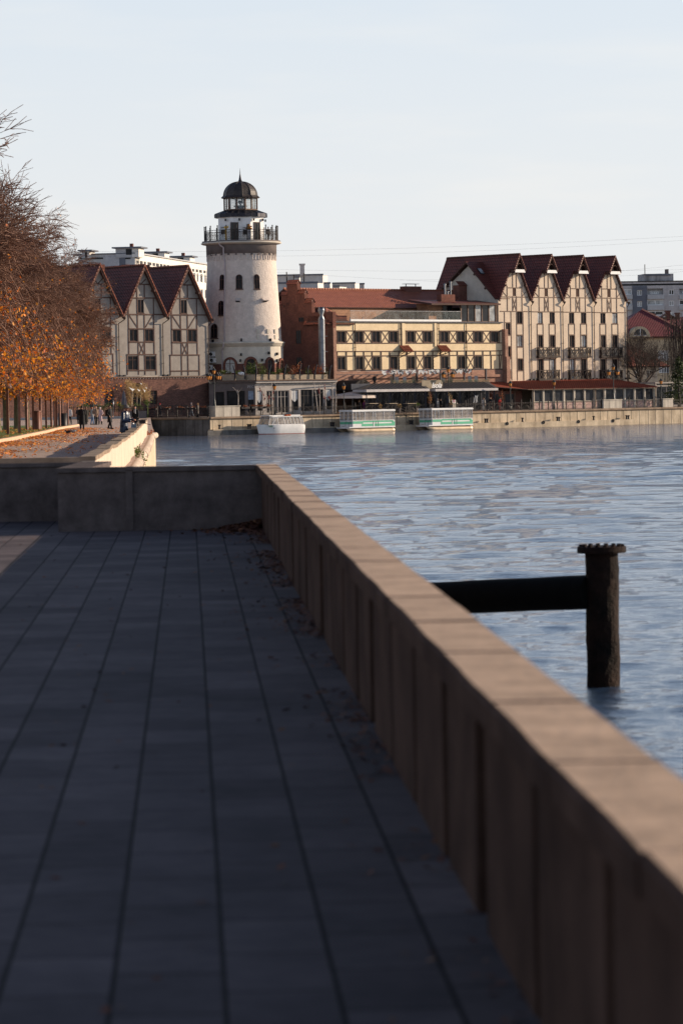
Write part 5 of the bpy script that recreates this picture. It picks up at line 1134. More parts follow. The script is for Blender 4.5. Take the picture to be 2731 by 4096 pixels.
# power lines
def wire(a,b,Y,sag,label,i):
    A_=atY(*a,Y); B2=atY(*b,Y); mb=MB(); n=16; pts=[]
    for k in range(n+1): p=A_.lerp(B2,k/n); p.z-=sag*4*(k/n)*(1-k/n); pts.append(p)
    mb.path(pts,.009,3); o=mb.build('power_line',MT['iron'],None); tag(o,label,'cable',group='thin power lines across the sky')
for i,(a,b,s_,l_) in enumerate((((-100,1000),(2900,935),1.2,'highest thin power line crossing the sky behind the tower gallery'),((-100,1018),(2900,950),1.4,'second thin power line crossing the sky just under the gallery'),((1100,1089),(2900,1160),.5,'thin power line sloping down above the orange tile roof'),((-100,1040),(2900,1075),1.0,'thin power line level with the lighthouse arcade'),((1600,1120),(2900,1040),.8,'thin power line rising right above the four gables'),((2300,1110),(2900,1068),.3,'short thin power line over the grey block at the right edge'))): wire(a,b,520,s_,l_,i)
# ================================================================== VEGETATION
def leafy(mb,c,rx,ry,rz,n,s,mi=0):
    cl=[(random.gauss(0,.5),random.gauss(0,.5),random.gauss(0,.45)) for _ in range(max(3,n//22))]
    for _ in range(n):
        k=random.choice(cl); p=Vector((c[0]+rx*(k[0]*.8+random.gauss(0,.22)),c[1]+ry*(k[1]*.8+random.gauss(0,.22)),c[2]+rz*(k[2]*.8+random.gauss(0,.25))))
        a=Vector((random.gauss(0,1),random.gauss(0,1),random.gauss(0,1))).normalized(); b=a.cross(Vector((random.gauss(0,1),random.gauss(0,1),random.gauss(0,1)))).normalized(); ss=s*random.uniform(.6,1.3)
        mb.poly([p-a*ss,p-b*ss*.5,p+a*ss,p+b*ss*.5],mi,[(0,0),(1,0),(1,1),(0,1)])
def grow_tree(H,Rc,seed,NB=(4,5,5,4,5,5,0),fork=.22,ntarget=9000,droop=.0,r0=.28,leaves=0,leaf_hi=.5,thick=1.,up=.35,droopers=0):
    """numpy-light recursive tree; returns (limb MB, twig arrays, leaf MB)"""
    r=random.Random(seed); limb=MB(); segs=[]; tips=[]
    def rec(p,d,L,rad_,lev):
        n=3 if lev<3 else 2; pts=[p]; dd=d
        for i in range(n):
            out=Vector((p.x,p.y,0)); 
            dd=(dd+Vector((r.gauss(0,.16),r.gauss(0,.16),r.gauss(0,.13)))+Vector((0,0,up*.35 if lev<3 else (up*.25-droop)*.6))).normalized(); 
            pts.append(pts[-1]+dd*(L/n))
        r1=rad_*(.62 if lev<5 else .5)
        if lev<=2: 
            for i in range(n): limb.tube(pts[i],pts[i+1],lerp(rad_,r1,i/n),lerp(rad_,r1,(i+1)/n),7 if lev<2 else 5,0,False)
        else:
            for i in range(n): segs.append((pts[i],pts[i+1],max(lerp(rad_,r1,i/n),.011*thick),max(lerp(rad_,r1,(i+1)/n),.008*thick)))
        if lev>=6: tips.append(pts[-1]); return
        nb=NB[lev] if lev else 6
        for k in range(nb):
            f=r.uniform(.35,1.) if lev else r.uniform(.35,1.0); i=min(n-1,int(f*n)); q=pts[i].lerp(pts[i+1],f*n-i) if f<1 else pts[-1]
            az=r.uniform(0,6.283); sp=r.uniform(.45,1.15) if lev else r.uniform(.5,1.0); side=Vector((math.cos(az),math.sin(az),0)); 
            nd=(dd*math.cos(sp)+ (side-dd*side.dot(dd)).normalized()*math.sin(sp)).normalized()
            # stay inside the crown ellipsoid
            e=Vector((q.x/Rc,q.y/Rc,(q.z-H*.58)/(H*.44))); 
            Ln=L*r.uniform(.55,.80)*(1 if e.length<.95 else .62)
            if lev<6: rec(q,nd,Ln,r1*r.uniform(.55,.85),lev+1)
        if lev: rec(pts[-1],(dd+Vector((r.gauss(0,.2),r.gauss(0,.2),.05))).normalized(),L*.72*(1 if Vector((pts[-1].x/Rc,pts[-1].y/Rc,(pts[-1].z-H*.58)/(H*.44))).length<.95 else .6),r1,lev+1)
    trunk_top=Vector((r.uniform(-.2,.2),r.uniform(-.2,.2),H*fork))
    limb.tube((0,0,-.3),(0,0,.25),r0*1.35,r0*1.05,9,0,False); limb.tube((0,0,.25),trunk_top,r0*1.05,r0*.8,9,0,False)
    for k in range(7):
        az=6.283*k/7+r.uniform(-.3,.3); el=r.uniform(.35,1.25) if k<6 else 1.5; rec(trunk_top+Vector((0,0,r.uniform(-.3,H*.10))),Vector((math.cos(az)*math.cos(el),math.sin(az)*math.cos(el),math.sin(el))),H*.27*(.8 if el>1 else 1)*(Rc/(H*.5)),r0*r.uniform(.38,.55),1)
    for _ in range(droopers):
        az=r.uniform(0,6.283); rr=Rc*math.sqrt(r.uniform(.12,1.)); zs=H*r.uniform(.30,.48); p=Vector((rr*.78*math.cos(az),rr*.78*math.sin(az),zs)); ze=H*(.155+.10*r.random()+.10*(1-rr/Rc)); q0=p; n=6; out=Vector((math.cos(az),math.sin(az),0))
        for i in range(n):
            f=(i+1)/n; q1=Vector((0,0,0))+Vector((math.cos(az),math.sin(az),0))*(rr*.78+rr*.26*f)+Vector((r.gauss(0,.12),r.gauss(0,.12),lerp(zs,ze,f**1.5)+r.gauss(0,.06)))
            segs.append((q0,q1,.016*thick,.012*thick)); 
            if i>1:
                for _k in range(3):
                    e_=q1+Vector((r.gauss(0,.38),r.gauss(0,.38),r.gauss(.05,.28))); segs.append((q1,e_,.010*thick,.006*thick)); tips.append(e_)
            q0=q1
    return limb,segs,tips
def twig_mesh(name,segs,mat):
    A=np.array([tuple(s[0]) for s in segs],dtype=np.float32); B=np.array([tuple(s[1]) for s in segs],dtype=np.float32); ra=np.array([s[2] for s in segs])[:,None]; rb=np.array([s[3] for s in segs])[:,None]
    d=B-A; d/=np.linalg.norm(d,axis=1,keepdims=True)+1e-9; x=np.cross(d,np.array([.13,.21,.97])); x/=np.linalg.norm(x,axis=1,keepdims=True)+1e-9; y=np.cross(d,x); V=[]
    for (P,r_) in ((A,ra),(B,rb)):
        for k in range(3): a=2.094*k; V.append(P+(x*math.cos(a)+y*math.sin(a))*r_)
    n=len(segs); V=np.stack(V,1).reshape(-1,3); base=np.arange(n)[:,None]*6; Fs=np.concatenate([base+np.array([[k,(k+1)%3,3+(k+1)%3,3+k]]) for k in range(3)],0).astype(np.int32)
    me=bpy.data.meshes.new(name); me.vertices.add(len(V)); me.vertices.foreach_set('co',V.astype(np.float32).ravel()); me.loops.add(Fs.size); me.loops.foreach_set('vertex_index',Fs.ravel()); me.polygons.add(len(Fs)); me.polygons.foreach_set('loop_start',np.arange(0,Fs.size,4,dtype=np.int32)); me.polygons.foreach_set('loop_total',np.full(len(Fs),4,dtype=np.int32)); me.update(); me.materials.append(mat)
    return me
def tree(name,label,loc,H,Rc,seed,leaf=None,nleaf=0,leafz=(0,.55),group=None,barkm='bark',twigm='twig',**kw):
    limb,segs,tips=grow_tree(H,Rc,seed,**kw); t=thing(name,label,'tree',(0,0,0)); limb.build('trunk',MT[barkm],t)
    me=twig_mesh('crown',segs,MT[twigm]); o=bpy.data.objects.new('crown',me); COL.objects.link(o); o.parent=t; ORG['crown']=Vector((0,0,0))
    if nleaf:
        r=random.Random(seed+1); mb=MB(); cand=[p for p in tips if leafz[0]*H<p.z]; ph=r.uniform(0,6)
        cnt=0; tries=0
        while cnt<nleaf and tries<nleaf*12:
            tries+=1; p=r.choice(cand); f=p.z/H; pr=max(0,min(1,(leafz[1]-f)/.22)); pr=max(pr,.012)
            if .5+.5*math.sin(p.x*.9+ph)*math.sin(p.y*.8+ph*2)*math.sin(p.z*1.1)*1.6 < r.random()*.9: continue
            if r.random()>pr: continue
            q=p+Vector((r.gauss(0,.16),r.gauss(0,.16),r.gauss(0,.16)-.05)); a=Vector((r.gauss(0,1),r.gauss(0,1),r.gauss(0,1))).normalized(); b=a.cross(Vector((r.gauss(0,1),r.gauss(0,1),r.gauss(0,1)))).normalized(); s_=r.uniform(.045,.095)
            mb.poly([q-a*s_,q-b*s_*.7,q+a*s_,q+b*s_*.7],0,[(0,0),(1,0),(1,1),(0,1)]); cnt+=1
        mb.build('foliage',MT[leaf],t)
    t.location=loc; 
    return t
def treeat(X,Y): return Vector((X,Y,zg(Y)+.1))
if not globals().get('NOTREES'):
    specs=[(-22.5,116,18.2,9.3,1),(-22.4,140,19,9.6,2),(-22.8,163,18,9.2,3),(-23.,184,17,8.8,1),(-23.2,205,16.5,8.5,2),(-23.6,226,15.8,7.9,3),(-24.2,246,15,6.9,1),(-22.9,219,13.5,6,2),(-23.7,233,13.5,6.2,3),(-25.3,240,14,6.4,1),(-25.9,255,13.5,6.4,2),(-24.9,262,12.5,5.6,3),(-24.5,190,16,7.5,2),(-25,168,17,8,1)]
    nm=['nearest of the row, only twig tips in view','second nearest of the row','third of the row, bare on top','fourth of the row, dense brown crown','fifth of the row, orange leaves below','sixth of the row, glowing leaves low down','last big one, beside the gable house','slim trunk behind the first lamp posts','slim trunk behind the middle lamp posts','slim trunk set back on the lawn','slim trunk far back on the lawn','farthest slim one in the shade','in the second line, left edge of the picture','in the second line, mostly outside the left edge']
    base={}
    for i,(X,Y,H,Rc,sd_) in enumerate(specs):
        if sd_ not in base:
            base[sd_]=tree('linden_tree','x',treeat(X,Y),16.5,8.,10+sd_,'leaf_o',13000,(0,.40),droop=.22,thick=1.3,droopers=520); o=base[sd_]
        else: o=dup(base[sd_],treeat(X,Y),random.uniform(0,6.28))
        k=H/16.5; o.scale=(Rc/8.,Rc/8.,k); o['label']='autumn tree, '+nm[i]; o['category']='tree'; o['group']='autumn trees along the promenade'
    g=atY(*K10(330,1830),452); tr=tree('bare_tree','bare grey tree with two dark trunks behind the veranda roof',Vector((g.x,g.y,3.2)),11.,5.8,44,None,0,barkm='bark_r',twigm='bark_r',fork=.16,r0=.34,thick=1.2,up=.6,NB=(4,3,3,3,3,2,0)); 
    mb=MB(); mb.tube((-1.6,.3,-.5),(-1.9,.3,2.5),.33,.26,8); mb.tube((-1.9,.3,2.5),(-2.1,.2,5.5),.26,.14,8); mb.tube((-2.1,.2,5.5),(-2.6,.2,8.6),.14,.05,6); mb.build('trunk',MT['bark_r'],tr)
# dark willow and evergreen at the right edge
g=atY(*K10(935,1600),470); t=thing('willow_tree','dark weeping willow hanging at the right edge before the villa','tree',tuple(g)); mb=MB(); mb.tube((g.x,g.y,2),(g.x+.3,g.y,11),.35,.15,7); mb.build('trunk',MT['bark_r'],t); mb=MB()
for _ in range(420):
    a=random.uniform(0,6.28); r_=random.uniform(.2,2.6); z=random.uniform(8,15.5); p=Vector((g.x+r_*math.cos(a),g.y+r_*math.sin(a)*.7,z)); q=p+Vector((random.gauss(0,.2),random.gauss(0,.2),-random.uniform(2,6))); mb.tube(p,q,.03,.015,3,0,False)
mb.build('crown',MT['bark_r'],t)
g=atY(*K10(910,1800),445); t=thing('evergreen_shrub','dark green fir beside the glass pavilion at the right edge','tree',tuple(g)); mb=MB(); mb.tube((g.x,g.y,2),(g.x,g.y,8),.2,.05,6); mb.build('trunk',MT['bark_r'],t); mb=MB()
for k in range(14): z=3+k*.42; leafy(mb,(g.x,g.y,z),2.6*(1-k/17),2.6*(1-k/17),.5,150,.16)
mb.build('crown',MT['leaf_dg'],t)
# brown steel posts with round lamp heads along the grass
pn=['nearest of the row','second from the left','third from the left','fourth from the left','fifth from the left','sixth from the left','seventh from the left','eighth from the left','ninth from the left','first of the shaded ones','second shaded one','farthest shaded one']
pst=None
for i,(x,y0,y1) in enumerate(((76,245,662),(178,270,648),(247,262,622),(302,268,618),(369,285,614),(418,290,606),(465,298,598),(494,320,592),(511,305,590),(540,330,585),(563,330,580),(612,335,560))):
    g=gpos(*KB(x,y1)); H=2.95
    if pst is None:
        pst=thing('lamp_post','','lamp post',(0,0,0)); mb=MB(); mb.box(-.07,-.07,-.1,.07,.07,H-.15); mb.build('post',MT['post'],pst); mb=MB(); mb.ball((.12,-.05,H-.05),.17,.17,.15,12,8); mb.tube((0,0,H-.2),(.1,0,H),.07,n=6); mb.build('lamp_head',pm('pink_lamp',(.42,.27,.23)),pst); o=pst; o.location=g+Vector((0,0,.05))
    else: o=dup(pst,g+Vector((0,0,.05)),random.uniform(-.5,.5))
    o['label']='brown steel post with round lamp head on the grass edge, '+pn[i]; o['group']='brown lamp posts along the grass'
g=gpos(*KB(335,615)); t=thing('litter_bin','round brown litter bin between the brown posts','bin',tuple(g)); mb=MB(); mb.lathe([(.27,-.05),(.27,1.45),(.25,1.45),(.24,.8)],g,20,0,True); mb.lathe([(.29,1.38),(.29,1.46)],g,20); mb.build('barrel',MT['post'],t); mb=MB(); mb.lathe([(.24,1.0),(.01,1.0)],g,16); mb.build('liner',MT['dark'],t)
g=gpos(*KB(565,583)); t=thing('litter_bin','dark round litter bin in the shade behind the last posts','bin',tuple(g)); mb=MB(); mb.lathe([(.38,-.05),(.40,1.2),(.36,1.2),(.34,.8),(.01,.8)],g,20); mb.build('barrel',MT['iron'],t)
# shrubs growing out of the parapet ledge
g=Vector((pxr(118)+.22,118,2.5)); t=thing('ledge_weed','small green weed growing on the ledge of the sunlit parapet','plant',tuple(g)); mb=MB(); leafy(mb,(g.x+.02,g.y,2.78),.16,.5,.24,110,.05); leafy(mb,(g.x+.1,g.y-1,2.5),.2,.9,.2,60,.05); mb.build('foliage',MT['leaf_g'],t); mb=MB()
for _ in range(9): mb.tube((g.x,g.y,2.45),(g.x+random.uniform(-.15,.3),g.y+random.uniform(-.6,.6),2.5+random.uniform(-.5,.6)),.012,n=3)
mb.build('stem',MT['bark'],t)
g=Vector((pxr(190)+.2,190,2.5)); mb=MB(); leafy(mb,(g.x,g.y,2.62),.2,1.6,.2,90,.07); tag(mb.build('ledge_weed',MT['leaf_r']),'reddish weed at the far end of the parapet ledge','plant')
# ================================================================== QUAY LIFE
def text_mesh(txt,size,mat,parent,F_,u,z,o,name='lettering',bold=0.,shear=0.):
    cu=bpy.data.curves.new('lettering_curve','FONT'); cu.body=txt; cu.size=size; cu.extrude=.01; cu.offset=bold; cu.shear=shear
    tmp=bpy.data.objects.new('lettering_tmp',cu); COL.objects.link(tmp); dg=bpy.context.evaluated_depsgraph_get(); me=bpy.data.meshes.new_from_object(tmp.evaluated_get(dg)); bpy.data.objects.remove(tmp)
    o0=ORG.get(parent.name,Vector((0,0,0)))
    for v in me.vertices: p=F_.W(u+v.co.x,z+v.co.y,o+v.co.z)-o0; v.co=p
    me.materials.clear(); me.materials.append(mat); ob=bpy.data.objects.new(name,me); COL.objects.link(ob); ob.parent=parent; ORG[ob.name]=o0; return ob
def uq_(px,o): 
    Fo=Q.off(o); return Fo.uv(px,1600)[0]
# ---- grey pavilion in front of the tower
Pv=Q.off(-5.2); 
gpv=thing('grey_pavilion','long grey flat roofed restaurant pavilion with glass doors and swagged curtains below the tower','pavilion',tuple(Pv.W(6,2.2)))
pu=lambda x:Pv.uv(*K14(x,350))[0]; pz=lambda y:Pv.uv(*K14(900,y))[1]
c0_=Pv.W(pu(492),0); Pd=Face(tuple(c0_.xy),104.)   # shaded left part turns away from the sun
Pd_u0=Pd.uv(*K14(-150,350))[0]
hs=[(pu(a),pu(b),pz(d),pz(c)) for a,b,c,d in ((520,590,285,560),(650,803,285,600),(810,965,285,600),(998,1093,280,560),(1125,1290,278,580),(1294,1440,278,580),(1480,1555,273,560))]
u_end=Pv.uv(*K15(598,400))[0]
mb=MB(); wall(mb,Pv,[(pu(492),2.15),(u_end,2.15),(u_end,pz(178)),(pu(492),pz(178))],hs,.25); Pv.box(mb,pu(490),u_end+.15,pz(178),pz(152),-.2,.28); mb.build('grey_wall',MT['grey_p'],gpv)
mb=MB(); Pv.box(mb,pu(490),u_end+.1,pz(184),pz(178),-.1,.22); Pv.box(mb,pu(490),u_end+.1,pz(212),pz(206),0.003,.06); mb.build('shadow_line',MT['dark'],gpv)
for i,h in enumerate(hs):
    w=window(Pv,h,gpv,MT['grey_p'] if i in (1,2) else MT['iron'],MT['glass_d'],-.2,2 if i in (1,2,4,5) else 0,1 if i in (1,2,4,5) else 0,.09,name='glass_door' if i in (1,2) else 'window')
    if i in (0,3,6):
        mb=MB(); n=8; 
        for k in range(n):
            a=lerp(h[0]+.08,h[1]-.08,k/n); b=lerp(h[0]+.08,h[1]-.08,(k+1)/n); f=lambda t:(h[3]-.05-(1.05+.35*math.sin(math.pi*t)))
            mb.poly([Pv.W(a,f(k/n),-.1-.05*(k%2)),Pv.W(b,f((k+1)/n),-.15+.05*(k%2)),Pv.W(b,h[3]-.06,-.15+.05*(k%2)),Pv.W(a,h[3]-.06,-.1-.05*(k%2))])
        mb.build('swag_curtain',MT['curt_w'],w)
mb=MB(); du=lambda x:Pd.uv(*K14(x,350))[0]; dz=lambda y:Pd.uv(*K14(300,y))[1]
hd=[(du(-60),du(60),2.3,dz(300)),(du(95),du(348),2.3,dz(290)),(du(392),du(468),2.6,dz(290))]
wall(mb,Pd,[(Pd_u0,2.15),(-.01,2.15),(-.01,dz(178)),(Pd_u0,dz(178))],hd,.25); Pd.box(mb,Pd_u0,0.,dz(176),dz(150),-.2,.25); mb.build('shaded_wall',MT['band'],gpv)  # shade put into the colour: dark render instead of the pavilion grey
for h in hd: window(Pd,h,gpv,MT['iron'],MT['glass_d'],-.2,2 if h[1]-h[0]>4 else 0,0,.09)
mb=MB(); h=hd[2]
for k in range(6): a=lerp(h[0],h[1],k/6); b=lerp(h[0],h[1],(k+1)/6); mb.poly([Pd.W(a,h[3]-1.1,-.1-.05*(k%2)),Pd.W(b,h[3]-1.1,-.15+.05*(k%2)),Pd.W(b,h[3],-.15+.05*(k%2)),Pd.W(a,h[3],-.1-.05*(k%2))])
mb.build('swag_curtain',MT['curtain'],gpv)
text_mesh('РЕСТОРАН',.42,MT['grey'],gpv,Pd,du(385),dz(252),.03)
# flat roof with board edge
rt=MB(); A_=Pd.W(Pd_u0,pz(150)); Bp=Pv.W(pu(490),pz(150),.3); Cp=Pv.W(u_end+.2,pz(150),.3); z_=pz(150)+.02
rt.poly([Vector((A_.x,A_.y,z_)),Vector((Bp.x,Bp.y,z_)),Vector((Cp.x,Cp.y,z_)),Pv.W(u_end+.2,z_,-7),Vector((A_.x,A_.y+8,z_))]); Pv.box(rt,pu(485),u_end+.25,z_,z_+.12,-.1,.42); Pd.box(rt,Pd_u0,.1,z_,z_+.12,-.1,.36)
rt.build('terrace_edge',MT['timber2'],gpv)
# planter boxes and curved posts on the pavilion roof
Pr=Pv.off(-.2); zt2=z_+.13
pl_=[(285,410,1,0,'shaded planter, first from the left'),(425,530,1,1,'shaded planter with a white stone dog ornament beside it'),(540,626,1,2,'shaded planter below the tallest green shrub'),(643,760,0,3,'sunlit planter with bright green leaves at its left'),(782,918,0,4,'sunlit planter with low green tufts'),(942,1090,0,5,'sunlit planter with dark fir and red twigs'),(1104,1238,0,6,'sunlit planter with yellow green shrub'),(1258,1385,0,7,'sunlit planter with orange and red shrub, rightmost on the roof')]
veg={0:[(300,1150,'leaf_g',.6,.5,150),(350,1150,'leaf_dg',.5,.4,120)],1:[(450,1150,'leaf_g',.5,.35,110)],2:[(580,1125,'leaf_g',1.1,1.1,420)],3:[(680,1110,'leaf_g',.8,1.1,300)],4:[(810,1155,'leaf_g',.7,.3,130),(880,1140,'leaf_g',.6,.45,140)],5:[(950,1125,'leaf_dg',.9,.9,330),(1040,1120,'leaf_r',.8,1.,260)],6:[(1170,1145,'leaf_g',.7,.5,170)],7:[(1290,1125,'leaf_r',.9,.8,280),(1350,1150,'leaf_dg',.6,.5,150)]}
for x0,x1,dk,k,lb in pl_:
    Fp=Pd.off(-.3) if dk else Pr; u0=Fp.uv(*K4(x0,1190))[0]; u1=Fp.uv(*K4(x1,1190))[0]; t=thing('planter_box','long wooden '+lb,'planter',tuple(Fp.W((u0+u1)/2,zt2,0)),group='wooden planters on the pavilion roof')
    zt3=Fp.uv(*K4((x0+x1)/2,1170))[1]; mb=MB(); nb_=3
    for q in range(nb_): Fp.box(mb,u0,u1,lerp(zt2,zt3,q/nb_)+.005,lerp(zt2,zt3,(q+1)/nb_)-.012,-.03,0)
    Fp.box(mb,u0+.02,u1-.02,zt2,zt3-.06,-.7,-.031); Fp.box(mb,u0,u0+.04,zt2,zt3,-.7,-.0005)
    mb.build('box',MT['wood'],t)
    for x,y,lm,rx,rz2,n in veg[k]: p=Fp.off(-.4).pt(*K4(x,y)); mb=MB(); leafy(mb,(p.x,p.y,max(p.z,zt3+.05)),rx,.4,rz2,n,.085); mb.build('shrub',MT[lm],t)
cp_=None
for i,(xt,yt,xb,yb) in enumerate(((398,1075,416,1225),(503,1070,520,1222),(632,1066,634,1220),(797,1066,770,1222),(956,1064,934,1220),(1110,1062,1095,1220),(1193,1072,1180,1160),(1278,1064,1248,1220),(1427,1068,1400,1215))):
    Fp=(Pd.off(.1) if i<2 else Pv.off(.1)); a=Fp.pt(*K4(xb,yb)); b=Fp.pt(*K4(xt,yt)); mb=MB(); n=6; pts=[a.lerp(b,k/n)+Fp.d*((.12 if xt<xb else -.12)*math.sin(math.pi*k/n)) for k in range(n+1)]; mb.path(pts,[.085]*(n)+[.05],6); tag(mb.build('curved_post',MT['metal_d']),'dark curved metal post on the pavilion roof edge, %s from the left'%['one','two','three','four','five','six','seven and set back','eight','nine'][i],'post',group='curved posts on the pavilion roof')
p=Pd.off(-.2).pt(*K4(488,1162)); mb=MB(); mb.ball(p,.36,.28,.24,8,6); mb.ball(p+Vector((-.3,-.05,.05)),.15); mb.ball(p+Vector((.3,-.05,-.1)),.13); tag(mb.build('white_ornament',MT['white']),'rounded white ornament lying between the shaded roof planters','ornament')
# ---- banner trellis, canopies, arch in front of the cream house
T1=Y_.off(4.6)
tz_=lambda y:T1.uv(*K5(900,y))[1]; tu=lambda x,F_=T1:F_.uv(*K5(x,780))[0]
tr_=thing('terrace_trellis','dark steel trellis with torn white banners above the restaurant roof terrace','trellis',tuple(T1.W(12,4.5)))
for x in (578,757,941,1128,1298): mb=MB(); T1.box(mb,tu(x)-.10,tu(x)+.10,tz_(832),tz_(740),-.1,.1); mb.build('post',MT['metal_d'],tr_)
mb=MB(); T1.box(mb,tu(470),tu(1305),tz_(743),tz_(737),-.15,.1); T1.box(mb,tu(130),tu(1000),tz_(776),tz_(772),-.1,0.05); 
for x in range(480,1300,62): mb.obox(T1.W(tu(x),tz_(740),-1.9),T1.d*.05,T1.n*1.9,Vector((0,0,.05)))
mb.build('beam',MT['metal_d'],tr_)
for a,b in ((480,590),(598,650),(662,745),(765,835),(845,930),(1050,1110),(1120,1178)):
    mb=MB(); n=7
    for k in range(n):
        u0,u1=lerp(tu(a),tu(b),k/n),lerp(tu(a),tu(b),(k+1)/n); j0,j1=.25*math.sin(k*1.9+a),.25*math.sin((k+1)*1.9+a); jj=random.uniform(-.12,.12)
        mb.poly([T1.W(u0,tz_(770)+j0*.6,.12),T1.W(u1,tz_(770)+j1*.6+jj,.16),T1.W(u1,tz_(745)+j1*.3,.14),T1.W(u0,tz_(745)+j0*.3,.12)])
    mb.build('banner',MT['curt_w'],tr_)
mb=MB()
for k in range(30): u=random.uniform(tu(480),tu(1180)); z=random.uniform(tz_(768),tz_(748)); mb.tube(T1.W(u,z,.2),T1.W(u+random.uniform(-.6,.6),z+random.uniform(-.5,.5),.2),.05,n=4); mb.mark()
mb.build_split('dark_rope',MT['iron'],tr_); mb=MB()
for k in range(14): u=random.uniform(tu(480),tu(1180)); z=random.uniform(tz_(768),tz_(745)); mb.tube(T1.W(u,z,.22),T1.W(u+random.uniform(-.2,.2),z+random.uniform(-.6,.6),.22),.04,n=4); mb.mark()
mb.build_split('red_cord',pm('red_cord',(.6,.08,.04)),tr_)
mb=MB(); T1.box(mb,tu(560),tu(1322),tz_(846),tz_(844),.05,.15); T1.box(mb,tu(560),tu(1322),tz_(824),tz_(822),.05,.12)
for k in range(90): u=lerp(tu(562),tu(1320),k/90); w_=(tu(1320)-tu(562))/90; T1.barw(mb,(u,tz_(845)),(u+w_,tz_(823)),.03,.1,0,.07); T1.barw(mb,(u+w_,tz_(845)),(u,tz_(823)),.03,.1,0,.07)
tag(mb.build('lattice_balustrade',pm('green_brown_paint',(.13,.14,.08))),'greenish lattice balustrade along the roof terrace above the grey canopies','balustrade')
# terrace slab under the trellis (canopy back wall)
zsl=tz_(846); mb=MB(); T1.box(mb,tu(400),tu(1325),zsl-.3,zsl-.02,-4.5,-.05); 
rb=mb.build('roof_terrace',MT['grey_p'],None); tag(rb,'flat grey roof terrace slab between the cream house and the metal canopies','terrace')
for k,(x,n) in enumerate(((420,2),(460,2))): pass
for i,x in enumerate((600,640,700,772,860,1000,1060,1210,1260)):
    mb=MB(); c=T1.W(tu(x),zsl,-.9); mb.box(c.x-.22,c.y-.2,zsl-.02,c.x+.22,c.y+.2,zsl+.42); mb.box(c.x-.22,c.y+.15,zsl+.42,c.x+.22,c.y+.2,zsl+.85); tag(mb.build('terrace_chair',MT['grey'] if i%3 else MT['wood']),'grey chair on the roof terrace behind the lattice balustrade, %s from the left'%['first','second','third','fourth','fifth','sixth','seventh','eighth','ninth'][i],'chair',group='chairs on the roof terrace')
Kc1=lambda o,x,y:Y_.off(o).pt(*K12(x,y)); Kc2=lambda o,x,y:Y_.off(o).pt(*K16(x,y))
def canopy(name,label,top,eave,fh,o_t,o_e,hipL,hipR,legs,dark):
    """top/eave: (F_,x0,x1,y) as pts; standing seam hipped canopy"""
    t=thing(name,label,'canopy',tuple(eave[0])); A,B2=eave; C,D=top; A=A.copy();B2=B2.copy();C=C.copy();D=D.copy(); B2.z=A.z=(A.z+B2.z)/2; C.z=D.z=(C.z+D.z)/2
    rf=MB(); Ab=A-Y_.n*(o_e-o_t+.5); Bb=B2-Y_.n*(o_e-o_t+.5)
    roofslab(rf,[A,B2,D,C],.05)
    if hipL: rf.poly([Ab,A,C,Ab+(C-A)*0+Vector((0,0,C.z-A.z))])
    if hipR: rf.poly([B2,Bb,Bb+Vector((0,0,D.z-B2.z)),D])
    n=int((B2-A).length/.62)
    for k in range(1,n): 
        f=k/n; a=A.lerp(B2,f); u_a=(a-A).dot(Y_.d); uc,ud=(C-A).dot(Y_.d),(D-A).dot(Y_.d); L_=(B2-A).dot(Y_.d); ft=1.
        if u_a<uc: ft=u_a/uc
        elif u_a>ud: ft=(L_-u_a)/(L_-ud)
        b=a+(C-A-Y_.d*uc)*ft; rf.tube(a+Vector((0,0,.03)),b+Vector((0,0,.03)),.035,n=4,sm=False)
    rf.build('seam_roof',[MT['seam'],MT['metal_d']],t)
    mb=MB(); d=Y_.d; mid=(A+B2)/2; mb.obox(mid+Vector((0,0,-fh/2-.02)),d*((B2-A).length/2),Y_.n*.05,Vector((0,0,fh/2))); mb.obox(A-Y_.n*1.2+Vector((0,0,-fh/2-.02)),d*.05,Y_.n*1.2,Vector((0,0,fh/2))); mb.obox(B2-Y_.n*1.2+Vector((0,0,-fh/2-.02)),d*.05,Y_.n*1.2,Vector((0,0,fh/2))); mb.build('fascia',MT['grey'],t)
    for f in legs:
        p=A.lerp(B2,f)-Y_.n*.35; mb=MB(); mb.box(p.x-.09,p.y-.09,2.15,p.x+.09,p.y+.09,A.z-fh); 
        for s_ in (-1,1): mb.path([p+d*(s_*.06)+Vector((0,0,-fh-1.1+0)),p+d*(s_*.35)+Vector((0,0,-fh-.45)),p+d*(s_*.9)+Vector((0,0,-fh-.05))],.035,4)
        mb.build('leg',MT['metal_d'],t)
    return t,A,B2,C,D
cn1=canopy('metal_canopy','dark grey standing seam metal canopy left of the slanted restaurant sign',(Kc1(5.0,425,208),Kc1(5.0,1190,206)),(Kc1(7.2,330,300),Kc1(7.2,1318,292)),.32,5.0,7.2,True,True,(.03,.2,.4,.62,.8,.97),False)
cn2=canopy('metal_canopy','grey standing seam metal canopy right of the slanted restaurant sign',(Kc2(5.0,470,256),Kc2(5.0,1008,250)),(Kc2(7.2,398,328),Kc2(7.2,1112,318)),.30,5.0,7.2,True,True,(.04,.22,.42,.66,.85,.97),False)
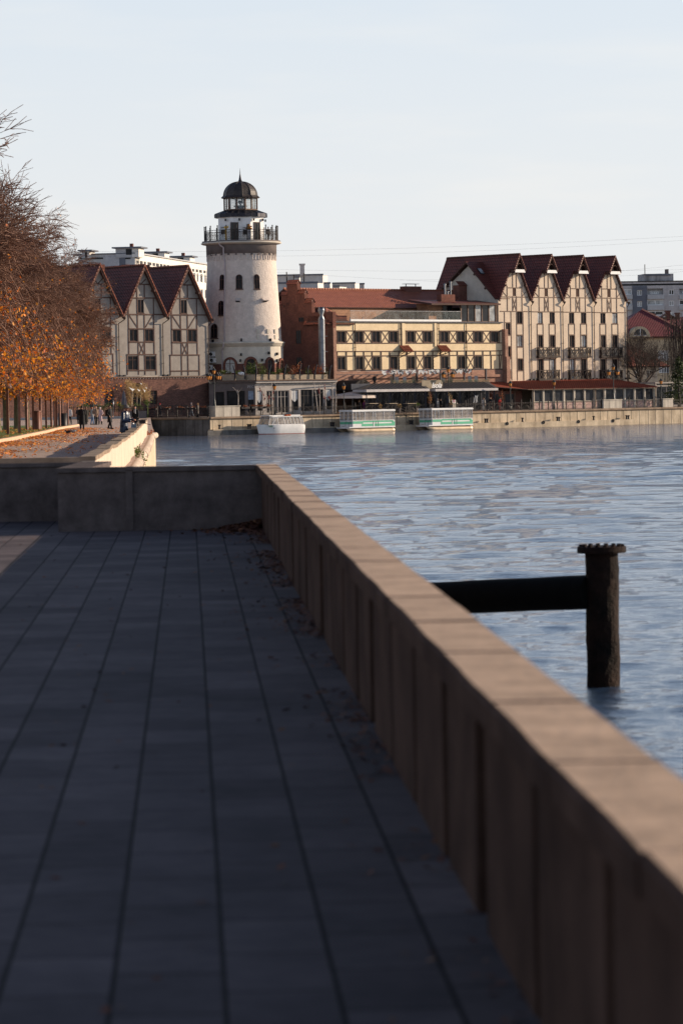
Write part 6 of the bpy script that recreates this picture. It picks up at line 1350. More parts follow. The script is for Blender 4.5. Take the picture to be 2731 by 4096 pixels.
# glazed restaurant front under the canopies
Rf=Y_.off(5.0); rs=thing('restaurant_facade','dark glazed restaurant front under the metal canopies','restaurant',tuple(Rf.W(10,2.2))); ru=lambda K,x,y=400:Rf.uv(*K(x,y))[0]
r0,r1=ru(K12,330),ru(K16,1010); rzt=cn1[1].z-.2; nP=15
for k in range(nP):
    a,b=lerp(r0,r1,k/nP)+.03,lerp(r0,r1,(k+1)/nP)-.03; window(Rf,(a,b,2.35,rzt),rs,MT['metal_d'],MT['glass_d'],0,1 if k%3 else 2,0,.06,name='glazed_panel')
mb=MB(); Rf.box(mb,r0,r1,2.15,rzt+.4,-.5,-.1); mb.build('back_wall',MT['brick_mix'],rs)
sgF=Y_.off(6.5); sg_=thing('restaurant_sign','slanted white script sign reading Isola between the two grey canopies','sign',tuple(sgF.pt(*K12(1300,285)))); a=sgF.uv(*K12(1298,292)); text_mesh('Isola',.92,MT['white'],sg_,Face(tuple(sgF.W(0,0).xy),50),a[0],a[1]+.1,.1,'lettering',.02,.35)
mb=MB(); sgF.box(mb,a[0]-.8,a[0]+2.9,a[1]-.35,a[1]+1.05,-.35,-.28); mb.build('sign_board',pm('olive_board',(.30,.25,.18)),sg_)
# barrel awning with round emblem
Aw=Y_.off(4.); w0,z0=Aw.uv(*K5(262,905)); w1,z1a=Aw.uv(*K5(412,905)); zt3=Aw.uv(*K5(350,822))[1]; aw=thing('arched_awning','dark barrel shaped awning with round emblem and spa lettering above the entrance','awning',tuple(Aw.W((w0+w1)/2,4)))
mb=MB(); c_=(w0+w1)/2; rr_=(w1-w0)/2; zb_=zt3-rr_*.78; n=12; prof=[(c_+rr_*math.cos(math.pi*k/n),zb_+rr_*.78*math.sin(math.pi*k/n)) for k in range(n+1)]
for k in range(n): a,b=prof[k],prof[k+1]; mb.poly([Aw.W(a[0],a[1],0),Aw.W(a[0],a[1],-3.9),Aw.W(b[0],b[1],-3.9),Aw.W(b[0],b[1],0)],0,None,True)
mb.poly([Aw.W(a[0],a[1],-.02) for a in prof]); mb.build('awning_cloth',pm('black_awning',(.025,.02,.02)),aw)
mb=MB()
for r_,th in ((.62,.035),(.36,.03),(.5,.02)):
    q=[Aw.W(c_+.2+r_*math.cos(t),zb_+.72+r_*math.sin(t),.02) for t in np.linspace(0,6.283,25)]; 
    for i in range(24): mb.tube(q[i],q[i+1],th,n=4,cap=False)
for t in (.4,1.5,2.6,3.7,4.8,5.9): mb.tube(Aw.W(c_+.2,zb_+.72,.02),Aw.W(c_+.2+.34*math.cos(t),zb_+.72+.34*math.sin(t),.02),.02,n=4)
mb.build('round_emblem',pm('dull_gold',(.12,.10,.08)),aw); text_mesh('spa',.85,MT['grey'],aw,Aw,c_-1.2,zb_-.35,.04,'lettering'); mb=MB(); Aw.box(mb,c_-1.7,c_-.2,zb_-.85,zb_-.6,.02,.05); mb.build('name_plate',MT['grey'],aw)
mb=MB(); Aw.box(mb,w0,w0+.15,2.15,zb_,-.1,0); Aw.box(mb,w1-.15,w1,2.15,zb_,-.1,0); mb.build('awning_post',MT['iron'],aw)
# ---- red tiled veranda
Vr=Q.off(-6.2); vr=thing('veranda','long cream framed glass veranda with shiny red tiled roof before the four gable house','veranda',tuple(Vr.W(45,2.2)))
vu=lambda x:Vr.uv(*K7(x,1330))[0]; vz=lambda y,x=700:Vr.uv(*K7(x,y))[1]
v0,v1=vu(122),vu(1290); zE=(Vr.uv(*K7(130,1256))[1]+Vr.uv(*K7(1285,1246))[1])/2; zS=(Vr.uv(*K7(130,1395))[1]+Vr.uv(*K7(1285,1378))[1])/2
px_=[125,221,320,419,518,617,716,812,908,1003,1099,1195,1288]
mb=MB(); Vr.box(mb,v0-.12,v1+.1,zE-.22,zE-.02,-.2,.05); mb.build('eaves_beam',MT['conc_w'],vr)
mb=MB(); Vr.box(mb,v0,v1,2.15,zS,-.2,-.02); Vr.box(mb,v0,v1,zS,zS+.08,-.22,.04,1); mb.build('sill_wall',[pm('pink_render',(.55,.38,.33),(.45,.30,.27)),MT['conc_w']],vr)
for i in range(12):
    a,b=vu(px_[i])+.16,vu(px_[i+1])-.16; window(Vr,(a,b,zS+.1,zE-.24),vr,MT['conc_w'],glassm('veranda_glass%d'%i,(.03,.033,.04),.2,1,.4,.15) if i<2 else bpy.data.materials['veranda_glass%d'%(i%2)],-.12,0,0,.05)
for x in px_: mb=MB(); u=vu(x); Vr.box(mb,u-.14,u+.14,2.2,zE-.03,-.15,.08); mb.build('post',MT['conc_w'],vr)
rf=MB(); zR=Vr.off(-3.5).uv(*K7(600,1188))[1]; roofslab(rf,[Vr.W(v0-1.3,zE-.1,.45),Vr.W(v1+.15,zE-.1,.45),Vr.W(v1-3.,zR,-4.),Vr.W(v0-5.,zR,-4.)],.1); roofslab(rf,[Vr.W(v1-3,zR,-4.),Vr.W(v0-5,zR,-4.),Vr.W(v0-5,zR+.8,-9.),Vr.W(v1-3,zR+.8,-9.)][::-1],.1)
roofslab(rf,[Vr.W(v0-5.6,zE+.3,-1.5),Vr.W(v0-1.3,zE-.1,.45),Vr.W(v0-5.,zR,-4.)],.1)
for k in range(64): u=lerp(v0-1.2,v1+.1,k/63); rf.tube(Vr.W(u,zE-.04,.46),Vr.W(lerp(v0-4.9,v1-3,k/63),zR+.04,-4),.05,n=4,cap=False)
rf.build('roof',[MT['tile_v'],MT['timber2']],vr)
mb=MB(); Vr.box(mb,v0-5.6,v0-.3,2.15,zE-.3,-6,-1.8); mb.build('brick_wall',MT['brick'],vr); mb=MB(); Vr.box(mb,v0-5.,v0-3.7,2.2,zE-.7,-1.79,-1.72); Vr.box(mb,v0-3.3,v0-1.9,2.2,zE-.7,-1.79,-1.72); mb.build('entrance_glass',MT['glass_d'],vr)
mb=MB()
for u in (v0-5.3,v0-3.5,v0-1.7): Vr.box(mb,u-.08,u+.08,2.15,zE-.3,-1.85,-1.68)
mb.build('door_frame',MT['timber2'],vr)
mb=MB(); mb.tube(Vr.W(vu(716),zE-.2,.15),Vr.W(vu(716),2.2,.15),.05,n=6); mb.tube(Vr.W(v1+.1,zE-.2,.15),Vr.W(v1+.1,2.2,.15),.05,n=6); mb.tube(Vr.W(v0-.1,zE-.2,.2),Vr.W(v0-.1,2.2,.2),.05,n=6); mb.build('downpipe',MT['timber2'],vr)
# glass pavilion at the far right
gp_=thing('glass_pavilion','grey framed glass pavilion at the right end of the veranda','pavilion',tuple(Vr.W(v1+4,2.2))); gu0=v1+.25; gu1=gu0+22; gzt=Vr.uv(*K10(700,1842))[1]; gzm=Vr.uv(*K10(700,1905))[1]
k_=0; u=gu0
gwid=Vr.uv(*K10(810,1900))[0]-Vr.uv(*K10(548,1900))[0]
while u<gu1:
    v=u+gwid; mb=MB(); Vr.box(mb,u-.09,u+.09,2.2,gzt,-.15,.05); mb.build('post',MT['grey_p'],gp_); window(Vr,(u+.1,v-.1,2.4,gzm),gp_,MT['grey_p'],MT['glass'],-.1,2,0,.05,name='glazed_panel'); window(Vr,(u+.1,v-.1,gzm+.15,gzt-.16),gp_,MT['grey_p'],MT['glass'],-.1,1,0,.05,name='glazed_panel'); u=v
mb=MB(); Vr.box(mb,gu0-.2,u+.2,gzt-.12,gzt+.05,-6,.12); Vr.box(mb,gu0,u,gzm,gzm+.12,-.1,.06); Vr.box(mb,gu0,u,2.15,2.38,-.1,.02); mb.build('frame_beam',MT['grey_p'],gp_)
# ---- ornate railings along the quay
def railing(Fq,u0,u1,label,zb=2.2,h=1.02,o=-.35,step=1.62,ph=1.32):
    t=thing('quay_railing',label,'railing',tuple(Fq.W(u0,zb,o)),group='black ornamental quay railings'); n=max(1,round((u1-u0)/step)); s=(u1-u0)/n
    for k in range(n+1):
        u=u0+s*k; mb=MB(); p=Fq.W(u,zb,o); mb.obox(p+Vector((0,0,ph/2)),Fq.d*.05,Fq.n*.05,Vector((0,0,ph/2))); mb.ball(p+Vector((0,0,ph+.05)),.065,n=6,m=4); mb.build('post',MT['iron'],t)
        if k==n: break
        mb=MB(); a=u+.05; b=u+s-.05
        for z in (.10,.98): mb.tube(Fq.W(a,zb+z,o),Fq.W(b,zb+z,o),.025,n=4,cap=False)
        mb.tube(Fq.W(a,zb+.82,o),Fq.W(b,zb+.82,o),.016,n=3,cap=False)
        mid=(a+b)/2; R2=(b-a)/2*.86; 
        for r_ in (R2,R2*.82):
            q=[Fq.W(mid+r_*math.cos(t_),zb+.14+r_*.86*math.sin(t_),o) for t_ in np.linspace(0,math.pi,9)]
            for i in range(8): mb.tube(q[i],q[i+1],.02,n=3,cap=False)
        for j in range(1,9): x=lerp(a,b,j/9); hh_=.14+R2*.80*.86*math.sqrt(max(0,1-((x-mid)/(R2*.82+.001))**2)); mb.tube(Fq.W(x,zb+.1,o),Fq.W(x,zb+max(.16,hh_),o),.012,n=3,cap=False)
        for cx_ in (a+.14,b-.14): 
            q=[Fq.W(cx_+.10*math.cos(t_),zb+.66+.10*math.sin(t_),o) for t_ in np.linspace(0,6.283,7)]
            for i in range(6): mb.tube(q[i],q[i+1],.014,n=3,cap=False)
        for j in range(6): x=lerp(a,b,(j+.5)/6); mb.tube(Fq.W(x-.08,zb+.82,o),Fq.W(x+.08,zb+.98,o),.012,n=3,cap=False); mb.tube(Fq.W(x+.08,zb+.82,o),Fq.W(x-.08,zb+.98,o),.012,n=3,cap=False)
        mb.build('panel',MT['iron'],t)
def quay_u(K,x): return Q.off(-.35).uv(*K(x,500 if K is K8 else 1400 if K is K7 else 560))[0]
uP1=Q.off(-.35).uv(*K8(668,540))[0]; uP2=Q.off(-.35).uv(*K8(925,540))[0]; uR1=Q.off(-.35).uv(*K16(180,540))[0]; uR2=Q.off(-.35).uv(*K16(640,540))[0]; uP3=quay_u(K7,785); uP4=quay_u(K7,962); uP5=quay_u(K7,1358); uP6=quay_u(K7,1453)
railing(QA,-6,9.3,'black ornamental railing in shade along the left quay with flower boxes')
railing(Q,uP2+.1,uR1,'black ornamental railing from the white concrete plinth to the first boat steps'); railing(Q,uR2,uP3-.1,'black ornamental railing in front of the right restaurant and the veranda'); railing(Q,uP4+.1,uP5-.1,'black ornamental railing between the two right hand plinths'); railing(Q,uP6+.1,uP6+16,'black ornamental railing right of the last plinth')
railing(Q.off(-2.),uR1+.4,uR2-.3,'black ornamental railing set back behind the boat steps')
def plinth(F_,u0,u1,K,x,y,label,o0=-1.3,o1=-.05):
    z=F_.uv(*K(x,y))[1]; t=thing('concrete_plinth',label,'plinth',tuple(F_.W((u0+u1)/2,2.2,-.6))); mb=MB(); F_.box(mb,u0,u1,2.15,z-.1,o0,o1,0)
    n=max(2,int((u1-u0)/1.1))
    for k in range(1,n): F_.box(mb,lerp(u0,u1,k/n)-.015,lerp(u0,u1,k/n)+.015,2.2,z-.12,o1,o1+.01,1)
    mb.build('block',[MT['conc_w'],MT['band']],t); mb=MB(); F_.box(mb,u0-.08,u1+.08,z-.1,z,o0-.08,o1+.08); mb.build('cap_slab',MT['conc_w'],t); return z
zpl=plinth(Q,uP1,uP2,K8,790,478,'wide white concrete plinth on the quay under the tower lamp')
plinth(Q,uP3,uP4,K7,870,1366,'pale concrete plinth carrying the four armed lamp before the veranda'); plinth(Q,uP5,uP6,K7,1405,1358,'small pale concrete plinth beside the last single lamp at the right')
a=Q.off(-3).uv(*K16(545,500))[0]; b=Q.off(-3).uv(*K16(592,500))[0]; zpm=plinth(Q.off(-2.4),a,b,K16,568,490,'narrow pale concrete plinth carrying the middle four armed lamp',-.6,.3)
# ---- lamps
def lantern(mb_c,mb_g,c,s=1.):
    c=Vector(c); mb_c.lathe([(.05*s,0),(.12*s,.05*s),(.14*s,.09*s)],c,6,0,False); mb_g.lathe([(.13*s,.09*s),(.235*s,.52*s)],c,6,0,False)
    for k in range(6): a=6.283*k/6; mb_c.tube(c+Vector((.135*s*math.cos(a),.135*s*math.sin(a),.09*s)),c+Vector((.24*s*math.cos(a),.24*s*math.sin(a),.52*s)),.016*s,n=4)
    mb_c.lathe([(.28*s,.51*s),(.29*s,.55*s),(.13*s,.74*s),(.13*s,.78*s),(.05*s,.84*s),(.015*s,.98*s)],c,6,0,False)
def lamp(F_,u,o,zb,H,label,four=False,r=.0):
    p=F_.W(u,zb,o); t=thing('street_lamp',label,'street lamp',tuple(p),group='lantern lamps on the quay'); mb=MB(); s=1.0
    mb.lathe([(.20,0),(.20,.12),(.14,.2),(.15,.5),(.10,.62),(.075,.9),(.06,1.2),(.05,H-.95)],p,10); mb.lathe([(.09,H-1.2),(.11,H-1.1),(.06,H-1.0)],p,8)
    mb.build('pole',MT['iron_lit'],t)
    hs=[(Vector((0,0,0)),H-.90)] 
    if four:
        hs=[(Vector((0,0,0)),H-.95)]+[(Vector((math.cos(a),math.sin(a),0))*.82,H-1.62) for a in (rad(35),rad(125),rad(215),rad(305))]
        for d,z in hs[1:]:
            mb=MB(); q=p+d*.5; mb.path([p+Vector((0,0,H-1.95)),p+d*.35+Vector((0,0,H-2.1)),p+d*.8+Vector((0,0,H-1.95)),p+d+Vector((0,0,z))],.03,5)
            qq=[p+d*(.5+.14*math.cos(t_)/.82)+Vector((0,0,H-1.85+.14*math.sin(t_))) for t_ in np.linspace(0,6.283,9)]; mb.path(qq,.018,4); mb.build('arm',MT['iron_lit'],t)
        mb=MB(); mb.tube(p+Vector((0,0,H-2.1)),p+Vector((0,0,H-.95)),.04,n=6); mb.build('stem',MT['iron_lit'],t)
    for d,z in hs:
        c=MB(); g=MB(); lantern(c,g,p+d+Vector((0,0,z)),.95); L_=c.build('lantern',MT['iron_lit'],t); g.build('amber_glass',MT['amber'],L_)
    return t
def lampat(K,x,ytop,F_,o,zb,label,four=False):
    Fo=F_.off(o); u,z=Fo.uv(*K(x,ytop)); lamp(F_,u,o,zb,z-zb,label,four)
lampat(K8,668,70,Q,-.7,zpl,'black lamp with four lanterns standing on the white plinth below the tower',True)
lampat(K16,545,62,Q.off(-2.4),-.15,zpm,'black lamp with four lanterns on the narrow middle plinth before the cream house',True)
lampat(K7,892,1020,Q,-.7,Q.uv(*K7(870,1366))[1],'black lamp with four lanterns on the plinth before the veranda',True)
lampat(K2,633,1520,QA,-3.0,2.2,'single lantern lamp in front of the straw decoration on the left brick wall')
lampat(K8,1300,238,Q,-.8,2.2,'single lantern lamp before the grey pavilion glass doors'); lampat(K15,702,285,Q,-.8,2.2,'single lantern lamp beside the open cream parasol')
lampat(K16,1252,230,Q,-.8,2.2,'single lantern lamp at the left corner of the red veranda'); lampat(K7,322,1172,Q,-.8,2.2,'single lantern lamp before the left part of the veranda'); lampat(K7,1352,1160,Q,-.8,2.2,'single lantern lamp at the right edge beside the small plinth')
# ---- flower boxes
fbs=[(QA,K8,35,470),(QA,K8,170,470),(QA,K8,315,468),(QA,K8,437,468),(QA,K8,566,466),(Q,K8,995,465),(Q,K8,1100,462),(Q,K8,1160,460),(Q,K8,1216,462)]
for i,(Fq,K,x,y) in enumerate(fbs):
    Fo=Fq.off(-.2); u,z=Fo.uv(*K(x,y+14)); p=Fo.W(u,3.2 if Fq is QA else 3.2); t=thing('flower_box','flower box with %s flowers on the railing, %s'%(['pinkish','red','orange','dry reddish','rusty','pinkish','red','orange','reddish'][i],['far left of the shaded row','second of the shaded row','middle of the shaded row','fourth shaded one behind the couple','fifth beside the tall lamp','first right of the white plinth','second right of the plinth','third right of the plinth','beside the birch poles'][i]),'flower box',tuple(p),group='flower boxes on the quay railing')
    mb=MB(); Fo.box(mb,u-.62,u+.62,3.1,3.32,-.15,.15); mb.build('box',MT['iron'],t); mb=MB(); leafy(mb,(p.x,p.y,3.42),.62,.3,.16,110,.06); mb.build('flowers',MT['leaf_r'],t)
# ---- umbrellas, heater
def closed_parasol(p,label,H=3.0):
    t=thing('closed_parasol',label,'parasol',tuple(p),group='closed grey parasols'); mb=MB(); mb.tube(p,p+Vector((0,0,H)),.035,n=6); mb.build('pole',MT['steel'],t); mb=MB(); n=16; prof=[(.36,H-1.75),(.33,H-1.4),(.26,H-.9),(.16,H-.35),(.03,H)]
    for j in range(len(prof)-1):
        for k in range(n):
            a0,a1=6.283*k/n,6.283*(k+1)/n; f=lambda q,kk:q[0]*(1. if kk%2 else .55); A=lambda q,a,kk:p+Vector((f(q,kk)*math.cos(a),f(q,kk)*math.sin(a),q[1]-(0.12*(kk%2) if q[0]>.35 else 0)))
            mb.poly([A(prof[j],a0,k),A(prof[j],a1,k+1),A(prof[j+1],a1,k+1),A(prof[j+1],a0,k)])
    mb.build('canopy_cloth',pm('grey_cloth',(.18,.17,.19),(.12,.12,.14)),t)
closed_parasol(L.off(5).W(L.off(5).uv(*K2(205,1600))[0],2.2)+Vector((0,0,.3)),'closed dark grey parasol at the left beside the dark brick doorway'); closed_parasol(L.off(5).W(L.off(5).uv(*K2(512,1600))[0],2.2)+Vector((0,0,.3)),'closed dark grey parasol just left of the straw decoration')
p=L.off(5.5).W(L.off(5.5).uv(*K2(400,1700))[0],2.2); t=thing('patio_heater','slim patio heater with flat round steel top between the closed parasols','heater',tuple(p)); zt4=L.off(5.5).uv(*K2(400,1684))[1]; mb=MB(); mb.tube(p,p+Vector((0,0,zt4-2.2)),.05,n=6); mb.lathe([(.10,zt4-.75),(.12,zt4-.35),(.05,zt4-.3)],(p.x,p.y,0),8); mb.build('stand',MT['steel'],t); mb=MB(); mb.lathe([(.5,zt4-.06),(.45,zt4),(.02,zt4+.08)],(p.x,p.y,0),16); mb.build('reflector',MT['steel'],t)
Fo=Q.off(-4.); u,z=Fo.uv(*K15(812,396)); p=Fo.W(u,2.2); t=thing('open_parasol','large open cream parasol standing between the grey pavilion and the awning','parasol',tuple(p)); w_=(Fo.uv(*K15(1098,450))[0]-u)*.86; ze4=Fo.uv(*K15(820,448))[1]; mb=MB(); mb.tube(p,Fo.W(u,z),.05,n=6); mb.build('pole',MT['steel'],t)
mb=MB(); n=8; ap_=Fo.W(u,z)
ring=[p+Vector((w_*math.cos(6.283*(k+.5)/n),w_*math.sin(6.283*(k+.5)/n),ze4-2.2)) for k in range(n)]
for k in range(n): a,b=ring[k],ring[(k+1)%n]; m_=(a+b)/2+Vector((0,0,.05)); mb.poly([a,m_,ap_]); mb.poly([m_,b,ap_]); mb.poly([a+Vector((0,0,-.32)),b+Vector((0,0,-.32)),b,a])
mb.build('canopy_cloth',pm('cream_cloth',(.72,.60,.52),(.62,.52,.45)),t)
# ---- straw decoration on the left brick wall
st=thing('straw_decoration','large straw figure decoration with white paper flags on the left brick wall','decoration',tuple(L.W(L.uv(*K2(650,1600))[0],4,.5))); mb=MB(); Fs=L.off(.9)
for (x0,y0,x1,y1,n,sp) in ((545,1500,590,1740,260,14),(560,1505,640,1580,240,20),(640,1600,760,1640,260,24),(700,1540,770,1660,320,26),(570,1560,700,1620,160,18),(730,1580,750,1690,130,10)):
    for _ in range(n):
        f=random.random(); x=lerp(x0,x1,f)+random.gauss(0,sp); y=lerp(y0,y1,f)+random.gauss(0,sp); p=Fs.pt(*K2(x,y)); d=Vector((random.gauss(0,.6),random.gauss(0,.3),random.gauss(-.5,.6))).normalized()*random.uniform(.15,.45); s_=Fs.n.cross(d).normalized()*.02; o_=Fs.n*random.uniform(-.35,.25); p=p+o_; mb.poly([p-s_,p+s_,p+d+s_*.4,p+d-s_*.4])
mb.build('straw',MT['straw'],st); mb=MB()
for x0,y0,w_,h_ in ((565,1565,65,40),(650,1580,36,30),(680,1518,26,20),(715,1580,26,40),(738,1562,18,18)): a=Fs.off(.35); mb.poly([a.pt(*K2(x0,y0)),a.pt(*K2(x0+w_*.6,y0+h_)),a.pt(*K2(x0+w_,y0+h_*.5)),a.pt(*K2(x0+w_*.5,y0+h_*.35))][::-1]); mb.mark()
mb.build_split('paper_flag',MT['white'],st); mb=MB()
for x0 in (600,605,655,690): a=Fs; mb.tube(a.pt(*K2(x0,1600)),a.pt(*K2(x0-6,1765)),.05,n=5)
mb.build('frame_pole',MT['wood'],st)
# ---- birch pole decorations before the pavilion
def birch(pts_base,red,label,Fo):
    t=thing('birch_decoration',label,'decoration',tuple(Fo.pt(*pts_base[0][1]))); 
    for a,b in pts_base:
        A_=Fo.pt(*a); B2=Fo.pt(*b); mb=MB(); mb.path([B2,B2.lerp(A_,.5)+Vector((.05,0,0)),A_],[.065,.05,.03],6); 
        for _ in range(3): q=B2.lerp(A_,random.uniform(.5,.95)); mb.tube(q,q+Vector((random.uniform(-.7,.7),random.uniform(-.2,.2),random.uniform(.2,.7))),.022,.01,4)
        mb.build('birch_pole',MT['birch'],t)
    mb=MB()
    for p in red: q=Fo.pt(*p); leafy(mb,q,.14,.12,.34,36,.075)
    if red: mb.build('red_wreath',pm('red_wreath',(.42,.03,.02),(.2,.02,.02)),t)
Fb=Q.off(-1.6); g=lambda K,*q:[K(*p) for p in q]
birch([(K8(1176,275),K8(1180,585)),(K8(1205,330),K8(1230,450))],[K8(1153,310),K8(1190,360),K8(1200,400)],'white birch poles with red wreaths left of the pavilion doors',Fb)
birch([(K8(1270,230),K8(1278,585)),(K8(1285,300),K8(1252,590))],[K8(1245,390),K8(1290,340),K8(1288,400)],'white birch poles with red wreaths beside the lamp at the glass doors',Fb)
birch([(K15(330,275),K15(380,680)),(K15(400,310),K15(402,690))],[K15(390,375),K15(400,400)],'white birch poles with red wreaths before the right pavilion window, left of two clusters',Fb)
birch([(K15(458,300),K15(488,680)),(K15(558,300),K15(570,680)),(K15(600,280),K15(607,670))],[K15(468,340),K15(455,460),K15(525,470)],'three white birch poles with red wreaths at the right corner of the pavilion',Fb)
birch([(K8(918,310),K8(922,470))],[],'single thin birch pole standing at the end of the white plinth',Q.off(-.6))
# ---- small quay furniture
i=0
for K,x,y in ((K8,728,708),(K8,1028,703),(K8,1050,703),(K15,548,823),(K15,575,823),(K15,1535,805),(K16,118,733),(K16,138,733),(K16,970,703),(K16,992,703),(K16,1393,697),(K7,21,1575),(K7,356,1567),(K7,373,1567),(K7,705,1560),(K7,1022,1553),(K7,1040,1553)):
    Fo=Q.off(.55); u,_=Fo.uv(*K(x,y)); p=Fo.W(u,LZ); t=thing('mooring_bollard','black mooring bollard on the ledge, %s'%['first from the left','second, left of a pair by the white boat','third, right of a pair by the white boat','fourth, left of the pair by the first green boat','fifth, right of the pair by the first green boat','sixth, alone between the green boats','seventh, left of the pair by the second green boat','eighth, right of the pair by the second green boat','ninth, left of the pair by the steps','tenth, right of the pair by the steps','eleventh, alone','twelfth, alone','thirteenth, left of a pair','fourteenth, right of a pair','fifteenth, alone','sixteenth, left of the last pair','seventeenth, the last one'][i],'bollard',tuple(p),group='bollards on the mooring ledge'); i+=1
    mb=MB(); mb.lathe([(.19,-.02),(.15,.05),(.12,.1),(.12,.42)],p,10); mb.build('stem',MT['iron'],t); mb=MB(); mb.lathe([(.12,.42),(.19,.46),(.19,.53),(.02,.56)],p,10); mb.build('cap',MT['iron'],t)
for i,(K,x,y) in enumerate(((K16,1218,725),(K7,222,1588),(K7,560,1581),(K7,892,1573))):
    Fo=Q.off(1.03); c=Fo.pt(*K(x,y)); mb=MB(); 
    for k in range(14):
        a0,a1=6.283*k/14,6.283*(k+1)/14; mb.tube(c+Fo.d*(.17*math.cos(a0))+Vector((0,0,.17*math.sin(a0))),c+Fo.d*(.17*math.cos(a1))+Vector((0,0,.17*math.sin(a1))),.07,n=6)
    mb.poly([c+Fo.d*(.13*math.cos(6.283*k/10))+Vector((0,0,.13*math.sin(6.283*k/10)))+Fo.n*.02 for k in range(10)]); tag(mb.build('tyre_fender',MT['black']),'small round black fender on the ledge face, %s of four'%['leftmost','second','third','rightmost'][i],'fender',group='round fenders on the ledge')
# stairs rails behind the green boats
for i,(K,a,b) in enumerate(((K16,(0,520),(190,610)),(K16,(640,505),(955,610)),(K15,(1345,590),(1560,660)))):
    Fo=Q.off(-.2 if i<2 else .3); A_=Fo.pt(*K(*a)); B2=Fo.pt(*K(*b)); t=thing('stair_railing','black sloping stair handrail down to the ledge, %s'%['left of the second green boat','right of the second green boat','right of the first green boat'][i],'handrail',tuple(A_)); mb=MB()
    for dz in (0,-.35,-.65): mb.tube(A_+Vector((0,0,dz)),B2+Vector((0,0,dz)),.028,n=5)
    mb.build('rail',MT['iron'],t); mb=MB()
    for f in (0,.33,.66,1.): p=A_.lerp(B2,f); mb.tube(p,p+Vector((0,0,-1.)),.03,n=5); mb.mark()
    mb.build_split('post',MT['iron'],t)
# white warning sign and step ladder
Fo=Q.off(-.9); a=Fo.rc(K16,590,455,630,490); t=thing('warning_sign','white warning sign with red ring beside the middle lamp','sign',tuple(Fo.W(a[0],2.2))); mb=MB(); Fo.box(mb,a[0],a[1],a[2],a[3],0,.03); mb.build('panel',MT['white'],t); mb=MB(); c=((a[0]+a[1])/2,(a[2]+a[3])/2+.05)
q=[Fo.W(c[0]+.17*math.cos(x),c[1]+.17*math.sin(x),.04) for x in np.linspace(0,6.283,15)]; mb.path(q,.025,4); mb.tube(q[5],q[12],.02,n=4); mb.build('red_ring',pm('red_ring',(.6,.03,.03)),t); mb=MB(); mb.tube(Fo.W(c[0],2.2,-.03),Fo.W(c[0],a[3],-.03),.03,n=5); mb.build('pole',MT['iron'],t)
Fo=Y_.off(7.5); t=thing('step_ladder','white step ladder standing open under the right canopy','ladder',tuple(Fo.pt(*K16(860,480)))); mb=MB()
a,b,c,d=[Fo.pt(*K16(*q)) for q in ((855,405),(835,490),(878,480),(862,405))]; mb.tube(a,b,.035,n=5); mb.tube(d,c,.035,n=5); mb.tube(a+Fo.n*.4,b+Fo.n*.4,.035,n=5); mb.build('frame',MT['white'],t); mb=MB()
for f in (.2,.4,.6,.8): mb.tube(a.lerp(b,f),a.lerp(b,f)+Fo.n*.4,.03,n=4); mb.tube(a.lerp(b,f),d.lerp(c,f),.012,n=3); mb.mark()
mb.build_split('rung',MT['white'],t)
# café tables and potted plants by the canopies
for i,(K,x,y,lm) in enumerate(((K12,545,505,'straw'),(K12,840,505,'straw'),(K12,1110,500,'leaf_g'),(K12,1320,440,'straw'),(K16,575,410,'straw'),(K16,335,410,'leaf_r'),(K16,1150,420,'leaf_r'))):
    Fo=Y_.off(7.9); p=Fo.pt(*K(x,y)); tall=i>2; t=thing('potted_plant','potted %s before the restaurant canopy, %s'%('slender shrub' if tall else 'dry grass',['first from the left','second from the left','third, greener and rounder','fourth, tall and yellow','fifth, yellow beside the middle lamp','sixth, reddish','last, bare and reddish at the brick corner'][i]),'plant',(p.x,p.y,2.2),group='potted plants before the restaurant'); mb=MB(); mb.lathe([(.2,2.2),(.28,2.75),(.24,2.75),(.01,2.7)],(p.x,p.y,0),10); mb.build('pot',MT['band'],t); mb=MB(); leafy(mb,(p.x,p.y,3.0+(.9 if tall else .1)),.35,.35,.9 if tall else .35,180,.06); mb.build('foliage',MT[lm],t)
    if tall: mb=MB(); mb.tube((p.x,p.y,2.7),(p.x,p.y,4.6),.03,n=5); mb.build('stem',MT['bark_r'],t)
for i,x in enumerate((420,725,1010)):
    Fo=Y_.off(8.3); p=Fo.pt(*K12(x,525)); z=max(p.z,2.95); t=thing('cafe_table','wooden cafe table by the railing, %s of three'%['left','middle','right'][i],'table',(p.x,p.y,2.2),group='cafe tables by the railing'); mb=MB(); mb.obox((p.x,p.y,z),Y_.d*.75,Y_.n*.4,Vector((0,0,.03))); mb.build('table_top',MT['wood'],t); mb=MB(); mb.tube((p.x,p.y,2.2),(p.x,p.y,z),.05,n=6); mb.build('leg',MT['iron'],t)
# low terrace wall with hedge and fence in front of the left brick house
Fh=Face((-25.5,386),86.); t=thing('terrace_wall','low pale terrace wall with iron fence and hedge before the left brick house','wall',tuple(Fh.W(0,2.2))); h0=Fh.uv(*K2(170,1820))[0]; h1=Fh.uv(*K2(480,1820))[0]; h2=Fh.uv(*K2(750,1800))[0]
zw=Fh.uv(*K2(400,1868))[1]; mb=MB(); Fh.box(mb,h0-14,h1+1,2.1,zw+.0,-.3,0); mb.build('wall_panel',MT['grey_p'],t); mb=MB(); Fh.box(mb,h1+1.02,h2,2.1,Fh.uv(*K2(700,1812))[1],-.4,.0); mb.build('dark_wall',MT['band'],t)
for k in range(16): u=h0-2+k*1.05; mb=MB(); Fh.box(mb,u-.04,u+.04,zw,zw+1.25,-.2,-.12); mb.build('fence_post',MT['iron'],t)
mb=MB(); u0=h0-2; u1=h0+14
for z in (zw+.1,zw+1.1): Fh.box(mb,u0,u1,z,z+.04,-.18,-.14)
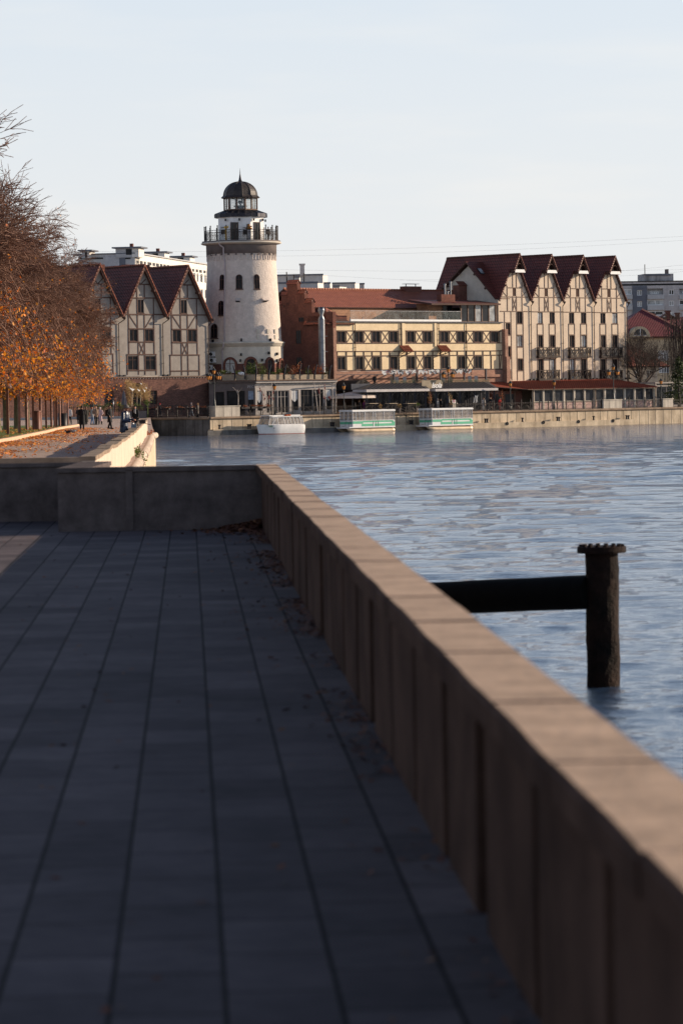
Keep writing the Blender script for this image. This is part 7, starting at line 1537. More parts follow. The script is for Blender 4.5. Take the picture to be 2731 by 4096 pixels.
for k in range(110): u=lerp(u0,u1,k/110); Fh.box(mb,u-.012,u+.012,zw+.14,zw+1.1,-.17,-.15)
mb.build('fence_panel',MT['iron'],t)
mb=MB()
for k in range(26): u=lerp(h0-2,h2,k/26)+random.uniform(-.3,.3); p=Fh.W(u,zw+.9+random.uniform(-.1,.4),-.9); leafy(mb,p,.5,.4,.5,70,.07)
tag(mb.build('hedge',MT['leaf_g']),'loose green hedge growing behind the iron fence of the left terrace','hedge')
p=L.off(4).pt(*K2(760,1715)); mb=MB(); leafy(mb,(p.x,p.y,p.z),.7,.4,.3,160,.08); mb.tube((p.x,p.y,2.2),(p.x,p.y,p.z),.06,n=5); tag(mb.build('flower_bowl',MT['leaf_g']),'raised bowl of yellow green flowers right of the straw decoration','planter')
# ================================================================== BOATS
def boat_frame(px,o): 
    Fo=Q.off(o); u,_=Fo.uv(px,1700); p=Fo.W(u,0); return p,rad(90-Q.ang)
def hull_mesh(L_,W_,H,rake,stern_r,n=26,m=9):
    """loft; bow at -x. returns rings [station][k]"""
    st=[]
    for i in range(n+1):
        f=i/n; x=-L_/2+L_*f; wf=(math.sin(min(1,f/.42)*math.pi/2))**.75 if f<.42 else 1-.12*max(0,(f-.8)/.2)**2
        if f>.94: wf*=math.sqrt(max(0.02,1-((f-.94)/.06)**2*.55))
        sheer=H*(1+.10*(1-f)**2); ring=[]
        for k in range(m+1):
            a=k/m; y=W_/2*wf*(.62+.38*math.sin(a*math.pi/2)**.8); z=-.25+(sheer+.25)*a; xx=x-rake*(1-f)**3*a+ (stern_r*math.sin(a*math.pi)*.5 if f>.94 else 0); ring.append((xx,y,z))
        st.append(ring)
    return st
p,rz=boat_frame(1121,2.35)
wb_=thing('tour_boat','small white tour boat with slanted windows and orange life rings on its roof','boat',(0,0,0)); st=hull_mesh(6.4,2.3,1.08,.42,.25)
hm=MB()
for sgn in (-1,1):
    for i in range(len(st)-1):
        for k in range(len(st[0])-1):
            q=[(st[i][k]),(st[i+1][k]),(st[i+1][k+1]),(st[i][k+1])]; q=[(a,sgn*b,c) for a,b,c in q]; 
            if sgn>0: q=q[::-1]
            hm.poly(q,1 if k==2 and False else (1 if (q[0][2]+q[2][2])/2<.02 else 0),None,True)
for i in range(len(st)-1): a,b=st[i][-1],st[i+1][-1]; hm.poly([(a[0],-a[1],a[2]),(b[0],-b[1],b[2]),(b[0],b[1],b[2]),(a[0],a[1],a[2])],0)
e=st[-1]; hm.poly([(q[0],-q[1],q[2]) for q in e]+[(q[0],q[1],q[2]) for q in e[::-1]],0)
hm.build('hull',[MT['white'],pm('antifouling',(.45,.08,.03),(.3,.05,.02))],wb_)
zd_=1.10; zr2=2.05; cab=MB(); gls=MB(); W2=1.0
xs=[-2.55,-1.95,-1.05,-.05,.45,.95,1.45,1.95,2.45,2.8]
for sgn in (-1,1):
    for i,x in enumerate(xs):
        lean=-.22 if i>=3 else (.30 if i<2 else 0.02)
        if i==2: lean=-.1
        cab.tube((x,sgn*W2,zd_),(x+lean*(1 if i>=2 else 1),sgn*W2*.93,zr2-.05),.035,n=4)
    for z,s_ in ((zd_+.02,W2),(zr2-.05,W2*.93)): cab.tube((xs[0]+(0 if z<1.5 else .3),sgn*s_,z),(xs[-1]+(0 if z<1.5 else -.22),sgn*s_,z),.04,n=4)
    cab.tube((-1.95,sgn*W2,zd_),(-1.25,sgn*W2*.93,zr2-.05),.035,n=4)
    gls.poly([(xs[0],sgn*W2,zd_),(xs[-1],sgn*W2,zd_),(xs[-1]-.22,sgn*W2*.93,zr2),(xs[0]+.3,sgn*W2*.93,zr2)])
gls.poly([(xs[0],-W2,zd_),(xs[0],W2,zd_),(xs[0]+.3,W2*.93,zr2),(xs[0]+.3,-W2*.93,zr2)]); gls.poly([(xs[-1],-W2,zd_),(xs[-1],W2,zd_),(xs[-1]-.22,W2*.93,zr2),(xs[-1]-.22,-W2*.93,zr2)])
cb=cab.build('cabin_frame',MT['white'],wb_); gls.build('pane',MT['vinyl'],cb)
rf=MB(); rf.obox((.3,0,zr2+.02),(2.35,0,0),(0,1.02,0),(0,0,.035)); rf.poly([(-2.35,-1.0,zr2+.02),(-1.9,-1.02,zr2+.05),(-1.9,1.02,zr2+.05),(-2.35,1.,zr2+.02)]); rf.obox((-1.75,0,zr2+.14),(.55,0,-.02),(0,.9,0),(0,0,.06)); rf.obox((-.6,-.75,zr2+.16),(.9,0,0),(0,.06,0),(0,0,.06)); rf.obox((1.7,-.75,zr2+.16),(.75,0,0),(0,.06,0),(0,0,.06)); rf.build('roof',MT['white'],wb_)
for i,x in enumerate((.28,.72)):
    lr=MB(); 
    for k in range(14): a0,a1=6.283*k/14,6.283*(k+1)/14; lr.tube((x+.20*math.cos(a0),-.75+.2*math.sin(a0),zr2+.17+.03*i),(x+.20*math.cos(a1),-.75+.2*math.sin(a1),zr2+.17+.03*i),.085,n=6)
    o=tag(lr.build('life_ring',pm('orange_ring',(.75,.16,.04))),'orange life ring on the white boat roof, %s of two'%['left','right'][i],'life ring',group='life rings on the boat roof'); o.location=p; o.rotation_euler=(0,0,rz)
se=MB(); se.box(-1.35,-.5,zd_-.3,-.95,-.05,zd_+.42); se.box(-1.0,.1,zd_-.3,-.6,.5,zd_+.4)
for x in (.2,.7,1.2,1.7,2.2): se.box(x-.15,-.8,zd_-.3,x+.15,.8,zd_+.12)
se.build('seat',pm('blue_seat',(.05,.07,.13)),wb_)
Fx=Face((0,0),90); Fx.d=Vector((1,0,0)); Fx.n=Vector((0,-1,0)); Fx.P=Vector((0,0,0)); text_mesh('Элинара',.26,pm('green_letter',(.02,.12,.07)),wb_,Fx,-2.55,.86,.93,'lettering',.004,.3)
pb=MB(); pb.tube((-1.75,-1.02,.72),(-1.75,-1.10,.72),.05,n=8); pb.build('porthole',MT['dark'],wb_)
wb_.location=p; wb_.rotation_euler=(0,0,rz)
# green pontoon boats
gp0=thing('pontoon_boat','','boat',(0,0,0)); Lh=7.3; Wd=2.5
mg=pm('green_stripe',(.10,.48,.28),(.08,.42,.24),.8,.4,0,0,10,.01,0,.5); mdk=pm('silver_tan',(.60,.47,.33),(.42,.32,.22),1.5,.45,.25)
for s_ in (-1,1):
    mb=MB(); y=s_*.85; pr=[(-3.95,.52,.04),(-3.55,.30,.18),(-3.0,.16,.33),(-2.4,.12,.36),(3.3,.12,.36),(3.55,.14,.30),(3.6,.14,.02)]
    for i in range(len(pr)-1):
        a,b=pr[i],pr[i+1]; mb.tube((a[0],y,a[1]),(b[0],y,b[1]),a[2],b[2],14,0,False)
    mb.build('pontoon',mdk,gp0)
mb=MB(); mb.box(-3.75,-Wd/2,.50,3.55,Wd/2,.62); mb.box(-3.95,-1.0,.44,-3.3,1.0,.5); mb.build('deck',MT['white'],gp0)
sd2=MB(); 
for s_ in (-1,1):
    y=s_*(Wd/2-.03); yo=y+s_*.02
    sd2.obox((.15,y,.98),(3.35,0,0),(0,.03,0),(0,0,.36),0)
    for x0,x1,z0,z1 in ((-1.8,.02,.68,.98),(.24,3.45,.68,.98),(-3.18,-1.6,1.0,1.30),(-1.6,3.2,1.15,1.33),(3.0,3.46,.98,1.2)): sd2.obox(((x0+x1)/2,yo+s_*.02,(z0+z1)/2),((x1-x0)/2,0,0),(0,.006,0),(0,0,(z1-z0)/2),1)
    for x in (.03,.42,.80): sd2.obox((x,yo+s_*.022,.98),(.025,0,0),(0,.01,0),(0,0,.34),2)
sd2.obox((-3.2,0,.98),(.03,0,0),(0,Wd/2-.06,0),(0,0,.36),0); sd2.obox((-3.24,0,1.10),(.008,0,0),(0,Wd/2-.1,0),(0,0,.14),1); sd2.obox((3.5,0,.98),(.03,0,0),(0,Wd/2-.06,0),(0,0,.36),0)
sd2.build('side_panel',[MT['white'],mg,MT['iron']],gp0)
fr=MB(); gl=MB(); zt5=2.48; zq=1.40
for s_ in (-1,1):
    y=s_*(Wd/2-.05)
    for x in (-3.2,-2.65,-2.1,-1.25,.05,.42,1.75,3.45): fr.tube((x,y,1.3),(x,y,zt5),.045,n=4)
    for z in (zq,zt5-.02): fr.tube((-3.2,y,z),(3.45,y,z),.04,n=4)
    gl.poly([(-3.2,y,zq),(3.45,y,zq),(3.45,y,zt5),(-3.2,y,zt5)])
for x in (-3.2,3.45): 
    gl.poly([(x,-Wd/2+.05,zq),(x,Wd/2-.05,zq),(x,Wd/2-.05,zt5),(x,-Wd/2+.05,zt5)])
    for y in (-.4,.4): fr.tube((x,y,1.3),(x,y,zt5),.04,n=4)
    fr.tube((x,-Wd/2,zq),(x,Wd/2,zq),.04,n=4)
f_=fr.build('cabin_frame',MT['white'],gp0); gl.build('pane',MT['vinyl'],f_)
mb=MB(); mb.box(-3.3,-Wd/2-.06,zt5,3.55,Wd/2+.06,zt5+.17); mb.box(-3.25,-Wd/2,zt5+.171,3.5,Wd/2,zt5+.22); mb.build('roof',MT['white'],gp0)
mb=MB(); mb.box(-1.6,-.9,.62,3.1,-.5,1.45); mb.box(-1.6,.5,.62,3.1,.9,1.45); mb.build('bench',pm('dark_seat',(.12,.12,.16)),gp0)
mb=MB(); mb.path([(-3.6,-1.0,.62),(-3.6,-1.0,1.25),(-3.2,-1.0,1.25)],.03,5); mb.path([(-3.6,-.3,.62),(-3.6,-.3,1.25),(-3.2,-.3,1.25)],.03,5); mb.build('bow_rail',MT['steel'],gp0)
mb=MB(); mb.box(3.55,-.2,.3,3.95,.2,.95); mb.build('outboard_motor',MT['iron'],gp0)
p,rz=boat_frame(1466,2.5); gp0.location=p; gp0.rotation_euler=(0,0,rz); gp0['label']='green and white pontoon boat moored beside the white tour boat'; gp0['group']='green and white pontoon boats'
p2,rz=boat_frame(1780,2.5); gp2=dup(gp0,p2,rz,'green and white pontoon boat with a small flag at its stern, right of the other')
for pp_,lb in ((p2,'small white blue and red flag at the stern of the right pontoon boat'),(p,'small tricolour flag at the stern of the left pontoon boat')):
    q=pp_+Vector((math.cos(rz)*3.62,math.sin(rz)*3.62,1.3)); t=thing('stern_flag',lb,'flag',tuple(q),group=None); mb=MB(); mb.tube(q,q+Vector((.15,0,1.05)),.015,n=5); mb.build('staff',MT['steel'],t); mb=MB()
    for k,mi in enumerate((0,1,2)): a=q+Vector((.14-.03*k,0,.95-.14*k)); mb.poly([a,a+Vector((.22,.02,-.12)),a+Vector((.22,.02,-.30)),a+Vector((-.02,0,-.15))],mi)
    mb.build('flag_cloth',[MT['white'],pm('flag_blue',(.05,.12,.5)),pm('flag_red',(.6,.03,.03))],t)
for i,(q,lb) in enumerate(((p,'left pontoon boat bow'),(p2,'right pontoon boat bow'),(wb_.location,'white tour boat bow'))):
    dx_=Vector((math.cos(rz),math.sin(rz),0)); a=Vector(q)-dx_*(3.5 if i<2 else 3.0)+Vector((0,0,.7 if i<2 else 1.15)); b=a-dx_*1.6+Vector((-math.sin(rz),math.cos(rz),0))*1.9; b.z=LZ+.3; mb=MB(); mb.path([a,a.lerp(b,.3)+Vector((0,0,-.18)),a.lerp(b,.7)+Vector((0,0,-.2)),b],.028,5); tag(mb.build('mooring_rope',MT['wood']),'slack mooring rope from the %s to the ledge'%lb,'rope',group='mooring ropes')
    for f in ((-1.9,.9,2.4) if i<2 else (-1.2,1.4)):
        c=Vector(q)+dx_*f+Vector((math.sin(rz),-math.cos(rz),0))*(-1.36 if i<2 else -1.2)+Vector((0,0,.55)); mb=MB(); mb.ball(c,.11,.11,.24,8,6); mb.tube(c+Vector((0,0,.2)),c+Vector((0,0,.6)),.015,n=4); tag(mb.build('boat_fender',MT['white']),'white fender hanging on the %s, %s'%(lb.replace(' bow',''),'towards its bow' if f<-.5 else ('at its middle' if f<1.2 else 'towards its stern')),'fender',group='white fenders on the boats')
# ================================================================== PEOPLE
def limb_chain(mb,pts,rs,n=9):
    for i in range(len(pts)-1): mb.tube(pts[i],pts[i+1],rs[i],rs[i+1],n,0,False)
    for q,r in zip(pts,rs): mb.ball(q,r*1.0,n=n,m=6)
def ell(mb,rings,n=14):
    """loft of elliptical rings (cx,cy,z,rx,ry)"""
    R=[[Vector((c[0]+c[3]*math.cos(6.283*k/n),c[1]+c[4]*math.sin(6.283*k/n),c[2])) for k in range(n)] for c in rings]
    for i in range(len(R)-1):
        for k in range(n): j=(k+1)%n; mb.poly([R[i][k],R[i][j],R[i+1][j],R[i+1][k]],0,None,True)
    mb.poly(R[0][::-1]); mb.poly(R[-1])
def person(label,loc,rz,H=1.72,coat=(.02,.02,.03),trous=(.015,.015,.02),hair=(.05,.03,.02),hat=None,coatlen=.48,arms='down',stride=.12,skirt=0.,vox=.016,skin='skin',long_hair=False,scarf=None,bag=False,hood=None,group='people on the promenade and quay',lean=0.):
    t=thing('person',label,'person',(0,0,0)); k=H/1.75; V=lambda x,y,z:Vector((x,y,z))*k
    hip,kn,an=.92,.49,.09; sh=1.43; hd=1.625
    ly=lambda z:-lean*max(0,z-.9)
    P={'hL':V(-.09,0,hip),'hR':V(.09,0,hip),'kL':V(-.10,-stride*.6,kn+.01),'kR':V(.10,stride*.25,kn),'aL':V(-.10,-stride,an),'aR':V(.10,stride,an+(.04 if stride>.15 else 0))}
    body=MB(); limb_chain(body,[P['hL'],P['kL'],P['aL']],[.088*k,.058*k,.040*k]); limb_chain(body,[P['hR'],P['kR'],P['aR']],[.088*k,.058*k,.040*k])
    for s,a in ((-1,P['aL']),(1,P['aR'])): limb_chain(body,[a+V(0,.03,-.04),a+V(s*.01,-.15,-.055)],[.042*k,.035*k])
    T=[(0,0,.86,.15,.105),(0,0,.98,.16,.11),(0,ly(1.12),1.12,.138,.10),(0,ly(1.28),1.28,.165,.115),(0,ly(1.40),1.40,.17,.10),(0,ly(1.47),1.47,.09,.07),(0,ly(1.5),1.52,.055,.055)]
    ell(body,[tuple(v*k for v in r) for r in T]); body.tube(V(0,ly(1.45),1.44),V(0,ly(1.6)-.01,1.57),.055*k,.052*k,9)
    hc=V(0,ly(1.65)-.015,hd); body.ball(hc+V(0,.012,.025),.076*k,.092*k,.098*k,12,9); body.ball(hc+V(0,-.02,-.045),.058*k,.068*k,.072*k,10,7); body.tube(hc+V(0,-.085,.012),hc+V(0,-.112,-.02),.010*k,.017*k,6); body.ball(hc+V(0,-.083,-.058),.022*k,.012*k,.009*k); 
    for s in (-1,1): body.ball(hc+V(s*.079,.01,-.005),.012*k,.02*k,.032*k,6,5)
    A={}
    for s in (-1,1):
        S_=V(s*.185,ly(1.42),1.405)
        if arms=='down': E=V(s*.235,.02+ly(1.1),1.13); W=V(s*.235,-.05,.88)
        elif arms=='front': E=V(s*.24,-.04+ly(1.1),1.14); W=V(s*.09,-.30+ly(1.1),1.16)
        elif arms=='rod': E=V(s*.25,-.08+ly(1.1),1.13); W=V(s*.10,-.36+ly(1.1),1.12+(.04 if s>0 else -.02))
        elif arms=='up': E=V(s*.26,-.14,1.28); W=V(s*.08,-.20,1.55)
        elif arms=='pocket': E=V(s*.27,.06,1.13); W=V(s*.20,-.09,.98)
        elif arms=='swing': E=V(s*.235,s*.10,1.14); W=V(s*.225,s*.06-.12,.93)
        A[s]=(S_,E,W); limb_chain(body,[S_,E,W],[.052*k,.040*k,.027*k])
        f=(W-E).normalized(); side=f.cross(Vector((0,0,1)));  side=side.normalized() if side.length>.2 else Vector((1,0,0)); up_=side.cross(f)
        palm=W+f*.055*k; body.obox(palm,f*.045*k,side*.038*k,up_*.014*k)
        for j,(off,ln) in enumerate(((-.028,.068),(-.010,.078),(.010,.073),(.028,.058))):
            a0=W+f*.095*k+side*off*k; a1=a0+(f*.6-up_*.5*(1 if arms in('rod','front') else .35)).normalized()*ln*.5*k; a2=a1+(f*.1-up_*(1. if arms in('rod','front') else .5)).normalized()*ln*.5*k; limb_chain(body,[a0-f*.02*k,a1,a2],[.0095*k,.009*k,.0075*k],6)
        th=W+f*.035*k-side*s*.034*k; limb_chain(body,[th,th+(f*.6-side*s*.8).normalized()*.035*k,th+(f*.9-side*s*.5-up_*.4).normalized()*.065*k],[.012*k,.011*k,.009*k],6)
    o=body.build('body',MT[skin],t); md=o.modifiers.new('merge','REMESH'); md.mode='VOXEL'; md.voxel_size=vox; md.use_smooth_shade=True
    # trousers, shoes
    def cloth(mb,name,c,rough=.8,v=None):
        o=mb.build(name,pm(name+'_cloth',c,tuple(x*.6 for x in c),9,rough,0,.35,22,.012),t); m=o.modifiers.new('merge','REMESH'); m.mode='VOXEL'; m.voxel_size=v or vox; m.use_smooth_shade=True; return o
    mb=MB(); limb_chain(mb,[P['hL'],P['kL'],P['aL']+V(0,0,.03)],[.112*k,.082*k,.066*k]); limb_chain(mb,[P['hR'],P['kR'],P['aR']+V(0,0,.03)],[.112*k,.082*k,.066*k]); ell(mb,[(0,0,.80*k,.16*k,.12*k),(0,0,1.0*k,.175*k,.125*k)]); cloth(mb,'trousers',trous)
    mb=MB()
    for a in (P['aL'],P['aR']): limb_chain(mb,[a+V(0,.035,-.035),a+V(0,-.16,-.045)],[.055*k,.046*k])
    cloth(mb,'shoes',(.02,.018,.018),.5)
    mb=MB(); zb=hip-coatlen+.30; fl=1+.12*(coatlen>.5); Tc=[(0,0,zb,.20*fl,.155*fl),(0,0,(zb+1.05)/2,.20,.15),(0,0,1.05,.19,.14),(0,ly(1.25),1.25,.205,.15),(0,ly(1.38),1.38,.195,.13),(0,ly(1.46),1.46,.125,.10),(0,ly(1.5),1.51,.08,.078)]
    ell(mb,[tuple(v*k for v in r) for r in Tc],16)
    for s in (-1,1): S_,E,W=A[s]; limb_chain(mb,[S_,E,E.lerp(W,.88)],[.078*k,.066*k,.052*k])
    ct=cloth(mb,'jacket',coat)
    if bag: mb=MB(); mb.obox(V(0,.20,1.2),V(.15,0,0),V(0,.09,0),V(0,0,.22)); cloth(mb,'backpack',(.02,.02,.025))
    if scarf: mb=MB(); ell(mb,[(0,ly(1.45)-.01,1.36*k,.14*k,.12*k),(0,ly(1.5)-.01,1.44*k,.12*k,.115*k),(0,ly(1.5),1.51*k,.085*k,.085*k)]); mb.tube(V(.03,-.15,1.4),V(.06,-.17,1.12),.05*k,.04*k,7); mb.tube(V(-.05,-.15,1.4),V(-.04,-.17,1.2),.05*k,.04*k,7); cloth(mb,'scarf',scarf)
    if hat is None or hat!='none':
        if hat and isinstance(hat,tuple) and hat[0]=='cap':
            mb=MB(); mb.lathe([(.108,.02),(.112,.06),(.10,.10),(.06,.135),(.004,.148)],hc/k,14); mb.v=[v*k for v in mb.v]; 
            pts=[];
            br=MB(); br.lathe([(.105,.03),(.155,.012),(.15,.004),(.105,.018)],hc/k,16,0,True,0,.95,1.25); br.v=[Vector((v.x,v.y-.02,v.z))*k for v in br.v]; mb.f+=[tuple(i+len(mb.v) for i in f) for f in br.f]; mb.m+=br.m; mb.sm+=br.sm; mb.uv+=br.uv; mb.v+=br.v
            mb.build('hat',pm('hat_cloth',hat[1],None,12,.8,0,.3,40),t)
        elif hat and isinstance(hat,tuple) and hat[0]=='beanie':
            mb=MB(); mb.ball(hc+V(0,.015,.045),.092*k,.105*k,.095*k,12,8); mb.build('hat',pm('knit',hat[1],None,12,.9,0,.5,60),t)
            if hat[0]=='beanie' and len(hat)>2: mb=MB(); mb.ball(hc+V(0,.01,.16),.04*k); mb.build('bobble',pm('knit2',hat[1]),t)
    mb=MB(); mb.ball(hc+V(0,.026,.046),.087*k,.098*k,.098*k,12,8)
    if long_hair: mb.tube(hc+V(0,.06,.02),hc+V(0,.085,-.26),.085*k,.06*k,9); 
    cloth(mb,'hair',hair,.6)
    mb=MB()
    for s in (-1,1): mb.ball(hc+V(s*.030,-.082,.012),.0085*k,.006*k,.006*k,6,4)
    mb.build('eyes',MT['dark'],t)
    if hood: mb=MB(); mb.ball(hc+V(0,.04,.02),.115*k,.11*k,.125*k,10,7); cloth(mb,'hood',hood)
    t.location=loc; t.rotation_euler=(0,0,rz); t['group']=group; return t
def pg(K,x,yf): return gpos(*K(x,yf))
CAMR=0. # rotation 0 faces the camera
G_='people on the promenade and quay'
person('woman in white jacket and black hat standing left of the group behind the brown posts',pg(K11,212,612),rad(160),1.66,(.62,.58,.55),(.02,.02,.025),hat=('beanie',(.015,.015,.015)),coatlen=.42,bag=False)
person('tall person in long black coat seen from behind, nearest of the walking group',pg(K11,470,728),rad(185),1.76,(.012,.012,.014),(.012,.012,.014),coatlen=.85,arms='front',stride=.16,hair=(.03,.02,.02))
person('person with brown hair in dark coat close at the left of the tall black coat',pg(K11,400,628),rad(20),1.66,(.03,.022,.02),(.02,.018,.018),coatlen=.7,arms='front',hair=(.15,.07,.03),long_hair=True)
person('woman with reddish brown hair in long dark olive coat, right of the tall black coat',pg(K11,556,618),rad(200),1.68,(.05,.045,.035),(.03,.03,.028),coatlen=.95,hair=(.18,.07,.03),long_hair=True)
person('person in light grey jacket and blue jeans taking a photo with raised arms',pg(K11,682,620),rad(100),1.66,(.34,.33,.31),(.16,.24,.38),coatlen=.5,arms='up',hair=(.06,.04,.03))
person('person in brown jacket and black trousers between grey jacket and pink coat',pg(K11,760,624),rad(20),1.74,(.25,.16,.11),(.02,.018,.02),coatlen=.5,arms='pocket',hair=(.12,.08,.05))
person('woman in pale pink quilted coat and white knitted hat facing the camera',pg(K11,850,618),rad(-15),1.62,(.62,.44,.44),(.02,.02,.02),coatlen=.88,arms='pocket',hat=('beanie',(.7,.68,.66)))
person('man in black coat and sunglasses walking alone to the right with a backpack',pg(K11,1050,716),rad(60),1.77,(.010,.010,.014),(.012,.012,.015),coatlen=.72,arms='pocket',stride=.2,bag=True)
q=gpos(543,1712); person('person in black coat with light grey scarf right behind the angler',q,rad(-10),1.7,(.012,.012,.014),(.012,.012,.014),coatlen=.6,scarf=(.42,.42,.42))
q=gpos(372,1690); person('person in dark patterned jacket standing higher behind the group',Vector((q.x*1.09,q.y*1.09,2.75)),rad(10),1.72,(.06,.06,.05),(.03,.03,.03),hair=(.05,.03,.02))
def pq(Fq,K,x,o): Fo=Fq.off(o); return Fo.W(Fo.uv(*K(x,520))[0],2.2)
person('person with bright red knitted hat and dark coat walking on the shaded quay',pq(QA,K8,106,-1.0),rad(80),1.7,(.02,.022,.03),(.03,.03,.04),hat=('beanie',(.75,.03,.03)),stride=.2,arms='swing',coatlen=.6)
person('person in grey patterned jacket and jeans walking on the shaded quay beside the blond woman',pq(QA,K8,435,-1.0),rad(-70),1.72,(.30,.29,.30),(.14,.18,.26),hat=('beanie',(.4,.35,.35)),stride=.22,arms='front')
person('woman with long light brown hair and checked coat on the shaded quay',pq(QA,K8,500,-1.1),rad(-110),1.68,(.26,.22,.20),(.03,.03,.03),hair=(.40,.20,.08),long_hair=True,coatlen=.8)
person('woman with long fair hair in dark coat under the cream parasol',pq(Q,K15,900,-2.0),rad(120),1.68,(.02,.018,.02),(.02,.02,.02),hair=(.38,.22,.11),long_hair=True)
person('woman in purple coat and pale blue hat beside the cream parasol',pq(Q,K15,962,-1.8),rad(150),1.7,(.20,.035,.13),(.25,.3,.4),hat=('beanie',(.55,.65,.75)),hair=(.35,.16,.07),long_hair=True,coatlen=.6)
person('person in white hooded coat near the middle lamp',pq(Q,K16,430,-3.0),rad(60),1.68,(.68,.64,.60),(.5,.5,.5),hood=(.66,.62,.58),coatlen=.7)
person('person in black jacket huddled right beside the white hooded coat',pq(Q,K16,463,-2.8),rad(-60),1.66,(.012,.012,.014),(.012,.012,.014),coatlen=.6)
person('woman with long brown hair and pale top standing at the right railing',pq(Q,K16,950,-1.6),rad(30),1.68,(.45,.40,.38),(.50,.50,.52),hair=(.25,.12,.06),long_hair=True)
person('man in black jacket standing between pale woman and red jacket at the railing',pq(Q,K16,1030,-1.6),rad(-10),1.75,(.014,.014,.018),(.02,.02,.03),hair=(.02,.015,.012),arms='front')
person('person in bright red jacket leaning at the right railing',pq(Q,K16,1130,-1.4),rad(40),1.66,(.55,.04,.03),(.28,.06,.05),hair=(.05,.03,.02),arms='front',lean=.2)
person('visitor in dark clothes leaning on the lighthouse gallery railing',gal(K3(1172,0)[0],3.8)+Vector((0,0,0)),rad(15),1.7,(.03,.03,.035),(.03,.03,.04),hat=('beanie',(.02,.02,.02)))
person('person in black sitting figure height at the roof terrace beside the yellow plants',T1.W(tu(452),zsl-.3,-.6),rad(0),1.45,(.02,.018,.02),(.02,.02,.02),hair=(.1,.05,.03))
# the angler
gm=Vector(((503-CX)/F*140.,140.,zg(140.)))
an=person('angler in dark blue jacket and grey brimmed cap leaning over the sunlit parapet',gm,rad(62),1.87,(.035,.06,.14),(.012,.013,.02),hair=(.05,.03,.02),hat=('cap',(.16,.145,.13)),coatlen=.55,arms='rod',vox=.0075,skin='skin_d',stride=.05,lean=.14)
ja=[c for c in kids(an) if c.name.startswith('jacket')][0]; ja.data.materials[0]=pm('blue_shell',(.022,.038,.085),(.008,.013,.03),5,.35,0,.4,9,.03,0,.4)
cr,sr_=math.cos(rad(62)),math.sin(rad(62)); fwd=Vector((sr_,-cr,0)); rt_=Vector((cr,sr_,0)); hb_=gm+fwd*.44+Vector((0,0,1.17))
t=thing('fishing_rod','dark fishing rod with reel held by the angler over the parapet','fishing rod',tuple(hb_)); mb=MB(); mb.path([hb_-fwd*.35-Vector((0,0,-.06)),hb_+fwd*.2,hb_+fwd*.9+Vector((0,0,-.16))],[.02,.018,.012],6); mb.build('rod',MT['iron'],t); mb=MB(); mb.tube(hb_+Vector((0,0,-.10))-rt_*.05,hb_+Vector((0,0,-.10))+rt_*.05,.05,n=10); mb.build('reel',MT['steel'],t)
c=Vector((pxr(145)-.16,145,3.66)); fw2=Vector((.35,.94,0)); t=thing('rod_stand','small black folding stand with fishing gear on the parapet top before the angler','stand',(c.x,c.y,3.4)); mb=MB()
for a in (.5,2.6,4.7): mb.tube(c,Vector((c.x+.12*math.cos(a),c.y+.3*math.sin(a),3.4)),.018,n=5); mb.mark()
mb.build_split('leg',MT['iron'],t); mb=MB(); X_=Vector((1,0,0)); mb.tube(c-X_*.28+Vector((0,0,.10)),c+X_*.42+Vector((0,0,-.05)),.028,n=6); mb.tube(c-X_*.05+Vector((0,0,-.15)),c+X_*.02+Vector((0,0,.14)),.05,n=6); mb.ball(c+X_*.12+Vector((0,0,.1)),.05); mb.obox(c+X_*.30+Vector((0,0,-.06)),X_*.13,Vector((0,.1,0)),Vector((0,0,.08))); mb.obox(c-X_*.12+Vector((0,0,-.02)),X_*.06,Vector((0,.08,0)),Vector((0,0,.07))); mb.build('gear_head',MT['iron'],t)
mb=MB(); c2=gm+fwd*.40+rt_*.12+Vector((0,0,.72)); n=10
for k in range(n): a=lerp(-.22,.22,k/n); b=lerp(-.22,.22,(k+1)/n); mb.poly([c2+rt_*a+fwd*(.05*(k%2)),c2+rt_*b+fwd*(.05*((k+1)%2)),c2+rt_*b*.8+fwd*(.05*((k+1)%2))+Vector((0,0,.36)),c2+rt_*a*.8+fwd*(.05*(k%2))+Vector((0,0,.36))])
tag(mb.build('plastic_bag',pm('pale_blue_bag',(.20,.27,.34),(.05,.08,.13),6,.3)),'shiny pale blue plastic bag hanging at the angler hip','bag')
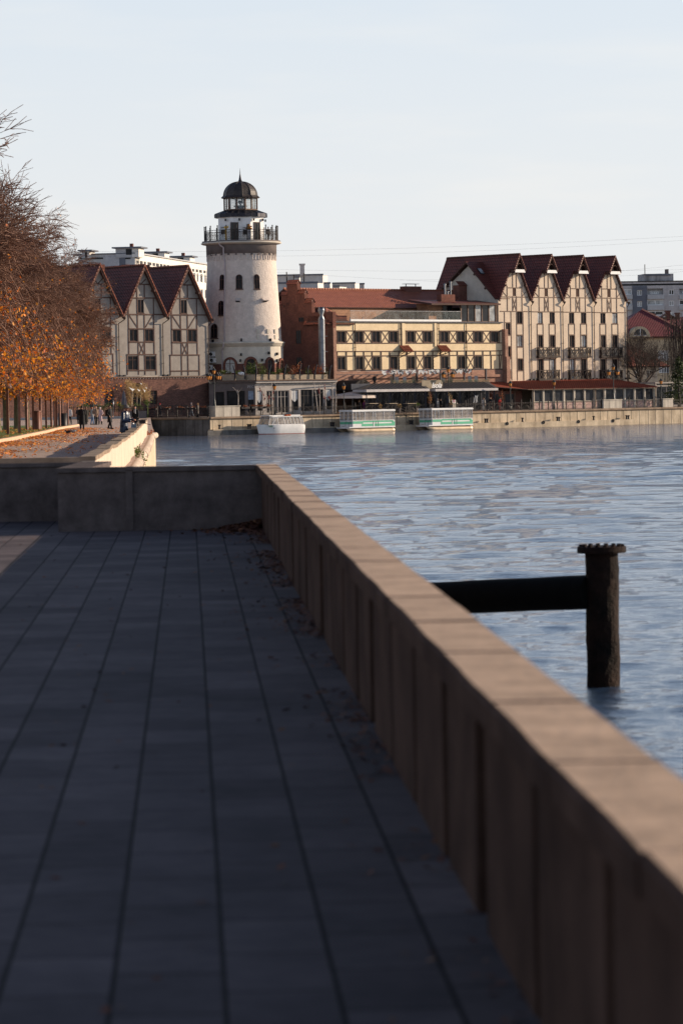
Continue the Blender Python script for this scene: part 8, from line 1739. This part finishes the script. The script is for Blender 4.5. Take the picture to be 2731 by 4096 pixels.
# pigeons
for i,(x,y) in enumerate(((185,815),(295,800))):
    g=pg(K11,x,y); t=thing('pigeon',['dark grey pigeon on the leaf strewn promenade, left of two','grey pigeon with white wing on the promenade, right of two'][i],'pigeon',tuple(g)); mb=MB(); s=1.2
    mb.lathe([(.002,-.19),(.03,-.15),(.055,-.08),(.082,.0),(.085,.05),(.06,.10),(.035,.125),(.002,.14)],(0,0,0),10); mb.v=[Vector((g.x+p.z*s,g.y+p.y*s,g.z+.14+p.x*.95*s-p.z*.25*s)) for p in mb.v]
    mb.v=[Vector((2*g.x-p.x,p.y,p.z)) for p in mb.v]; mb.tube((g.x-.12,g.y,g.z+.13),(g.x-.17,g.y,g.z+.23),.045,.032,8); mb.ball((g.x-.18,g.y,g.z+.245),.036); mb.tube((g.x-.21,g.y,g.z+.243),(g.x-.24,g.y,g.z+.23),.01,.003,5)
    mb.build('body',pm('pigeon_grey',[(.05,.055,.065),(.16,.17,.19)][i]),t); mb=MB(); mb.ball((g.x+.02,g.y-.075,g.z+.155),.15,.03,.055); mb.ball((g.x+.02,g.y+.075,g.z+.155),.15,.03,.055); mb.build('wing',[MT['iron'],MT['wht2']][i],t)
    mb=MB(); mb.tube((g.x,g.y-.03,g.z+.1),(g.x,g.y-.03,g.z),.008,n=4); mb.tube((g.x,g.y+.03,g.z+.1),(g.x,g.y+.03,g.z),.008,n=4); mb.build('legs',pm('pigeon_leg',(.4,.1,.08)),t)
# park bench with curved back frame by the group
g=pg(K11,300,600); t=thing('park_bench','dark bench with curled iron ends beside the white jacket woman','bench',tuple(g)); mb=MB()
for k in range(3): mb.box(g.x-.8,g.y-.2+k*.13,g.z+.43,g.x+.8,g.y-.1+k*.13,g.z+.46)
mb.build('seat',MT['timber2'],t); mb=MB()
for s_ in (-.75,.75): mb.path([Vector((g.x+s_,g.y-.25,g.z)),Vector((g.x+s_,g.y-.2,g.z+.45)),Vector((g.x+s_,g.y+.2,g.z+.45)),Vector((g.x+s_,g.y+.3,g.z))],.03,5)
mb.build('iron_end',MT['iron'],t)
bpy.context.view_layer.update()
